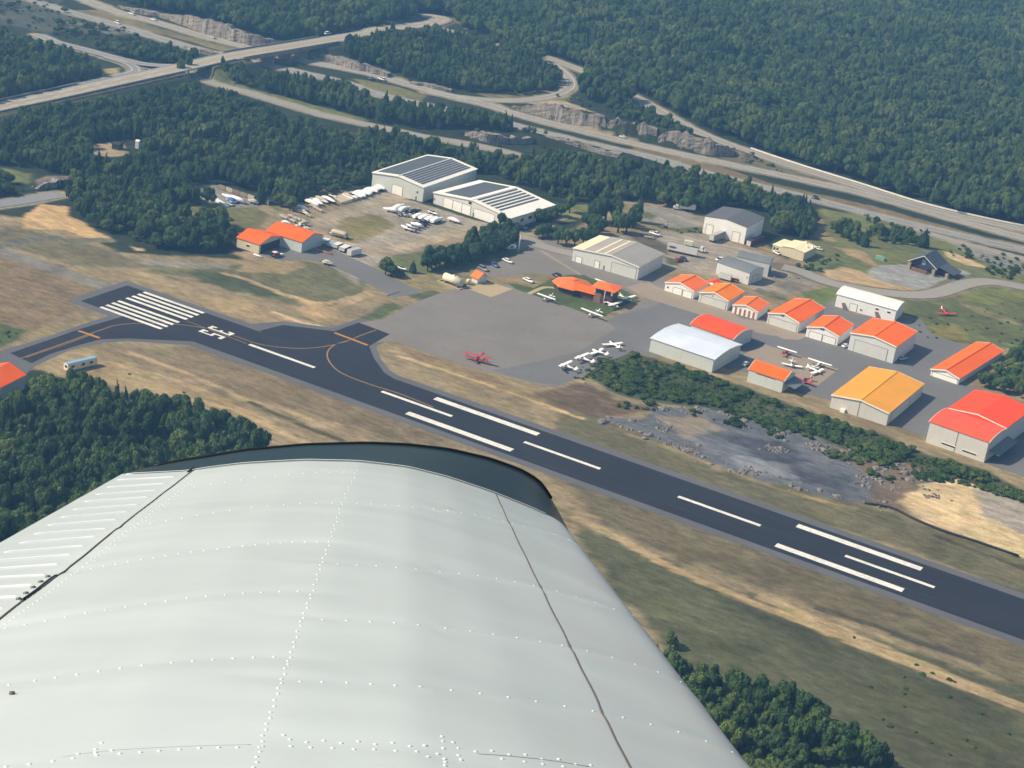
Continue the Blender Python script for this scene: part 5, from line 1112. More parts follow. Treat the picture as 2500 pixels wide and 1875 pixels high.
def truck_front(o, x, c, W=2.4, H=2.6):
    MB().loft([[(x, -W/2, .6), (x, W/2, .6), (x, W/2, H), (x, -W/2, H)], [(x+1.5, -W/2, .6), (x+1.5, W/2, .6), (x+1.2, W/2, H-.1), (x+1.2, -W/2, H-.1)]], smooth=False).build('cab', c, o)
    MB().box(x+1.3, x+2.4, -W*.42, W*.42, .6, 1.7).build('bonnet', c, o)
    MB().box(x+1.12, x+1.52, -W*.44, W*.44, 1.65, H-.35).build('windscreen', GLS, o)
    for y in (-1, 1): wheel(o, x+1.6, y*(W/2-.2), .45, .35)
def red_graphics(o, L, W, z0, H):
    MB().box(-.2*L, .44*L, -W/2-.03, -W/2-.01, z0+.3, z0+H-.4).build('red_graphics', paint('red_decal', (176, 96, 96), .5, .35, .9), o)
    MB().box(-.46*L, -.24*L, -W/2-.03, -W/2-.01, z0+H*.45, z0+H*.62).build('lettering_panel', paint('grey_logo', (120, 122, 130), .5, .4, 3), o)
o = box_trailer('semi_truck', 'white semi truck with red graphics at the far edge of the gravel turning circle', 'truck', ('w', 530, 370), ('w', 320, 345), mark=red_graphics)
truck_front(o, 4.7, CP['white']) 
c, a, L_ = place(('w', 570, 905), ('w', 665, 925)); o = tag(empty('white_truck', (c.x, c.y, .08), a), 'white truck cab behind the right end of the long white semitrailer', 'truck'); truck_front(o, -.6, CP['white']); MB().box(-3.6, -.7, -1.1, 1.1, .75, 1.0).build('flatbed', GREYB, o); [wheel(o, -2.8, y, .45, .35) for y in (-1, 1)]
# bus by the taxiway
c, a, L_ = place(('j', 400, 752), ('j', 528, 722)); L_ = 12.5
o = tag(empty('parked_bus', (c.x+.5, c.y+1, .05), a), 'cream coach trailer with pale blue roof beside the dark taxiway at the left', 'coach')
MB().prism([(-1.25, .5), (-1.28, 2.6), (-1.0, 3.05), (1.0, 3.05), (1.28, 2.6), (1.25, .5)], -L_/2, L_/2, Matrix(((0, 1, 0, 0), (1, 0, 0, 0), (0, 0, 1, 0), (0, 0, 0, 1)))).build('body', CP['cream'], o)
MB().prism([(-1.05, 3.06), (-.8, 3.22), (.8, 3.22), (1.05, 3.06)], -L_/2+.02, L_/2-.02, Matrix(((0, 1, 0, 0), (1, 0, 0, 0), (0, 0, 1, 0), (0, 0, 0, 1)))).build('roof', paint('sky_blue_roof', (150, 192, 224), .4, .1, 1, k=.8), o)
for x in (-4.2, .2, 3.6): MB().box(x-.7, x+.7, -1.31, -1.27, 1.5, 2.4).build('window', GLS, o)
MB().box(-L_/2-.03, -L_/2, -.8, .6, 1.5, 2.4).build('window', GLS, o)
for x in (-3.5, 3.8):
    for y in (-1.05, 1.05): wheel(o, x, y, .48, .3)
# row of roofed trailers by the orange hangar
for k, (x, y, lab) in enumerate([(1290, 1075, 'reddish cage trailer with white roof, first in the row by the orange hangar'), (1358, 1100, 'dark low trailer with blue grey cover, second in the row by the orange hangar'), (1418, 1118, 'dark low trailer with white cover, third in the row by the orange hangar'), (1500, 1150, 'dark trailer with a long white cover beside the pale blue trailer')]):
    box_trailer('covered_trailer', lab, 'trailer', ('d', x-30, y+30), ('d', x+48, y-4), W=3.2, H=1.5, z0=.6, body=paint('cage_red', (130, 72, 66), .7, .2, 1) if k == 0 else TYRE, roofc=paint('cover_white', (238, 240, 240), .5, .05, 1, k=.82) if k != 1 else paint('cover_blue', (170, 186, 206), .5, .05, 1, k=.8), L=4.6 if k != 3 else 5.6)
# rounded trailer and camper
c, a, L_ = place(('d', 1350, 985), ('d', 1540, 1040))
o = tag(empty('pontoon_boat', (c.x, c.y, .05), a), 'white covered pontoon boat on a long trailer alone on the yard grass', 'boat')
def rounded(o, x0, x1, W, z0, H, m, name='cover'):
    rr = []
    for t in (0, .06, .2, .8, .94, 1):
        f = {0: .75, .06: .95, .2: 1, .8: 1, .94: .95, 1: .75}[t]; x = x0+(x1-x0)*t
        rr.append([(x, -W/2*f, z0), (x, -W/2*f, z0+H*.6*f), (x, -W*.32*f, z0+H*f), (x, W*.32*f, z0+H*f), (x, W/2*f, z0+H*.6*f), (x, W/2*f, z0)])
    return MB().loft(rr).build(name, m, o)
WRAP = paint('shrink_wrap_white', (250, 250, 250), .4, .08, 1.2, k=1.0); HULLW = paint('gelcoat_white', (242, 244, 246), .3, .06, 1.5, k=.98); HULLD = paint('gelcoat_dark', (46, 52, 72), .3, .1, 1.5); BEIGE = paint('beige_canvas', (222, 212, 186), .6, .1, 1.5)
rounded(o, -3.6, 4.2, 2.7, 1.3, 1.8, BEIGE)
for y in (-.95, .95): MB().cyl((-4.4, y, .95), (4.4, y, .95), .36, n=10).build('pontoon', RIM, o)
MB().box(-4.2, 4.3, -1.3, 1.3, 1.26, 1.36).build('deck', HULLW, o); MB().box(-5.6, 3.5, -.08, .08, .4, .55).build('trailer_tongue', TYRE, o)
for y in (-1.1, 1.1): wheel(o, -1, y)
c, a, L_ = place(('d', 1130, 1045), ('d', 1245, 1040)); o = tag(empty('camper', (c.x, c.y, .05), a), 'rounded white teardrop camper between the orange hangar and the trailer row', 'camper'); rounded(o, -2.2, 2.2, 2.2, .5, 1.9, WRAP, 'body'); [wheel(o, 0, y) for y in (-1, 1)]; MB().box(-1, 0, -1.14, -1.1, 1.1, 1.8).build('window', GLS, o)
c, a, L_ = place(('e', 1555, 1045), ('e', 1635, 1040)); o = tag(empty('camper', (c.x, c.y, .05), a), 'small white camper on the grass at the right end of the windbreak row', 'camper'); rounded(o, -2.4, 2.4, 2.3, .6, 2.0, HULLW, 'body'); [wheel(o, 0, y) for y in (-1, 1)]; MB().box(-1, .6, -1.19, -1.13, 1.3, 2.0).build('window', GLS, o)
# tractor at the hangar door
c, a, L_ = place(('d', 690, 1245), ('d', 830, 1215)); o = tag(empty('tractor', (c.x, c.y, .08), a), 'red tractor with a white canopy in front of the open orange hangar', 'tractor')
MB().box(.2, 2.2, -.5, .5, .8, 1.6).build('engine_hood', CP['red'], o); MB().box(-1.2, .2, -.7, .7, .7, 1.3).build('body', CP['red'], o); MB().box(-1.4, .7, -.95, .95, 2.3, 2.45).build('canopy', CP['white'], o)
for x in (-1.2, .5):
    for y in (-.8, .8): MB().box(x-.05, x+.05, y-.05, y+.05, 1.2, 2.3).build('canopy_post', TYRE, o)
for y in (-.95, .95): wheel(o, -.8, y, .85, .45); wheel(o, 1.7, y*.8, .5, .3)
MB().box(2.3, 4.2, -.7, .7, .5, 1.0).build('loader_bucket', CP['white'], o)
for lab, p0, p1, m in (('short white pipe lying in front of the orange hangar', ('d', 530, 1205), ('d', 618, 1238), HULLW), ('long orange and white pole lying on the grass below the trailer row', ('d', 1185, 1145), ('d', 1375, 1205), paint('pole_orange', (255, 150, 96), .5, .3, .8))):
    c, a, L_ = place(p0, p1); tag(MB().cyl((-L_/2, 0, .35), (L_/2, 0, .35), .35, n=10).build('pole', m, None, (c.x, c.y, .05)), lab, 'pole').rotation_euler = (0, 0, a)

# ------------------------------------------------------------------ boats
def boat(label, p0, p1, beam=2.5, cover='wrap', hull=None, name='motor_boat', group='boats stored on land'):
    c, a, L = place(p0, p1); L = max(L, 4.5)
    o = tag(empty(name, (c.x, c.y, .05), a), label, 'boat', group); w = beam/2; h = .75 if L < 8 else 1.0; z = .55
    def rg(x, f, zb, zt): return [(x, 0, zb), (x, -w*f*.75, zb+.28), (x, -w*f, zt), (x, w*f, zt), (x, w*f*.75, zb+.28)]
    MB().loft([rg(-L/2, .9, z, z+h), rg(-L*.1, 1, z, z+h), rg(L*.2, .88, z+.02, z+h+.08), rg(L*.38, .5, z+.15, z+h+.18), rg(L/2, .03, z+.5, z+h+.28)]).build('hull', hull or HULLW, o)
    if cover in ('wrap', 'blue', 'beige', 'black'):
        m = dict(wrap=WRAP, blue=paint('blue_tarp', (56, 116, 226), .5, .15, 1.2), beige=BEIGE, black=HULLD)[cover]; t = z+h
        rr = []
        for x, f, hh in ((-L/2+.05, .86, .3), (-L*.25, .98, .95), (L*.02, 1.0, 1.05), (L*.2, .86, .6), (L*.36, .5, .35), (L*.49, .04, .3)):
            rr.append([(x, -w*f, t+.02+(.15 if x > L*.1 else 0)), (x, -w*f*.55, t+hh*.8), (x, 0, t+hh), (x, w*f*.55, t+hh*.8), (x, w*f, t+.02+(.15 if x > L*.1 else 0))])
        MB().loft(rr).build('cover', m, o)
    else:
        MB().loft([[(-L*.42, -w*.7, z+h+.01), (-L*.42, w*.7, z+h+.01), (-L*.42, w*.7, z+h+.05), (-L*.42, -w*.7, z+h+.05)], [(L*.1, -w*.7, z+h+.01), (L*.1, w*.7, z+h+.01), (L*.1, w*.7, z+h+.05), (L*.1, -w*.7, z+h+.05)]], smooth=False).build('cockpit', HULLD, o)
        MB().loft([[(L*.02, -w*.75, z+h), (L*.02, w*.75, z+h), (-.05, w*.6, z+h+.55), (-.05, -w*.6, z+h+.55)], [(L*.02+.35, -w*.6, z+h+.02), (L*.02+.35, w*.6, z+h+.02), (0, w*.55, z+h+.56), (0, -w*.55, z+h+.56)]], smooth=False).build('windshield', GLS, o)
        MB().box(-L/2-.45, -L/2-.02, -.22, .22, z+.1, z+h+.35).build('outboard_motor', HULLD, o)
    for x in (-L*.28, L*.12): MB().box(x-.1, x+.1, -w*.8, w*.8, 0, z+.12).build('cradle', TYRE, o)
    return o
BOATS = [
 ('large white boat at the left end of the boats parked on the yard grass', ('e', 490, 690), ('e', 340, 660), 2.9, 'wrap', None),
 ('white shrink wrapped boat highest in the middle cluster of the yard', ('e', 445, 665), ('e', 550, 628), 3.2, 'wrap', None),
 ('white wrapped boat just right of the highest one in the middle cluster', ('e', 505, 680), ('e', 610, 652), 3.0, 'wrap', None),
 ('dark covered boat in the middle of the yard', ('e', 590, 695), ('e', 718, 680), 2.8, 'black', HULLD),
 ('small white dinghy below the middle cluster, left one', ('e', 495, 715), ('e', 545, 708), 1.6, 'open', None),
 ('small white dinghy below the middle cluster, right one', ('e', 560, 722), ('e', 608, 722), 1.6, 'open', None),
 ('large white covered boat, left end of the right hand cluster in the yard', ('e', 640, 745), ('e', 770, 722), 3.1, 'wrap', None),
 ('white covered boat second in the right hand cluster of the yard', ('e', 700, 760), ('e', 830, 735), 3.2, 'wrap', None),
 ('white covered boat third in the right hand cluster of the yard', ('e', 760, 778), ('e', 880, 748), 3.2, 'wrap', None),
 ('large white covered boat at the right end of the right hand cluster', ('e', 815, 792), ('e', 925, 758), 3.4, 'wrap', None),
 ('long narrow white boat above the right hand cluster, near the striped hall', ('e', 790, 682), ('e', 880, 722), 1.8, 'open', None),
 ('white boat alone on the gravel in front of the striped solar hall', ('e', 985, 755), ('e', 1100, 800), 2.8, 'wrap', None),
 ('white and black boat at the left end of the low front cluster', ('e', 660, 880), ('e', 515, 835), 2.4, 'open', None),
 ('white boat second from the left in the low front cluster', ('e', 690, 855), ('e', 565, 820), 2.4, 'open', None),
 ('white boat third from the left in the low front cluster', ('e', 730, 840), ('e', 610, 805), 2.4, 'wrap', None),
 ('dark blue boat fourth from the left in the low front cluster', ('e', 760, 825), ('e', 640, 790), 2.4, 'open', HULLD),
 ('dark blue and white boat at the right end of the low front cluster', ('e', 780, 805), ('e', 680, 770), 2.4, 'black', HULLD),
 ('white open boat on the gravel beside the dark bushes near the trailers', ('d', 2090, 1355), ('d', 2180, 1395), 2.0, 'open', None),
 ('cream boat lying on the grass across the strip from the trailer row', ('d', 1275, 1300), ('d', 1385, 1330), 2.0, 'beige', None),
 ('white boat behind the rear wing of the orange hangar, upper one', ('d', 1020, 895), ('d', 1135, 885), 2.4, 'beige', None),
 ('white boat close behind the orange hangar roof', ('d', 850, 880), ('d', 905, 892), 2.0, 'wrap', None),
 ('blue grey boat at the right corner of the orange hangar, upper one', ('d', 965, 935), ('d', 1025, 925), 2.0, 'wrap', HULLD),
 ('blue grey boat at the right corner of the orange hangar, lower one', ('d', 1020, 960), ('d', 1085, 948), 2.0, 'open', HULLW),
 ('boat under a bright blue tarpaulin in the fenced yard', ('d', 330, 655), ('d', 225, 615), 3.0, 'blue', None),
 ('long white boat just above the blue tarpaulin in the fenced yard', ('d', 430, 660), ('d', 180, 580), 2.8, 'wrap', None),
 ('white cabin boat at the right end of the fenced yard', ('d', 570, 665), ('d', 465, 635), 2.6, 'beige', None),
 ('white boat left of centre in the edge row, beside an empty rack', ('d', 1090, 640), ('d', 1230, 700), 2.5, 'wrap', None),
 ('white boat just right of the left pair in the edge row', ('d', 1140, 625), ('d', 1275, 690), 2.5, 'wrap', None),
 ('blue and white boat alone among empty racks in the edge row', ('d', 1270, 605), ('d', 1415, 675), 2.5, 'wrap', HULLD),
 ('white boat at the left end of the edge row beside the round tree', ('d', 1000, 705), ('d', 1110, 750), 2.3, 'wrap', None),
 ('pale beige boat left of the blue and white boat in the edge row', ('d', 1190, 605), ('d', 1330, 670), 2.2, 'beige', None),
 ('white open boat just left of the packed white rank', ('d', 1545, 565), ('d', 1650, 620), 2.4, 'open', None),
 ('pale beige boat just left of the white open boat near the packed rank', ('d', 1500, 570), ('d', 1600, 632), 2.1, 'beige', None),
 ('low beige skiff at the lower left of the edge row', ('d', 1010, 740), ('d', 1120, 790), 1.6, 'beige', None),
 ('slim pale boat high in the edge row between empty racks', ('d', 1345, 575), ('d', 1425, 605), 1.6, 'open', None),
 ('pale beige trailer boat at the left border of the storage yard', ('e', -840, 560), ('e', -770, 590), 1.8, 'beige', None),
]
for b_ in BOATS: boat(b_[0], b_[1], b_[2], b_[3], b_[4], b_[5])
# the packed white rank beside the large hall
gp_ = 'wrapped boats packed side by side at the wall of the large hall'
n_ = 11
for k in range(n_):
    t = k/(n_-1); x0, y0 = 1590+t*290, 560-t*85; x1, y1 = x0+112-34*t+14*sin(k*2.3), y0+52-20*t+6*sin(k*2.3); x0 += 8*cos(k*1.7); y0 += 5*cos(k*1.7)
    boat('white shrink wrapped boat packed in the bright rank beside the large hall', ('d', x0, y0), ('d', x1, y1), 2.35, 'wrap', None, group=gp_)
# empty trailers and racks
def trailer(label, p0, p1, group):
    c, a, L = place(p0, p1); L = max(L, 4)
    o = tag(empty('boat_trailer', (c.x, c.y, .05), a), label, 'trailer', group)
    MB().box(-L/2, L/2-1, -.92, -.70, .5, .72).box(-L/2, L/2-1, .70, .92, .5, .72).box(-L/2, -L/2+.1, -.71, .71, .5, .66).box(0, .1, -.71, .71, .5, .66).box(L/2-1.1, L/2-1, -.71, .71, .5, .66).box(L/2-1, L/2, -.06, .06, .5, .62).build('frame', paint('trailer_galvanised', (206, 208, 206), .5, .15, 2, k=.8), o)
    MB().box(-L/2+.3, L/2-1.5, -.66, -.14, .74, .96).box(-L/2+.3, L/2-1.5, .14, .66, .74, .96).build('bunk', paint('pale_bunk', (206, 198, 178), .8, .25, 2, k=.8), o)
    for y in (-.98, .98): wheel(o, -L*.12, y)
g1 = 'empty boat trailers in the rank at the edge of the yard'
for k in range(9): trailer('bare boat trailer in the middle of the rank at the edge of the wood', ('d', 1400+k*24, 590-k*7), ('d', 1500+k*22, 660-k*7+8), g1)
g2 = 'empty boat trailers and racks near the orange hangar'
for x, y in ((990, 720), (1020, 745), (1060, 700), (1090, 735), (1130, 790), (940, 800), (980, 820), (1020, 835), (850, 800), (870, 815), (1180, 690), (1215, 715), (1250, 735), (1000, 690), (1070, 850), (960, 850), (1110, 930), (1090, 980), (1130, 1000)):
    trailer('bare grey boat trailer in the loose scatter behind the orange hangar', ('d', x-35, y-18), ('d', x+40, y+20), g2)
c, a, L_ = place(('g', 815, 478), ('g', 930, 497)); trailer('dark flat trailer below the white pickup behind the wide grey hangar', ('g', 815, 478), ('g', 930, 497), None)
# yard fence of stacked panels
a_, b_ = G('d', 185, 500), G('d', 655, 660)
for k in range(7):
    p = a_.lerp(b_, k/6); d = (b_-a_).normalized()
    o = tag(empty('fence_panel', (p.x, p.y, 0), atan2(d.y, d.x)), 'pale upright dock section leaning in the line along the back of the fenced yard', 'dock section', 'dock sections stored on edge in the fenced yard')
    MB().box(-1.9, 1.9, -.15, .15, .2, 2.2).build('board', [paint('weathered_wood', (176, 164, 140), .8, .2, 2), BEIGE, BRKL][k % 3], o); MB().box(-1.5, -1.3, -.5, .5, 0, .19).box(1.3, 1.5, -.5, .5, 0, .19).build('foot', TYRE, o)
o = tag(MB().box(-7, 7, -.9, .9, .0, .9).build('dock', HULLW, None, G('d', 160, 640)), 'long white floating dock lying in front of the fenced yard boats', 'dock'); o.rotation_euler = (0, 0, atan2(*(G('d', 250, 700)-G('d', 70, 590)).yx))
o = tag(MB().prism([(-2.3, 0), (-2.3, 1.6), (0, 1.9), (2.3, 1.6), (2.3, 0)], -1, 1).build('dumpster', paint('faded_green', (150, 196, 172), .6, .1, 1), None, G('v', 360, 545)), 'pale green bin on the grass left of the dark blue lodge', 'bin')

# ------------------------------------------------------------------ aeroplanes
PW = paint('aircraft_white', (250, 250, 246), .3, .04, 1, k=1.0, spec=.5); PR = paint('aircraft_red', (214, 58, 62), .3, .06, 1, k=.8, spec=.5); PD = paint('aircraft_dark', (58, 62, 72), .3, .05, 1)
def airfoil(x, y, z, ch, th=.12):
    return [(x+ch*.5, y, z), (x+ch*.3, y, z+ch*th*.7), (x, y, z+ch*th*.75), (x-ch*.5, y, z+.01), (x, y, z-ch*th*.25), (x+ch*.3, y, z-ch*th*.3)]
def plane(label, w1, w2, tail, kind='high', main=None, accent=None, zw=None, group='light aeroplanes parked on the field', lens=.74, span=None):
    zw = zw or (2.3 if kind != 'low' else 1.1); main = main or PW; accent = accent or PW
    a, b = G(*w1, zw), G(*w2, zw); c = (a+b)/2; t = G(*tail, 1.2); S = span or hypot(*(b-a).xy)
    d = (b-a).normalized(); n = Vector((-d.y, d.x, 0))
    if (c-t).dot(n) < 0: n = -n
    ang = atan2(n.y, n.x); o = tag(empty('biplane' if kind == 'bi' else 'light_aeroplane', (c.x, c.y, .05), ang), label, 'aeroplane', group)
    Lf = S*lens; xn = Lf*.26; xt = -Lf*.72; fm = accent if kind != 'high' else main
    def rg(x, w, z0, z1): return [(x, w*cos(q), (z0+z1)/2+(z1-z0)/2*sin(q)) for q in np.linspace(0, 2*pi, 10, endpoint=False)]
    MB().loft([rg(xn, .28, 1.0, 1.5), rg(xn-.25, .48, .75, 1.6), rg(xn-1.1, .55, .65, 1.75), rg(.1, .58, .6, 2.05 if kind == 'high' else 1.9), rg(-1.0, .55, .65, 2.0 if kind == 'high' else 1.85), rg(-2.0, .38, .85, 1.7), rg(xt, .1, 1.15, 1.5)]).build('fuselage', main if kind != 'low' else main, o)
    if main is PW and kind != 'bi': MB().box(xt+.6, xn-.5, -.59, -.575, 1.1, 1.25).build('stripe', PD if accent is PW else accent, o)
    def wing(z, ch, span, nm, m, dih=.0, x0=0.0):
        h = span/2; MB().loft([airfoil(x0, -h, z+dih*h, ch*.8), airfoil(x0, -h*.5, z+dih*h*.5, ch), airfoil(x0, 0, z, ch), airfoil(x0, h*.5, z+dih*h*.5, ch), airfoil(x0, h, z+dih*h, ch*.8)], smooth=False).build(nm, m, o)
    if kind == 'bi':
        wing(2.75, 1.5, S, 'upper_wing', main, .01, .25); wing(1.05, 1.4, S*.92, 'lower_wing', main, .02, -.15)
        for s in (-1, 1):
            for q in (.32, .36): MB().cyl((.1 if q > .33 else -.3, s*S*q, 1.1), (.5 if q > .33 else .0, s*S*q, 2.75), .05, n=6).build('strut', PD, o)
            MB().cyl((.3, s*.35, 1.7), (.3, s*.5, 2.7), .05, n=6).build('strut', PD, o)
        MB().box(-1.3, -.7, -.28, .28, 1.75, 2.0).build('cockpit', PD, o)
    elif kind == 'high':
        wing(2.1, 1.55, S, 'wing', main if main is not PR else PW, .015)
        MB().loft([[(.75, -.5, 1.5), (.75, .5, 1.5), (.35, .5, 2.08), (.35, -.5, 2.08)], [(1.25, -.42, 1.5), (1.25, .42, 1.5), (.6, .42, 2.02), (.6, -.42, 2.02)]], smooth=False).build('windscreen', GLS, o)
        for s in (-1, 1): MB().cyl((.1, s*.5, .9), (.1, s*S*.25, 2.05), .05, n=6).build('strut', main, o)
        for s in (-1, 1): MB().box(-.8, .5, s*.575-.01, s*.575+.01, 1.5, 1.85).build('window', GLS, o)
    else:
        wing(.85, 1.6, S, 'wing', main if main is not PR else PR, .06)
        MB().sphere((-.15, 0, 1.75), 1.0, .45, .42).build('canopy', GLS, o)
    MB().loft([airfoil(xt+.35, -S*.16, 1.4, .75), airfoil(xt+.3, 0, 1.4, 1.0), airfoil(xt+.35, S*.16, 1.4, .75)], smooth=False).build('tailplane', main, o)
    MB().add([(xt-.1, -.05, 1.3), (xt+1.2, -.05, 1.4), (xt+.3, -.05, 2.6), (xt-.2, -.05, 2.6), (xt-.1, .05, 1.3), (xt+1.2, .05, 1.4), (xt+.3, .05, 2.6), (xt-.2, .05, 2.6)], [(0, 1, 2, 3), (7, 6, 5, 4), (0, 4, 5, 1), (1, 5, 6, 2), (2, 6, 7, 3), (3, 7, 4, 0)]).build('fin', accent, o)
    for s in (-1, 1):
        MB().cyl((.35, s*.45, .8), (.35, s*1.1, .3), .05, n=6).build('gear_leg', main, o); wheel(o, .35, s*1.15, .26, .18, False)
    if kind == 'bi': wheel(o, xt+.3, 0, .15, .1, False)
    else: MB().cyl((xn-.5, 0, .9), (xn-.5, 0, .3), .05, n=6).build('gear_leg', main, o); wheel(o, xn-.5, 0, .24, .16, False)
    MB().cyl((xn, 0, 1.25), (xn+.28, 0, 1.25), .18, .05, n=10).build('spinner', main, o)
    MB().add([(xn+.12, -.07, .35), (xn+.16, .07, .35), (xn+.16, .07, 2.15), (xn+.12, -.07, 2.15)], [(0, 1, 2, 3)]).build('propeller', PD, o)
    return o
plane('bright red biplane at the near edge of the main apron', ('f', 482, 952), ('f', 742, 1022), ('f', 590, 960), 'bi', PR, PR, 2.75)
plane('white high wing aeroplane nearest the scrub, first in the diagonal line', ('f', 1348, 1082), ('f', 1460, 1032), ('f', 1490, 1095), 'high', lens=.8)
plane('white high wing aeroplane with a curled tail, second in the diagonal line', ('f', 1490, 1012), ('f', 1612, 962), ('f', 1638, 1030), 'high', lens=.8)
plane('white low wing aeroplane third in the diagonal line on the apron', ('f', 1625, 975), ('f', 1738, 925), ('f', 1745, 960), 'low', span=9.6)
plane('white low wing aeroplane farthest up the diagonal line', ('f', 1770, 885), ('f', 1880, 875), ('f', 1905, 925), 'low', span=9.8)
plane('white high wing aeroplane on the lawn beside the footpath', ('f', 1152, 425), ('f', 1315, 482), ('f', 1290, 430), 'high')
plane('cream high wing aeroplane on the near edge of the lawn', ('t', 615, 1160), ('t', 1075, 1335), ('t', 940, 1240), 'high')
plane('white aeroplane nosed out from the tower with its tail in shadow, nearer one', ('t', 1195, 1105), ('t', 1480, 1020), ('t', 1140, 1000), 'high')
plane('white aeroplane at the right corner of the lawn, farther from the tower', ('t', 1490, 965), ('t', 1775, 890), ('t', 1460, 880), 'high')
plane('white aeroplane half hidden behind the tower roof', ('t', 915, 530), ('t', 1180, 625), ('t', 990, 640), 'high', zw=2.3)
plane('white winged aeroplane with red fuselage in the hangar yard', ('u', 725, 480), ('u', 1075, 590), ('u', 850, 700), 'high', PR, PR)
plane('large white high wing aeroplane at the right of the hangar yard', ('u', 1275, 690), ('u', 1705, 825), ('u', 1390, 880), 'high')
plane('small white low wing aeroplane tucked below the large high wing one', ('u', 1330, 970), ('u', 1540, 890), ('u', 1240, 910), 'low', span=9)
plane('red and white low wing aeroplane beside the small orange hangar', ('u', 1120, 1060), ('u', 1310, 1140), ('u', 1330, 1010), 'low', PR, PR, span=9)
plane('white tailed aeroplane half hidden behind the small orange roofed hangar', ('u', 900, 800), ('u', 1070, 830), ('u', 1080, 715), 'low', span=8.5)
plane('red and white aeroplane alone on the grass near the lodge', ('v', 1390, 1500), ('v', 1710, 1510), ('v', 1440, 1410), 'low', PR, PW, span=9.5)
plane('white winged aeroplane behind the orange red twin hangar, left one', ('i', 1925, 585), ('i', 2060, 630), ('i', 2010, 660), 'high')
plane('white winged aeroplane behind the orange red twin hangar, right one', ('i', 2090, 645), ('i', 2230, 690), ('i', 2180, 730), 'high')
# utility poles
POLE = paint('pole_timber', (128, 112, 96), .85, .2, 2)
for lab, t, x, y, h in (('lamp pole beside the small white camper', 'e', 1670, 1075, 9), ('pole at the near side of the windbreak row', 'e', 1325, 1140, 7), ('thin pole in the wood clearing', 'a', 805, 870, 11), ('short dark post in the gravel by the turning circle', 'g', 1030, 385, 3.2), ('white flag pole in front of the terminal', 'f', 1740, 540, 7)):
    o = tag(empty('utility_pole', G(t, x, y, 0)), lab, 'pole'); MB().cyl((0, 0, 0), (0, 0, h), .16, .10, n=8).build('pole', POLE if 'white' not in lab else TRIM, o); MB().box(-.7, .7, -.06, .06, h-.5, h-.35).build('crossarm', POLE, o)
# ------------------------------------------------------------------ foliage
def leafmat(name, cdark, cmid, clight, seed=0.0):
    m, nt, b = newmat(name)
    oi = nt.nodes.new('ShaderNodeObjectInfo'); at = nt.nodes.new('ShaderNodeAttribute'); at.attribute_name = 'tone'
    r = nt.nodes.new('ShaderNodeValToRGB'); e = r.color_ramp.elements; e[0].position = 0; e[0].color = alb(*cdark, k=.84); e[1].position = 1; e[1].color = alb(*clight, k=.84)
    x = e.new(.5); x.color = alb(*cmid, k=.84)
    # stand-to-stand colour drift over the map plus a value of its own for each tree
    mp = nt.nodes.new('ShaderNodeMapping'); mp.inputs['Scale'].default_value = (.022, .022, 0); nt.links.new(oi.outputs['Location'], mp.inputs[0])
    n = nd(nt, 'ShaderNodeTexNoise', Scale=1.0, Detail=3.0); nt.links.new(mp.outputs[0], n.inputs['Vector'])
    a = nd(nt, 'ShaderNodeMath', operation='MULTIPLY'); nt.links.new(oi.outputs['Random'], a.inputs[0]); a.inputs[1].default_value = .62
    s = nd(nt, 'ShaderNodeMath', operation='MULTIPLY_ADD'); nt.links.new(n.outputs[0], s.inputs[0]); s.inputs[1].default_value = 1.5; s.inputs[2].default_value = -.55
    t = nd(nt, 'ShaderNodeMath', operation='ADD'); nt.links.new(a.outputs[0], t.inputs[0]); nt.links.new(s.outputs[0], t.inputs[1]); nt.links.new(t.outputs[0], r.inputs[0])
    tn = ramp(nt, at.outputs['Fac'], 0, 1, (.62, .67, .74, 1), (1.4, 1.38, 1.2, 1))  # painted shading: cool dark tint to warm light tint by leaf tone
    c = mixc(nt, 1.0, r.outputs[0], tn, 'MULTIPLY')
    nt.links.new(c, b.inputs['Base Color']); b.inputs['Roughness'].default_value = .75; b.inputs['Specular IOR Level'].default_value = .12
    tr = nt.nodes.new('ShaderNodeBsdfTranslucent'); nt.links.new(c, tr.inputs[0]); mx = nt.nodes.new('ShaderNodeMixShader'); mx.inputs[0].default_value = .22
    out = nt.nodes['Material Output']; nt.links.new(b.outputs[0], mx.inputs[1]); nt.links.new(tr.outputs[0], mx.inputs[2]); nt.links.new(mx.outputs[0], out.inputs[0])
    return m
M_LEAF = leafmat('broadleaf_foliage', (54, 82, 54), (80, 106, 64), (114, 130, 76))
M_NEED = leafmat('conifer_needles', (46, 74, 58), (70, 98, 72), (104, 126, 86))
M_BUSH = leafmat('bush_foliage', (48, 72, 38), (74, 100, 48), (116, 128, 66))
M_BARK = paint('bark', (96, 86, 76), .9, .2, 2)
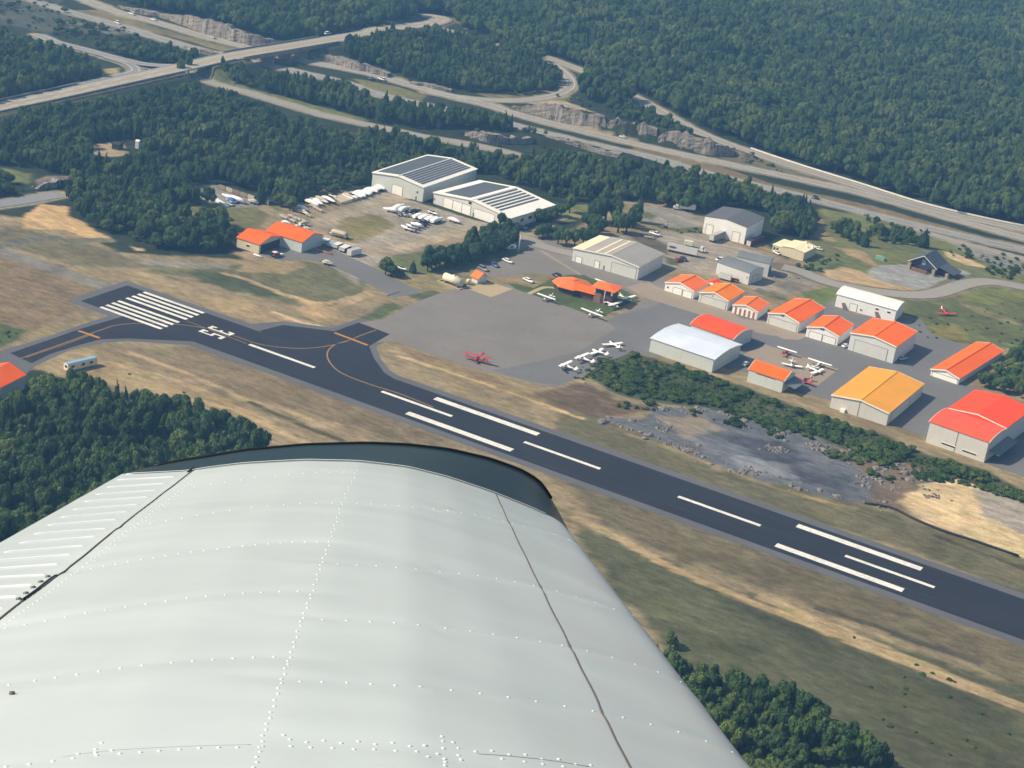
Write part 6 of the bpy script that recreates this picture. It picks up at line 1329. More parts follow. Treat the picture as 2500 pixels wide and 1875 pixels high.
def crown_mesh(name, seed, lobes, cards, csize, m, shape='round'):
    r = np.random.default_rng(seed); V = []; F = []; T = []; nv = 0
    ico = bmesh.new(); bmesh.ops.create_icosphere(ico, subdivisions=2, radius=1); iv = np.array([v.co[:] for v in ico.verts]); jf = np.array([[v.index for v in f.verts] for f in ico.faces]); ico.free()
    if shape == 'round':
        L = [(np.array([0, 0, .52]), .50)]
        for k in range(lobes):
            th = r.uniform(0, 2*pi); ph = math.asin(r.uniform(-.25, 1)); q = r.uniform(.50, .74)
            c = np.array([cos(th)*cos(ph)*q, sin(th)*cos(ph)*q, .52+sin(ph)*q*.50]); L.append((c, r.uniform(.24, .42)))
    else:
        L = []
        for k in range(lobes):
            t = (k+.5)/lobes; R = (1-t)**.85*.95+.06; n = max(1, int(6*R+1))
            for q in range(n):
                th = r.uniform(0, 2*pi); L.append((np.array([cos(th)*R*.5, sin(th)*R*.5, .08+.86*t]), R*.46+.05))
    def zs(s): return s*(.62 if shape == 'round' else .42)
    for c, s in L:
        dp = np.array([mnoise.noise(Vector(tuple(p*2.2+c*5+seed)))for p in iv])
        P = iv*(s*(.86+.30*dp))[:, None]*np.array([1, 1, .62 if shape == 'round' else .5])+c
        V.append(P); F.append(np.concatenate([jf, jf[:, 2:3]], 1)+nv); T.append(np.clip(.22+.35*(P[:, 2]-c[2])/s, 0, .5)); nv += len(P)  # lobe cores darkened, most underneath: shade between the leaves put into colour
    C = np.array([c for c, s in L]); S = np.array([s for c, s in L])
    per = max(4, cards//len(L)); W = S**2/np.sum(S**2)
    for k, (c, s) in enumerate(L):
        n = int(cards*W[k]); d = r.normal(size=(n, 3)); d /= np.linalg.norm(d, axis=1)[:, None]; d[:, 2] = np.where((d[:, 2] < -.3), -d[:, 2], d[:, 2])
        flat = np.array([1, 1, .62 if shape == 'round' else .5])
        P = c+d*flat*(s*r.uniform(.86, 1.12, n))[:, None]
        dd = np.linalg.norm((P[:, None]-C[None])/flat, axis=2)/S[None]; dd[:, k] = 9
        keep = dd.min(1) > .84; P = P[keep]; d = d[keep]; n = len(P)
        if not n: continue
        N = d+r.normal(size=(n, 3))*.38; N /= np.linalg.norm(N, axis=1)[:, None]
        A = np.cross(N, r.normal(size=(n, 3))); A /= np.linalg.norm(A, axis=1)[:, None]; B_ = np.cross(N, A)
        z = csize*r.uniform(.6, 1.35, n)[:, None]; y = z*r.uniform(.5, .95, (n, 1)); A = A*z; B_ = B_*y
        q = np.stack([P-A*.5-B_*.15, P+B_*.5-A*.1, P+A*.55+B_*.1, P-B_*.5+A*.12], 1).reshape(-1, 3)
        V.append(q); F.append(np.arange(n*4).reshape(-1, 4)+nv); nv += n*4
        tone = np.clip(.42+.30*d[:, 2]+r.normal(size=n)*.17+.25*(P[:, 2]-.6), 0, 1); T.append(np.repeat(tone, 4))  # upward and higher leaves lightened: sunlit crown tops painted in
    V = np.concatenate(V).astype(np.float32); F = np.concatenate(F); T = np.concatenate(T).astype(np.float32)
    tri = F[:, 2] == F[:, 3]; me = bpy.data.meshes.new(name)
    faces = [tuple(f[:3]) if t else tuple(f) for f, t in zip(F.tolist(), tri)]
    me.from_pydata(V.tolist(), [], faces); a = me.attributes.new('tone', 'FLOAT', 'POINT'); a.data.foreach_set('value', T)
    me.polygons.foreach_set('use_smooth', tri.tolist()); me.materials.append(m); return me
NB = 7; NC = 3; CRD = []
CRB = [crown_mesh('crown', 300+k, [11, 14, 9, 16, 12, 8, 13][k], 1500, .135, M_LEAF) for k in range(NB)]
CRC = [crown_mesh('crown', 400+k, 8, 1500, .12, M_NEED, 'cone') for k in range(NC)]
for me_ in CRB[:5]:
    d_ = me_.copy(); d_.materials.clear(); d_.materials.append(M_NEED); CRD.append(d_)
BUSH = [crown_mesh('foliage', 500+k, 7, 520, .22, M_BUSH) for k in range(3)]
tb = MB(); tb.cyl((0, 0, -.06), (0, 0, .62), .055, .022, n=8)
for q in range(4):
    a = q*1.7; tb.cyl((0, 0, .3+.06*q), (cos(a)*.22, sin(a)*.22, .52+.06*q), .02, .008, n=6)
def tree_obj(kind, variant, loc, R, H, rz, label, group):
    o = tag(empty({'b': 'broadleaf_tree', 'c': 'conifer_tree', 'd': 'windbreak_tree'}[kind], loc, rz), label, 'tree', group)
    o.scale = (1, 1, 1)
    c = bpy.data.objects.new('crown', {'b': CRB, 'c': CRC, 'd': CRD}[kind][variant]); col.objects.link(c); setpar(c, o); c.scale = (R, R, H)
    t = bpy.data.objects.new('trunk', TRK); col.objects.link(t); setpar(t, o); t.scale = (H*.9, H*.9, H)
    return o
_t = tb.build('trunk', M_BARK); TRK = _t.data; bpy.data.objects.remove(_t)

# hand surveyed single trees: tile, foot x, foot y, crown radius, height, kind, label, group
SINGLE = []
def row(t, pts, n, R, H, kind, label, group, jit=.8):
    L_ = smooth_line(GP(t, pts), .5)
    for k in range(n):
        p = L_[int((k+.5)/n*(len(L_)-1))]; SINGLE.append((p[0]+random.gauss(0, jit), p[1]+random.gauss(0, jit), R*random.uniform(.85, 1.15), H*random.uniform(.85, 1.12), kind, label, group))
def one(t, x, y, R, H, kind, label, group=None):
    g = G(t, x, y); SINGLE.append((g.x, g.y, R, H, kind, label, group))
gr = 'dark trees in the dense windbreak row between the boat yard and the parking apron'
lb = 'dark tree in the dense windbreak row between the boat yard and the apron'
row('e', [(760, 1245), (1000, 1215), (1250, 1140), (1480, 1060), (1600, 1010)], 22, 3.9, 8.0, 'd', lb, gr)
row('e', [(780, 1215), (1000, 1170), (1250, 1090), (1480, 1000), (1590, 950)], 18, 3.9, 8.8, 'd', lb, gr)
row('e', [(1150, 1080), (1400, 980), (1540, 930)], 6, 3.6, 10.5, 'b', 'round dark tree rising from the right half of the windbreak row', 'round trees in the right half of the windbreak row')
one('e', 365, 1285, 4.0, 7.5, 'b', 'round dark bushy tree at the taxi strip, left of the open white boat')
one('e', 430, 1305, 3.6, 5.0, 'b', 'low dark bushy tree just right of the round one at the taxi strip')
one('e', 510, 1310, 2.8, 3.6, 'b', 'lowest of the dark bushes at the taxi strip, below the open white boat')
one('e', 630, 1270, 1.9, 6.2, 'c', 'small pointed conifer standing alone left of the windbreak row')
one('e', 1490, 830, 2.6, 7.5, 'b', 'grey green tree at the right corner of the striped solar hall')
gb_ = 'broadleaf trees in the clump right of the striped solar hall'
for x, y, R, H in ((1270, 1335, 4.2, 7), (1340, 1325, 4.2, 7.5), (1400, 1300, 3.8, 6.5), (1450, 1275, 3.6, 9), (1265, 1425, 3.6, 6.5), (1320, 1420, 3.6, 6.5), (1380, 1465, 3.8, 8.5), (1430, 1475, 3.8, 8.5), (1480, 1478, 3.8, 8.5), (1530, 1470, 3.8, 8.5), (1580, 1455, 3.8, 9), (1625, 1425, 3.8, 9), (1590, 1400, 4, 10)):
    one('b', x, y, R, H, 'b', 'mid green tree in the clump between the striped solar hall and the wide grey hangar', gb_)
gt_ = 'tall broadleaf trees at the gravel turning circle'
for x, y, R, H in ((1610, 1335, 5.2, 14), (1665, 1320, 5.0, 15), (1710, 1340, 4.6, 13), (1740, 1395, 4.4, 11), (1790, 1400, 4.4, 12), (1830, 1370, 4.0, 11), (1845, 1330, 3.6, 11), (1560, 1370, 4, 8)):
    one('b', x, y, R, H, 'b', 'tall dark tree in the stand at the left of the gravel turning circle', gt_)
one('h', 1300, 385, 3.2, 11, 'c', 'tall dark conifer standing behind the dark blue lodge')
one('h', 770, 372, 2.8, 10, 'c', 'slender dark conifer on the grass between the cream workshop and the lodge')
for x, y in ((240, 580), (290, 585), (370, 600), (180, 560)): one('h', x, y, 1.6, 2.2, 'b', 'low dark bush on the bank right of the cream workshop', 'low bushes on the bank right of the cream workshop')
one('F', 1447, 1398, 2.3, 4.8, 'b', 'small round tree alone at the top left of the wood right of the wing')
one('a', 410, 1065, 3.2, 6, 'b', 'small round tree beside the road at the left clearing')
one('a', 1560, 1215, 3.6, 11, 'c', 'yellowish green pointed tree at the wood edge above the fenced yard')
for x, y, s in ((1180, 145, 1), (1160, 160, 1)): pass
one('a', 1738, 1262, 4.4, 7.0, 'b', 'round tree at the wood edge left of the rank of stored boats')
one('a', 1690, 1240, 4.0, 6.6, 'b', 'second round tree at the wood edge left of the rank of stored boats')
for x, y in ((1080, 460), (1130, 445)): one('a', x, y, 2.4, 11, 'b', 'thin tree standing against the overpass road at the junction', 'thin trees against the overpass road')

# dense woods: jittered grid inside every wood outline
def in_view(P, pad=0):
    q = proj_np(P); return (q[:, 2] > 0) & (q[:, 0] > -pad) & (q[:, 0] < 2500+pad) & (q[:, 1] > -pad) & (q[:, 1] < 1875+pad)
def wood_points(name, sp):
    P = np.array(WOODW[name]); x0, y0 = P.min(0); x1, y1 = P.max(0); x0 = max(x0, -1150); x1 = min(x1, 420); y1 = min(y1, 1750); y0 = max(y0, -420)
    gx, gy = np.meshgrid(np.arange(x0, x1, sp), np.arange(y0, y1, sp*.87)); gx[1::2] += sp/2
    X = gx.ravel()+RNG.uniform(-.36, .36, gx.size)*sp; Y = gy.ravel()+RNG.uniform(-.36, .36, gx.size)*sp
    k = in_view(np.stack([X, Y, np.full_like(X, 5)], -1), 330); X = X[k]; Y = Y[k]
    k = sdpoly(X, Y, WOODW[name]) > .5*sp*RNG.uniform(0, 1, len(X)); X = X[k]; Y = Y[k]
    k = np.ones(len(X), bool)
    for c in CLEARW: k &= sdpoly(X, Y, c) < 1.0
    for n, (L_, w, _) in RW.items():
        if len(X): k &= dline(X, Y, L_[::2]) > w/2+3.2
    k &= dline(X, Y, OVL[::2, :2]) > 10.5
    for c in CLW: k &= dline(X, Y, c[::2, :2]) > 3.0
    return X[k], Y[k]
ALL = []
spec = {'far': (6.5, 4.8, 12.0, .05), 'far_low': (5, 3.2, 6, .1), 'island': (4.6, 2.9, 8.5, .25), 'island2': (5, 3, 8.5, .25), 'median': (4.6, 3.0, 9.5, .22), 'nw': (4.6, 3.0, 6.5, .2), 'west': (5.2, 3.6, 9, .12),
        'main': (4.9, 3.5, 8.6, .24), 'west_low': (5, 3.2, 6, .1), 'near': (5.2, 3.9, 10.5, .04), 'under': (5.2, 3.9, 9.5, .04), 'southeast': (4.3, 3.2, 8.5, .05), 'east': (4.2, 2.8, 4.6, .1), 'eastfar': (4.8, 3.5, 8.5, .1), 'eastrim': (5, 3.2, 8, .1), 'c1': (4.6, 3.0, 7.5, .3), 'c2': (5.0, 2.6, 5.0, .2), 'c3': (4.8, 3.4, 9, .3)}
for nme, (sp, R, H, pc) in spec.items():
    X, Y = wood_points(nme, sp); n = len(X)
    dens = vnoise(X, Y, 40, 61, 3)
    big = RNG.uniform(0, 1, n) < (.10 if nme in ('far', 'near', 'southeast', 'west') else .05)
    Rr = R*RNG.uniform(.60, 1.25, n)*(1+.14*dens); Hh = H*RNG.uniform(.66, 1.2, n)*(1+.14*dens); Rr[big] *= 1.25; Hh[big] *= 1.14
    gap = vnoise(X, Y, 22, 63, 3) > (.34 if nme not in ('far', 'near') else .55); Rr[gap] *= .62; Hh[gap] *= .48
    con = RNG.uniform(0, 1, n) < pc*(1+1.2*vnoise(X, Y, 30, 62, 2)); Rr[con] *= .62; Hh[con] *= 1.12
    ALL.append(np.stack([X, Y, ground_z(X, Y)-.2, Rr, Hh, con.astype(float), np.full(n, list(spec).index(nme), float)], -1))
ALL = np.concatenate(ALL)
# the nearest of those in view become trees of their own
q = proj_np(np.stack([ALL[:, 0], ALL[:, 1], ALL[:, 2]+ALL[:, 4]*.8], -1))
vis = (q[:, 0] > 4) & (q[:, 0] < 2496) & (q[:, 1] > 4) & (q[:, 1] < 1871)
# leave out the ones behind the wing
wing_top = np.interp(q[:, 0], [0, 300, 470, 745, 1000, 1200, 1345, 1600, 1860], [1330, 1150, 1110, 1080, 1090, 1120, 1200, 1530, 1875])
vis &= (q[:, 1] < wing_top-8) | (q[:, 0] > 1860)
idx = np.nonzero(vis)[0]; size = ALL[idx, 3]/q[idx, 2]
kb = [i for i in idx[np.argsort(-size)] if ALL[i, 5] == 0][:300-sum(1 for s in SINGLE if s[4] == 'b')]
kc = [i for i in idx[np.argsort(-size)] if ALL[i, 5] == 1][:60]
WN = {'near': ('tree with a rounded green crown in the dense wood left of the wing', 'trees of the dense wood left of the wing'),
      'southeast': ('tree with a rounded dark green crown in the wood right of the wing', 'trees of the wood right of the wing')}
names_ = list(spec)
rg_ = random.Random(5)
for i in kb+kc:
    x, y, z, R, H, c, wn = ALL[i]; w_ = names_[int(wn)]; k = 'c' if c else 'b'
    what = 'conifer' if c else 'tree'
    if w_ in WN: lab, grp = WN[w_]
    else: lab, grp = {'east': 'tree in the dark wood behind the long orange shed', 'eastfar': 'tall tree in the dark wood right of the long orange shed', 'eastrim': 'tree in the small wood at the right picture edge', 'c3': 'tree in the small wood behind the cream workshop', 'c1': 'tree in the clump between the cream workshop and the lodge', 'c2': 'low tree in the scrubby clump behind the lodge'}.get(w_, 'tree in the wood around the boat yard and halls'), 'trees of the wood '+{'main': 'around the boat yard', 'east': 'behind the long shed', 'eastfar': 'right of the long shed', 'eastrim': 'at the right edge'}.get(w_, 'around the boat yard' if w_ not in ('c1', 'c2', 'c3') else 'near the lodge '+w_[1])
    if c: lab = 'pointed '+lab.replace('tree with a rounded dark green crown', 'tree').replace('tree with a rounded green crown', 'tree').replace('tree', 'conifer'); grp = grp.replace('trees', 'conifers')
    tree_obj(k, rg_.randrange(NB if k == 'b' else NC), (x, y, z), R, H, rg_.uniform(0, 6.28), lab, grp)
for x, y, R, H, k, lab, grp in SINGLE:
    tree_obj(k, rg_.randrange({'b': NB, 'c': NC, 'd': 5}[k]), (x, y, -.1), R, H, rg_.uniform(0, 6.28), lab, grp)
# everything else is one mass of wood
def mass(name, P, meshes, label, cat):
    """P rows: x y z radius height variant; one object whose points carry copies of the crown meshes"""
    me = bpy.data.meshes.new(name); n = len(P); me.vertices.add(n); me.vertices.foreach_set('co', P[:, :3].astype(np.float32).ravel())
    a = me.attributes.new('size', 'FLOAT_VECTOR', 'POINT'); a.data.foreach_set('vector', np.stack([P[:, 3], P[:, 3], P[:, 4]], -1).astype(np.float32).ravel())
    a = me.attributes.new('turn', 'FLOAT_VECTOR', 'POINT'); a.data.foreach_set('vector', np.stack([RNG.uniform(-.08, .08, n), RNG.uniform(-.08, .08, n), RNG.uniform(0, 6.28, n)], -1).astype(np.float32).ravel())
    a = me.attributes.new('sort', 'INT', 'POINT'); a.data.foreach_set('value', P[:, 5].astype(np.int32))
    o = bpy.data.objects.new(name, me); col.objects.link(o); o['kind'] = 'stuff'; tag(o, label, cat)
    ng = bpy.data.node_groups.new(name+'_nodes', 'GeometryNodeTree'); ng.interface.new_socket('Geometry', in_out='INPUT', socket_type='NodeSocketGeometry'); ng.interface.new_socket('Geometry', in_out='OUTPUT', socket_type='NodeSocketGeometry')
    gi = ng.nodes.new('NodeGroupInput'); go = ng.nodes.new('NodeGroupOutput'); j = ng.nodes.new('GeometryNodeJoinGeometry')
    def attr(nm, ty):
        k = ng.nodes.new('GeometryNodeInputNamedAttribute'); k.data_type = ty; k.inputs['Name'].default_value = nm; return k.outputs[0]
    so = attr('sort', 'INT'); sz = attr('size', 'FLOAT_VECTOR'); tu = attr('turn', 'FLOAT_VECTOR')
    for k, src in enumerate(meshes):
        oi = ng.nodes.new('GeometryNodeObjectInfo'); oi.inputs['Object'].default_value = src; oi.inputs['As Instance'].default_value = True
        cp = ng.nodes.new('FunctionNodeCompare'); cp.data_type = 'INT'; cp.operation = 'EQUAL'; ng.links.new(so, cp.inputs[2]); cp.inputs[3].default_value = k
        ip = ng.nodes.new('GeometryNodeInstanceOnPoints'); ng.links.new(gi.outputs[0], ip.inputs['Points']); ng.links.new(cp.outputs[0], ip.inputs['Selection']); ng.links.new(oi.outputs['Geometry'], ip.inputs['Instance'])
        er = ng.nodes.new('FunctionNodeEulerToRotation'); ng.links.new(tu, er.inputs[0]); ng.links.new(er.outputs[0], ip.inputs['Rotation']); ng.links.new(sz, ip.inputs['Scale']); ng.links.new(ip.outputs[0], j.inputs[0])
    ng.links.new(j.outputs[0], go.inputs[0]); md = o.modifiers.new('crowns', 'NODES'); md.node_group = ng; return o
def unlinked(meshes): 
    out = []
    for me in meshes: out.append(bpy.data.objects.new(me.name+'_source', me))
    return out
own = set(kb+kc); rest = np.array([i for i in range(len(ALL)) if i not in own])
R_ = ALL[rest]; var = np.where(R_[:, 5] == 0, RNG.integers(0, NB, len(R_)), NB+RNG.integers(0, NC, len(R_)))
mass('woodland', np.concatenate([R_[:, :5], var[:, None]], 1), unlinked(CRB+CRC), 'continuous mixed wood covering the land beyond and between the roads', 'woodland')
print('TREES', len(ALL), 'own', len(own), 'single', len(SINGLE))
# scrub: bushes on the bank and along verges
def scatter(t, poly, sp, keep=1.0, clump=20, thr=-.2):
    W_ = GP(t, poly); P = np.array(W_); x0, y0 = P.min(0); x1, y1 = P.max(0); n = int((x1-x0)*(y1-y0)/sp**2)
    X = RNG.uniform(x0, x1, n); Y = RNG.uniform(y0, y1, n); k = (sdpoly(X, Y, W_) > 0) & (vnoise(X, Y, clump, 71, 3) > thr) & (RNG.uniform(0, 1, n) < keep); return X[k], Y[k]
SC = []
def addsc(xy, r0, r1, h0, h1):
    X, Y = xy; n = len(X); u = RNG.uniform(0, 1, n)**1.6; SC.append(np.stack([X, Y, np.zeros(n)-.1, r0+(r1-r0)*u, h0+(h1-h0)*u, RNG.integers(0, 3, n).astype(float)], -1))
bank = [(1262, 800), (1295, 778), (1370, 768), (1500, 805), (1590, 838), (1700, 875), (1800, 910), (1910, 948), (2000, 988), (2140, 1028), (2212, 1066), (2300, 1095), (2300, 1125), (2212, 1085), (2080, 1048), (1970, 1035), (1900, 1005), (1830, 965), (1750, 935), (1600, 895), (1560, 880), (1400, 860), (1330, 845), (1280, 818)]
addsc(scatter('F', bank, 1.4, 1, 11, -.02), .8, 2.5, .8, 2.3)
addsc(scatter('F', [(1380, 790), (1600, 850), (1800, 925), (1950, 985), (2212, 1080), (2212, 1070), (1900, 960), (1650, 860), (1400, 780)], 2.4, .8, 10, .0), 1.0, 2.6, 1.2, 3.2)
addsc(scatter('F', bank, 1.5, .8, 9, -.5), .4, 1.1, .3, .9)
addsc(scatter('F', [(1300, 850), (1450, 862), (1600, 885), (1760, 935), (1870, 985), (1960, 1030), (1930, 1050), (1860, 1020), (1760, 975), (1600, 925), (1500, 905), (1420, 890), (1330, 880)], 1.7, 1, 7, .05), .5, 1.7, .5, 1.7)
addsc(scatter('F', [(1200, 800), (1270, 790), (1290, 830), (1260, 830)], 2.5, .5), .4, .9, .4, .8)
for t, pl, sp, kp, r1, h1 in (('a', [(380, 120), (640, 150), (900, 210), (760, 260), (480, 260), (300, 200)], 5, .8, 2.6, 3.4), ('a', [(-100, -60), (300, -40), (450, 120), (640, 170), (500, 210), (300, 200), (0, 150), (-200, 100)], 6, .8, 3, 4),
      ('c', [(1250, 1290), (1650, 1400), (1640, 1480), (1280, 1450)], 4, .8, 2.4, 4.2), ('c', [(1700, 1500), (2212, 1600), (2212, 1700), (1900, 1640)], 4, .6, 2.0, 2.4), ('h', [(1560, 330), (2212, 500), (2212, 680), (1900, 640), (1650, 560)], 5, .6, 2.2, 2.2),
      ('h', [(180, 540), (420, 570), (640, 470), (480, 420), (360, 380), (330, 480)], 3.2, .6, 1.6, 1.8), ('a', [(1180, 1050), (1400, 1350), (1000, 1290)], 5, .4, 2, 2), ('b', [(1350, 570), (1480, 560), (1700, 690), (1600, 690), (1450, 620)], 5, .5, 2, 2.4),
      ('c', [(350, 880), (620, 960), (900, 1050), (800, 1045), (450, 960)], 4, .5, 1.8, 2), ('b', [(800, 790), (1250, 830), (1700, 900), (1760, 960), (1500, 930), (1000, 880)], 4.5, .45, 2, 2.6), ('F', [(1900, 680), (2212, 640), (2212, 750), (2000, 740)], 7, .35, 1.2, 1.0),
      ('F', [(1640, 1270), (2212, 1540), (2212, 1660), (1980, 1650), (1800, 1440)], 7, .5, 1.1, .7), ('j', [(0, 450), (200, 490), (120, 560), (0, 600)], 4, .5, .9, .8), ('j', [(500, 640), (1400, 960), (1800, 1180), (1500, 1100), (1100, 900), (600, 760)], 8, .35, .8, .6),
      ('a', [(0, 1020), (180, 1060), (180, 1150), (0, 1180)], 4, .6, 2, 2.5), ('a', [(1030, 1260), (1500, 1330), (1420, 1400), (1040, 1300)], 7, .4, 1.4, 1.2), ('g', [(900, 370), (1100, 400), (1350, 400), (1340, 440), (1100, 440)], 2.5, .5, 1.2, 1.3), ('a', [(1250, 420), (1500, 520), (1560, 560), (1350, 500)], 5, .4, 2, 2)):
    addsc(scatter(t, pl, sp, kp), .6, r1, .5, h1)
SC = np.concatenate(SC); print('SCRUB', len(SC))
SC[:, 2] = ground_z(SC[:, 0].copy(), SC[:, 1].copy())-.1
mass('scrub', SC, unlinked(BUSH), 'low dense bushes covering the bank beside the hangars and the road verges', 'scrub')
# ------------------------------------------------------------------ the wing we are looking along
D0 = 6.9; VPX, VPY = 985.0, 770.0
PROF = np.array([(298, 1157), (368, 1154), (462, 1149), (500, 1142), (597, 1130), (746, 1122), (875, 1125), (995, 1139), (1094, 1164), (1199, 1199), (1298, 1239), (1352, 1264), (1378, 1281), (1391, 1300)], float)
OUTL = np.array([(298, 1157), (348, 1144), (447, 1124), (497, 1117), (597, 1100), (746, 1086), (895, 1082), (995, 1086), (1094, 1097), (1199, 1121), (1273, 1148), (1318, 1175), (1343, 1212), (1362, 1245), (1390, 1299)], float)
UNDER = np.array([(1388, 1326), (1350, 1345), (1200, 1340), (900, 1290), (600, 1225), (300, 1166)], float)
def depth(x): return D0*(1+.3*(x-985)/FOC)
def cp(px_, py_, z): return CAM+CR*((px_-1250)/FOC*z)-CU*((py_-937.5)/FOC*z)+CF*z
SD = CR*((VPX-1250)/FOC)-CU*((VPY-937.5)/FOC)+CF; SDn = SD/np.linalg.norm(SD); SZ = SDn@CF
UDn = cp(1391, 1300, depth(1391))-cp(298, 1157, depth(298)); UDn -= SDn*(UDn@SDn); UDn /= np.linalg.norm(UDn); WN_ = np.cross(UDn, SDn); WN_ = WN_ if WN_@CU > 0 else -WN_
WO = cp(875, 1125, depth(875))
WM = np.stack([UDn, SDn, np.cross(UDn, SDn)], 1)
def loc_(P): return (np.asarray(P)-WO) @ WM
def dens(P, n):
    P = np.array(P, float); s = np.concatenate([[0], np.cumsum(np.linalg.norm(np.diff(P, axis=0), axis=1))]); t = np.linspace(0, s[-1], n)
    Q = np.stack([np.interp(t, s, P[:, 0]), np.interp(t, s, P[:, 1])], -1)
    for _ in range(max(1, n//40)): Q[1:-1] = (Q[:-2]+2*Q[1:-1]+Q[2:])/4
    return Q
PD_ = dens(PROF, 90); RAT = (PD_[:, 0]-VPX)/(PD_[:, 1]-VPY)
RAT = np.maximum.accumulate(RAT+np.arange(len(RAT))*1e-7)
def spanpt(q, L): return cp(q[0], q[1], depth(q[0]))-SDn*L
def surf(X, Y, lift=0.0):
    """map a spot of the wing skin to its place on the skin"""
    dx, dy = X-VPX, Y-VPY; r = dx/dy; r = min(r, RAT[-1])
    qx = np.interp(r, RAT, PD_[:, 0]); qy = np.interp(r, RAT, PD_[:, 1]); k = max(dy/(qy-VPY), .9)
    D = depth(qx); L = D*(1-1/k)/SZ
    P = spanpt((qx, qy), L); u, v, n = loc_(P)
    e = .01; i = np.interp(r, RAT, np.arange(len(RAT))); a = PD_[int(max(i-2, 0))]; b = PD_[int(min(i+2, len(PD_)-1))]
    T = loc_(spanpt(b, L))-loc_(spanpt(a, L)); N = np.cross(T, [0, 1, 0]); N /= np.linalg.norm(N)
    if N[2] < 0: N = -N
    return np.array([u, v, n+wave(u, v)])+N*lift, N
RIBS = []
def wave(u, v):
    """skin gently quilted between the ribs"""
    s = .0015*sin(v*2*pi/.62+.7*sin(u*2.2))*(.55+.45*sin(u*3.1+1.1))+.0007*mnoise.noise(Vector((u*1.8, v*4.2, 3)))
    for RU, RV2, A in RIBS:
        if RU[0]-.15 < u < RU[-1]+.15:
            f = min(1, (u-RU[0]+.15)/.15, (RU[-1]+.15-u)/.15); d = v-np.interp(u, RU, RV2)
            if abs(d) < .3: s -= A*f*(math.exp(-(d/.045)**2)-.55*math.exp(-((d+.11)/.07)**2))
    return s*min(1, max(0, (-v)/.4))
wing = tag(empty('aircraft_wing', (0, 0, 0)), 'riveted white aeroplane wing with a dark green tip filling the foreground', 'wing')
wing.matrix_world = Matrix([[WM[0][0], WM[0][1], WM[0][2], WO[0]], [WM[1][0], WM[1][1], WM[1][2], WO[1]], [WM[2][0], WM[2][1], WM[2][2], WO[2]], [0, 0, 0, 1]])
def wingmat(name, rgb, k=.8, rough=.38):
    m, nt, b = newmat(name); v = texco(nt, scale=(1, 1, 1)); c = alb(*rgb, k=k)
    n1 = noise_(nt, texco(nt, scale=(1.2, 3.2, 1)), 1.1, 4, .55, .4); n2 = noise_(nt, v, 9, 5, .7); n3 = noise_(nt, texco(nt, scale=(9, .8, 1)), 1.0, 4, .6)
    o = mixc(nt, ramp(nt, n1, .35, .7), c, tuple(q*.93 for q in c[:3])+(1,))
    o = mixc(nt, ramp(nt, n2, .55, .8), o, tuple(q*f for q, f in zip(c[:3], (.93, .92, .88)))+(1,))
    o = mixc(nt, ramp(nt, n3, .6, .8), o, tuple(q*f for q, f in zip(c[:3], (.95, .94, .90)))+(1,))
    nt.links.new(o, b.inputs['Base Color']); b.inputs['Roughness'].default_value = rough; b.inputs['Specular IOR Level'].default_value = .5
    b.inputs['Coat Weight'].default_value = .25; b.inputs['Coat Roughness'].default_value = .2
    wv = nt.nodes.new('ShaderNodeTexWave'); wv.bands_direction = 'Y'; wv.wave_profile = 'SIN'; wv.inputs['Scale'].default_value = .26; wv.inputs['Distortion'].default_value = 2.2; wv.inputs['Detail'].default_value = 0.0; wv.inputs['Detail Scale'].default_value = .8
    nt.links.new(texco(nt, scale=(.35, 1, 1)), wv.inputs['Vector'])
    ad = nd(nt, 'ShaderNodeMath', operation='MULTIPLY_ADD'); nt.links.new(wv.outputs['Fac'], ad.inputs[0]); ad.inputs[1].default_value = .55; nb = noise_(nt, texco(nt, scale=(.8, 2.4, 1)), 1.0, 1, .3); nt.links.new(nb, ad.inputs[2])
    bump(nt, b, ad.outputs[0], .8, .018); return m
M_WING = wingmat('wing_white_paint', (224, 229, 219), .86); M_GREEN = wingmat('wing_tip_green', (6, 44, 50), .7, .5); M_SEAM = paint('seam_brown', (128, 120, 108), .8, .2, 4); M_RIV = paint('rivet_paint', (236, 240, 232), .35, .03, 20, k=.84, spec=.6)  # M_SEAM is a plain brownish colour for seam, dark pinstripe and screw
M_BLK = paint('tip_rubber', (18, 22, 28), .6, .1, 4); M_STRW = paint('pinstripe_white', (244, 246, 244), .4, .03, 5, k=.85)
LS = np.concatenate([np.linspace(0, .3, 6)[:-1], np.linspace(.3, 5.25, 330)])
def skin_part(name, i0, i1, m, drop=0.0):
    mb = MB(); rows = []
    for L in LS:
        row = []
        for q in PD_[i0:i1]:
            u, v, n = loc_(spanpt(q, L)); row.append((u, v, n+wave(u, v)-drop))
        rows.append(row)
    mb.loft(rows, closed=False, caps=False); o = mb.build(name, m, wing, fixn=False); return o
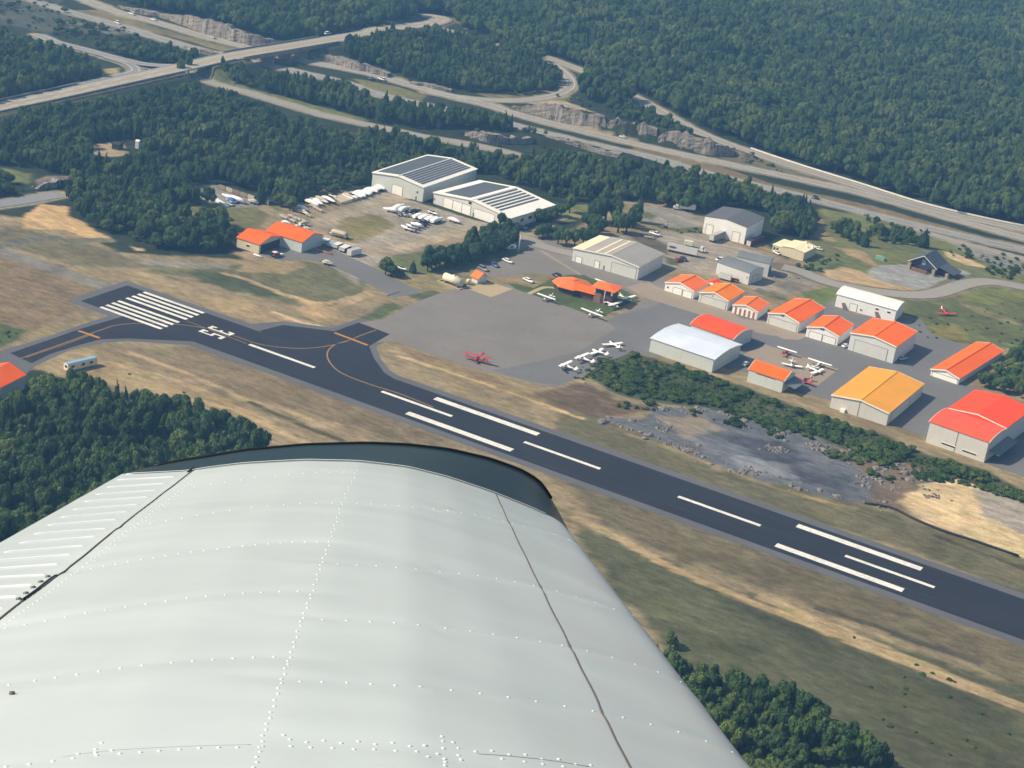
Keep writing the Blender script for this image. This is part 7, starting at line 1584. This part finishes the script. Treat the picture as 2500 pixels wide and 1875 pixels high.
rowsR = [
 [(955, 280), (1035, 267), (1105, 255), (1183, 244), (1255, 232), (1355, 222), (1420, 217), (1488, 212), (1555, 209), (1620, 208), (1690, 208)],
 [(660, 467), (740, 455), (818, 440), (895, 427), (972, 413), (1050, 402), (1130, 390), (1238, 377), (1315, 370), (1395, 364), (1475, 358), (1553, 355), (1632, 355), (1755, 355), (1825, 357), (1893, 361), (1962, 366), (2030, 373), (2132, 384), (2197, 393)] + [('l', *p) for p in [(120, 384), (190, 394), (257, 404), (325, 415), (393, 429), (460, 442), (508, 453), (562, 467), (640, 488), (712, 511), (785, 541), (850, 572)]],
 [(385, 687), (450, 675), (512, 663), (570, 652), (630, 640), (695, 631), (757, 621), (815, 610), (878, 601), (940, 591), (1003, 582), (1070, 575), (1130, 567), (1195, 560), (1257, 555), (1320, 551), (1380, 548), (1440, 545), (1500, 544), (1560, 544)],
 [(1660, 655), (1755, 657), (1850, 660), (1948, 667), (2043, 675), (2162, 688)] + [('l', *p) for p in [(35, 675), (152, 688), (247, 698), (338, 710), (430, 725), (520, 743), (612, 762), (727, 788), (820, 815), (915, 843), (1007, 875), (1097, 912)]],
 [(28, 968), (125, 950), (225, 930), (322, 910), (422, 891), (518, 875), (620, 860), (718, 847), (817, 832), (920, 818), (1015, 808), (1107, 800), (1197, 793), (1285, 788), (1376, 784), (1465, 783)],
 [(1585, 930), (1703, 932), (1820, 935), (1938, 941), (2055, 951), (2190, 964)] + [('l', *p) for p in [(45, 950), (180, 964), (302, 978), (415, 993), (530, 1011), (645, 1031), (752, 1052), (875, 1080), (998, 1112), (1110, 1146), (1222, 1185), (1333, 1232), (1436, 1288)]],
 [(45, 1245), (173, 1223), (275, 1207), (380, 1192), (487, 1176), (593, 1161), (700, 1147), (845, 1132), (948, 1124), (1047, 1116), (1148, 1110), (1247, 1105), (1347, 1101)],
 [(1475, 1232), (1583, 1232), (1705, 1235), (1823, 1240), (1942, 1246), (2063, 1253)] + [('l', *p) for p in [(55, 1253), (208, 1268), (350, 1282), (487, 1300), (625, 1321), (765, 1346), (903, 1372), (1050, 1406), (1187, 1441), (1323, 1479), (1458, 1525), (1587, 1578), (1712, 1641)]],
 [(30, 1650), (145, 1637), (260, 1621), (360, 1607), (475, 1592), (590, 1582), (690, 1575), (783, 1567), (883, 1560), (980, 1553), (1075, 1550), (1167, 1550), (1290, 1545), (1430, 1542), (1528, 1547), (1635, 1550), (1740, 1556), (1840, 1557), (1945, 1563), (2050, 1567), (2155, 1577), (385, 1584), (470, 1560), (500, 1530), (550, 1565), (470, 1577)],
 [(1395, 1487), (1425, 1508), (1508, 1520), (1592, 1513), (1677, 1525), (1762, 1518), (1845, 1530), (1930, 1525), (2015, 1540), (2090, 1540), (2170, 1505), (2175, 1525), (2178, 1555), (2185, 1605), (2188, 1625), (2185, 1645), (2105, 1595)] + [('l', *p) for p in [(75, 1540), (38, 1567), (140, 1577), (215, 1532), (240, 1557), (243, 1587), (325, 1573), (405, 1572), (490, 1590), (570, 1592), (650, 1614), (733, 1616), (815, 1640), (890, 1645), (455, 1610), (565, 1625), (655, 1638), (755, 1652), (90, 1595), (255, 1610)]],
]
_t = []
for R0 in rowsR[1:]:
    P_ = [p if isinstance(p[0], str) else ('k', *p) for p in R0]; uv = np.array([surf(*px(*p))[0][:2] for p in P_]); uv = uv[np.argsort(uv[:, 0])]
    _t.append((uv[:, 0], np.convolve(np.pad(uv[:, 1], 2, 'edge'), np.ones(5)/5, 'valid'), .0030 if len(_t) < 7 else .0014))
RIBS += _t
ih = int(np.argmin(abs(RAT+1.34)))
skin_part('skin', ih, len(PD_), M_WING)
ail = skin_part('aileron', 0, ih+1, M_WING, .0)
un = dens(np.concatenate([PD_[-1:], UNDER, PD_[:1]]), 30)
MB().loft([[tuple(loc_(spanpt(q, L))) for q in un] for L in np.linspace(0, 5.25, 40)], closed=False, caps=False).build('lower_skin', M_WING, wing, fixn=False)
# tip fairing
OD = dens(OUTL, 90); rows = []
A0 = np.array([cp(q[0], q[1], depth(q[0])) for q in PD_]); A1 = np.array([cp(q[0], q[1], depth(q[0])*1.05) for q in OD])
for t in np.linspace(0, 1, 8):
    rows.append([tuple(loc_(A0[k]*(1-t)+A1[k]*t+CU*.012*sin(pi*t)*0)) for k in range(90)])
rows.append([tuple(loc_(A1[k]+SDn*.03-CU*.03)) for k in range(90)]); rows.append([tuple(loc_(A1[k]+SDn*.03-CU*.16)) for k in range(90)])
tip = MB().loft(rows, closed=False, caps=False).build('tip_fairing', M_GREEN, wing, fixn=False)
def tube(name, pts, r, m, parent=wing, n=6):
    rings = []
    for k, p in enumerate(pts):
        a = np.array(pts[max(k-1, 0)]); b = np.array(pts[min(k+1, len(pts)-1)]); d = Vector(b-a).normalized(); x = d.orthogonal().normalized(); y = d.cross(x); x = Vector((0, 0, 1)) - d*d.z; x.normalize(); y = d.cross(x)
        rings.append([Vector(p)+(x*cos(2*pi*q/n)+y*sin(2*pi*q/n))*r for q in range(n)])
    return MB().loft(rings).build(name, m, parent)
tube('edge_seal', [loc_(p) for p in A1[6:-7]], .0075, M_BLK)
def path(pts, t='k', lift=.0006, step=14):
    P = [px(*(p if isinstance(p[0], str) else (t, *p))) for p in pts]; S_ = smooth_line(P, step); return [surf(p[0], p[1], lift)[0] for p in S_]
def strip(name, idx0, idx1, L0, L1, m, lift=.002):
    mb = MB(); a = []; 
    for q in PD_[idx0:idx1]:
        r = []
        for L in (L0, L1): u, v, n = loc_(spanpt(q, L)); r.append((u, v, n+wave(u, v)+lift))
        a.append(r)
    mb.loft(a, closed=False, caps=False); return mb.build(name, m, wing, fixn=False)
strip('pinstripe', 2, 84, -.002, .022, M_STRW, .003); strip('pinstripe', ih, 84, .036, .052, M_SEAM, .002)
# seams and hinge gap
tube('seam', path([(350, 168), (420, 310), (480, 440), (630, 750), (760, 1010), (880, 1250), (980, 1460), (1070, 1640), (1120, 1740)], 'l'), .0017, M_SEAM)
tube('hinge_gap', path([(992, 168), (940, 205), (570, 490), (400, 628), (270, 728), (110, 842), (0, 928), (-120, 1030)]), .0026, paint('gap_grey', (122, 122, 118), .8, .2, 4))
tube('hinge_slot', path([(275, 722), (235, 748), (180, 790), (110, 840)]), .0045, M_BLK)
tube('hinge_slot', path([(1000, 158), (965, 178), (925, 208)]), .0055, M_BLK)
M_LAP = paint('lap_line_grey', (178, 176, 166), .8, .1, 4); tube('lap_joint', path([(300, 1600), (550, 1566), (900, 1545), (1235, 1535)], lift=-.0004), .0008, M_LAP); tube('lap_joint', path([(330, 1583), (500, 1598), (700, 1622), (880, 1652)], 'l', -.0002), .0009, M_LAP)  # lap joints drawn as thin lines of their own greyish colour
# aileron beads
BD = [((612, 217), (742, 209)), ((562, 246), (868, 230)), ((510, 281), (822, 262)), ((456, 318), (781, 295)), ((400, 353), (741, 328)), ((342, 391), (693, 364)), ((282, 430), (642, 400)), ((217, 468), (590, 438)), ((150, 511), (538, 480)), ((78, 556), (485, 522)),
      ((0, 602), (428, 567)), ((-70, 645), (368, 609)), ((-140, 690), (303, 657)), ((-210, 738), (238, 708)), ((-290, 790), (172, 760)), ((-380, 846), (104, 815)), ((-470, 906), (30, 872)), ((-560, 968), (-50, 935))]
for a, b in BD:
    P = [px('k', a[0]+(b[0]-a[0])*t, a[1]+(b[1]-a[1])*t+0*t) for t in np.linspace(0.02, 1, 14)]
    Q = [surf(p[0], p[1], -.0015)[0] for p in P]
    rings = []
    for k, p in enumerate(Q):
        r = .0046*min(1, k/1.0+.25, (13-k)/1.0+.2); rings.append([(p[0], p[1]+r*1.25*cos(q), p[2]+r*sin(q)) for q in np.linspace(0, 2*pi, 8, endpoint=False)])
    MB().loft(rings).build('bead', M_STRW, ail)
# rivets
RV = []
def rivet(mb, X, Y, r):
    P, N = surf(X, Y); a = np.array([1, 0, 0])-N*N[0]; a /= np.linalg.norm(a); b = np.cross(N, a); rings = []
    for rr, hh in ((1.0, -.15), (.92, .2), (.55, .42), (.02, .48)): rings.append([tuple(P+(a*cos(q)+b*sin(q))*r*rr+N*r*hh) for q in np.linspace(0, 2*pi, 8, endpoint=False)])
    mb.loft(rings, caps=False)
mb = MB()
for R0 in rowsR:
    for p in R0: X, Y = px(*(p if isinstance(p[0], str) else ('k', *p))); rivet(mb, X, Y, .0032)
def dense_row(pts, t, d0, d1, r, off=0.0):
    S_ = smooth_line([px(t, *p) for p in pts], 2.0); acc = 0; k = 0; tot = len(S_)
    for i in range(1, tot):
        acc += np.linalg.norm(S_[i]-S_[i-1]); d = d0+(d1-d0)*i/tot
        if acc >= d: acc = 0; rivet(mb, S_[i][0]+off*(1 if k % 2 else -1), S_[i][1], r); k += 1
spar = [(1757, 160), (1745, 220), (1690, 335), (1655, 440), (1620, 545), (1575, 670), (1525, 820), (1470, 970), (1430, 1095), (1385, 1225), (1340, 1365), (1295, 1490), (1262, 1615), (1240, 1690)]
dense_row(spar, 'k', 8, 14, .0030, 2.2)
hg = [(945, 225), (760, 372), (580, 508), (410, 645), (280, 745), (130, 855), (0, 945)]
dense_row([(x+14, y+12) for x, y in hg], 'k', 9, 13, .0026); dense_row([(x-30, y-2) for x, y in hg], 'k', 11, 15, .0026); dense_row([(x+40, y+10) for x, y in hg[:4]], 'k', 12, 16, .0022)
rv = mb.build('rivet_heads', M_RIV, wing); rv['kind'] = 'stuff'
for x, y in ((92, 832), (128, 803), (163, 775), (200, 750), (235, 725)):
    m2 = MB(); X, Y = px('k', x, y)
    P, N = surf(X, Y); m2.cyl(P-N*.004, P+N*.004, .007, .005, n=10); m2.build('screw', paint('screw_steel', (120, 120, 116), .4, .2, 9), wing)
m2 = MB(); P, N = surf(*px('k', 58, 1305)); m2.cyl(P-N*.003, P+N*.004, .005, .004, n=8); m2.build('screw', M_SEAM, wing)
# ------------------------------------------------------------------ light, sky, haze
AZ, EL = radians(237), radians(42)
sd = Vector((sin(AZ)*cos(EL), cos(AZ)*cos(EL), sin(EL)))
L = bpy.data.lights.new('sun', 'SUN'); L.energy = 5.5; L.angle = radians(.53); L.color = (1.0, .94, .84)
sun = bpy.data.objects.new('sun', L); col.objects.link(sun); sun.rotation_euler = sd.to_track_quat('Z', 'Y').to_euler(); sun.location = (0, 0, 500)
w = bpy.data.worlds.new("World"); scene.world = w; w.use_nodes = True; nt = w.node_tree; bg = nt.nodes['Background']
sky = nt.nodes.new('ShaderNodeTexSky'); sky.sky_type = 'NISHITA'; sky.sun_disc = False; sky.sun_elevation = EL; sky.sun_rotation = AZ; sky.altitude = 300; sky.dust_density = 1.5
nt.links.new(sky.outputs[0], bg.inputs[0]); bg.inputs[1].default_value = .13
scene.view_settings.view_transform = 'Standard'; scene.view_settings.look = 'None'; scene.view_settings.exposure = 0; scene.view_settings.gamma = 1
if HAZE:
    hm = bpy.data.materials.new('air'); hm.use_nodes = True; n = hm.node_tree; n.nodes.remove(n.nodes['Principled BSDF'])
    vs = n.nodes.new('ShaderNodeVolumeScatter'); vs.inputs['Color'].default_value = (.22, .52, 1.0, 1); vs.inputs['Density'].default_value = HAZE; vs.inputs['Anisotropy'].default_value = .25
    n.links.new(vs.outputs[0], n.nodes['Material Output'].inputs['Volume'])
    ho = MB().box(-3000, 3000, -3000, 4500, -50, 420).build('haze', hm); tag(ho, 'thin blue summer haze over the whole valley', kind='structure')
scene.cycles.volume_bounces = 0; scene.cycles.max_bounces = 5; scene.cycles.diffuse_bounces = 2; scene.cycles.glossy_bounces = 2; scene.cycles.transmission_bounces = 2; scene.cycles.transparent_max_bounces = 6
scene.cycles.use_denoising = True
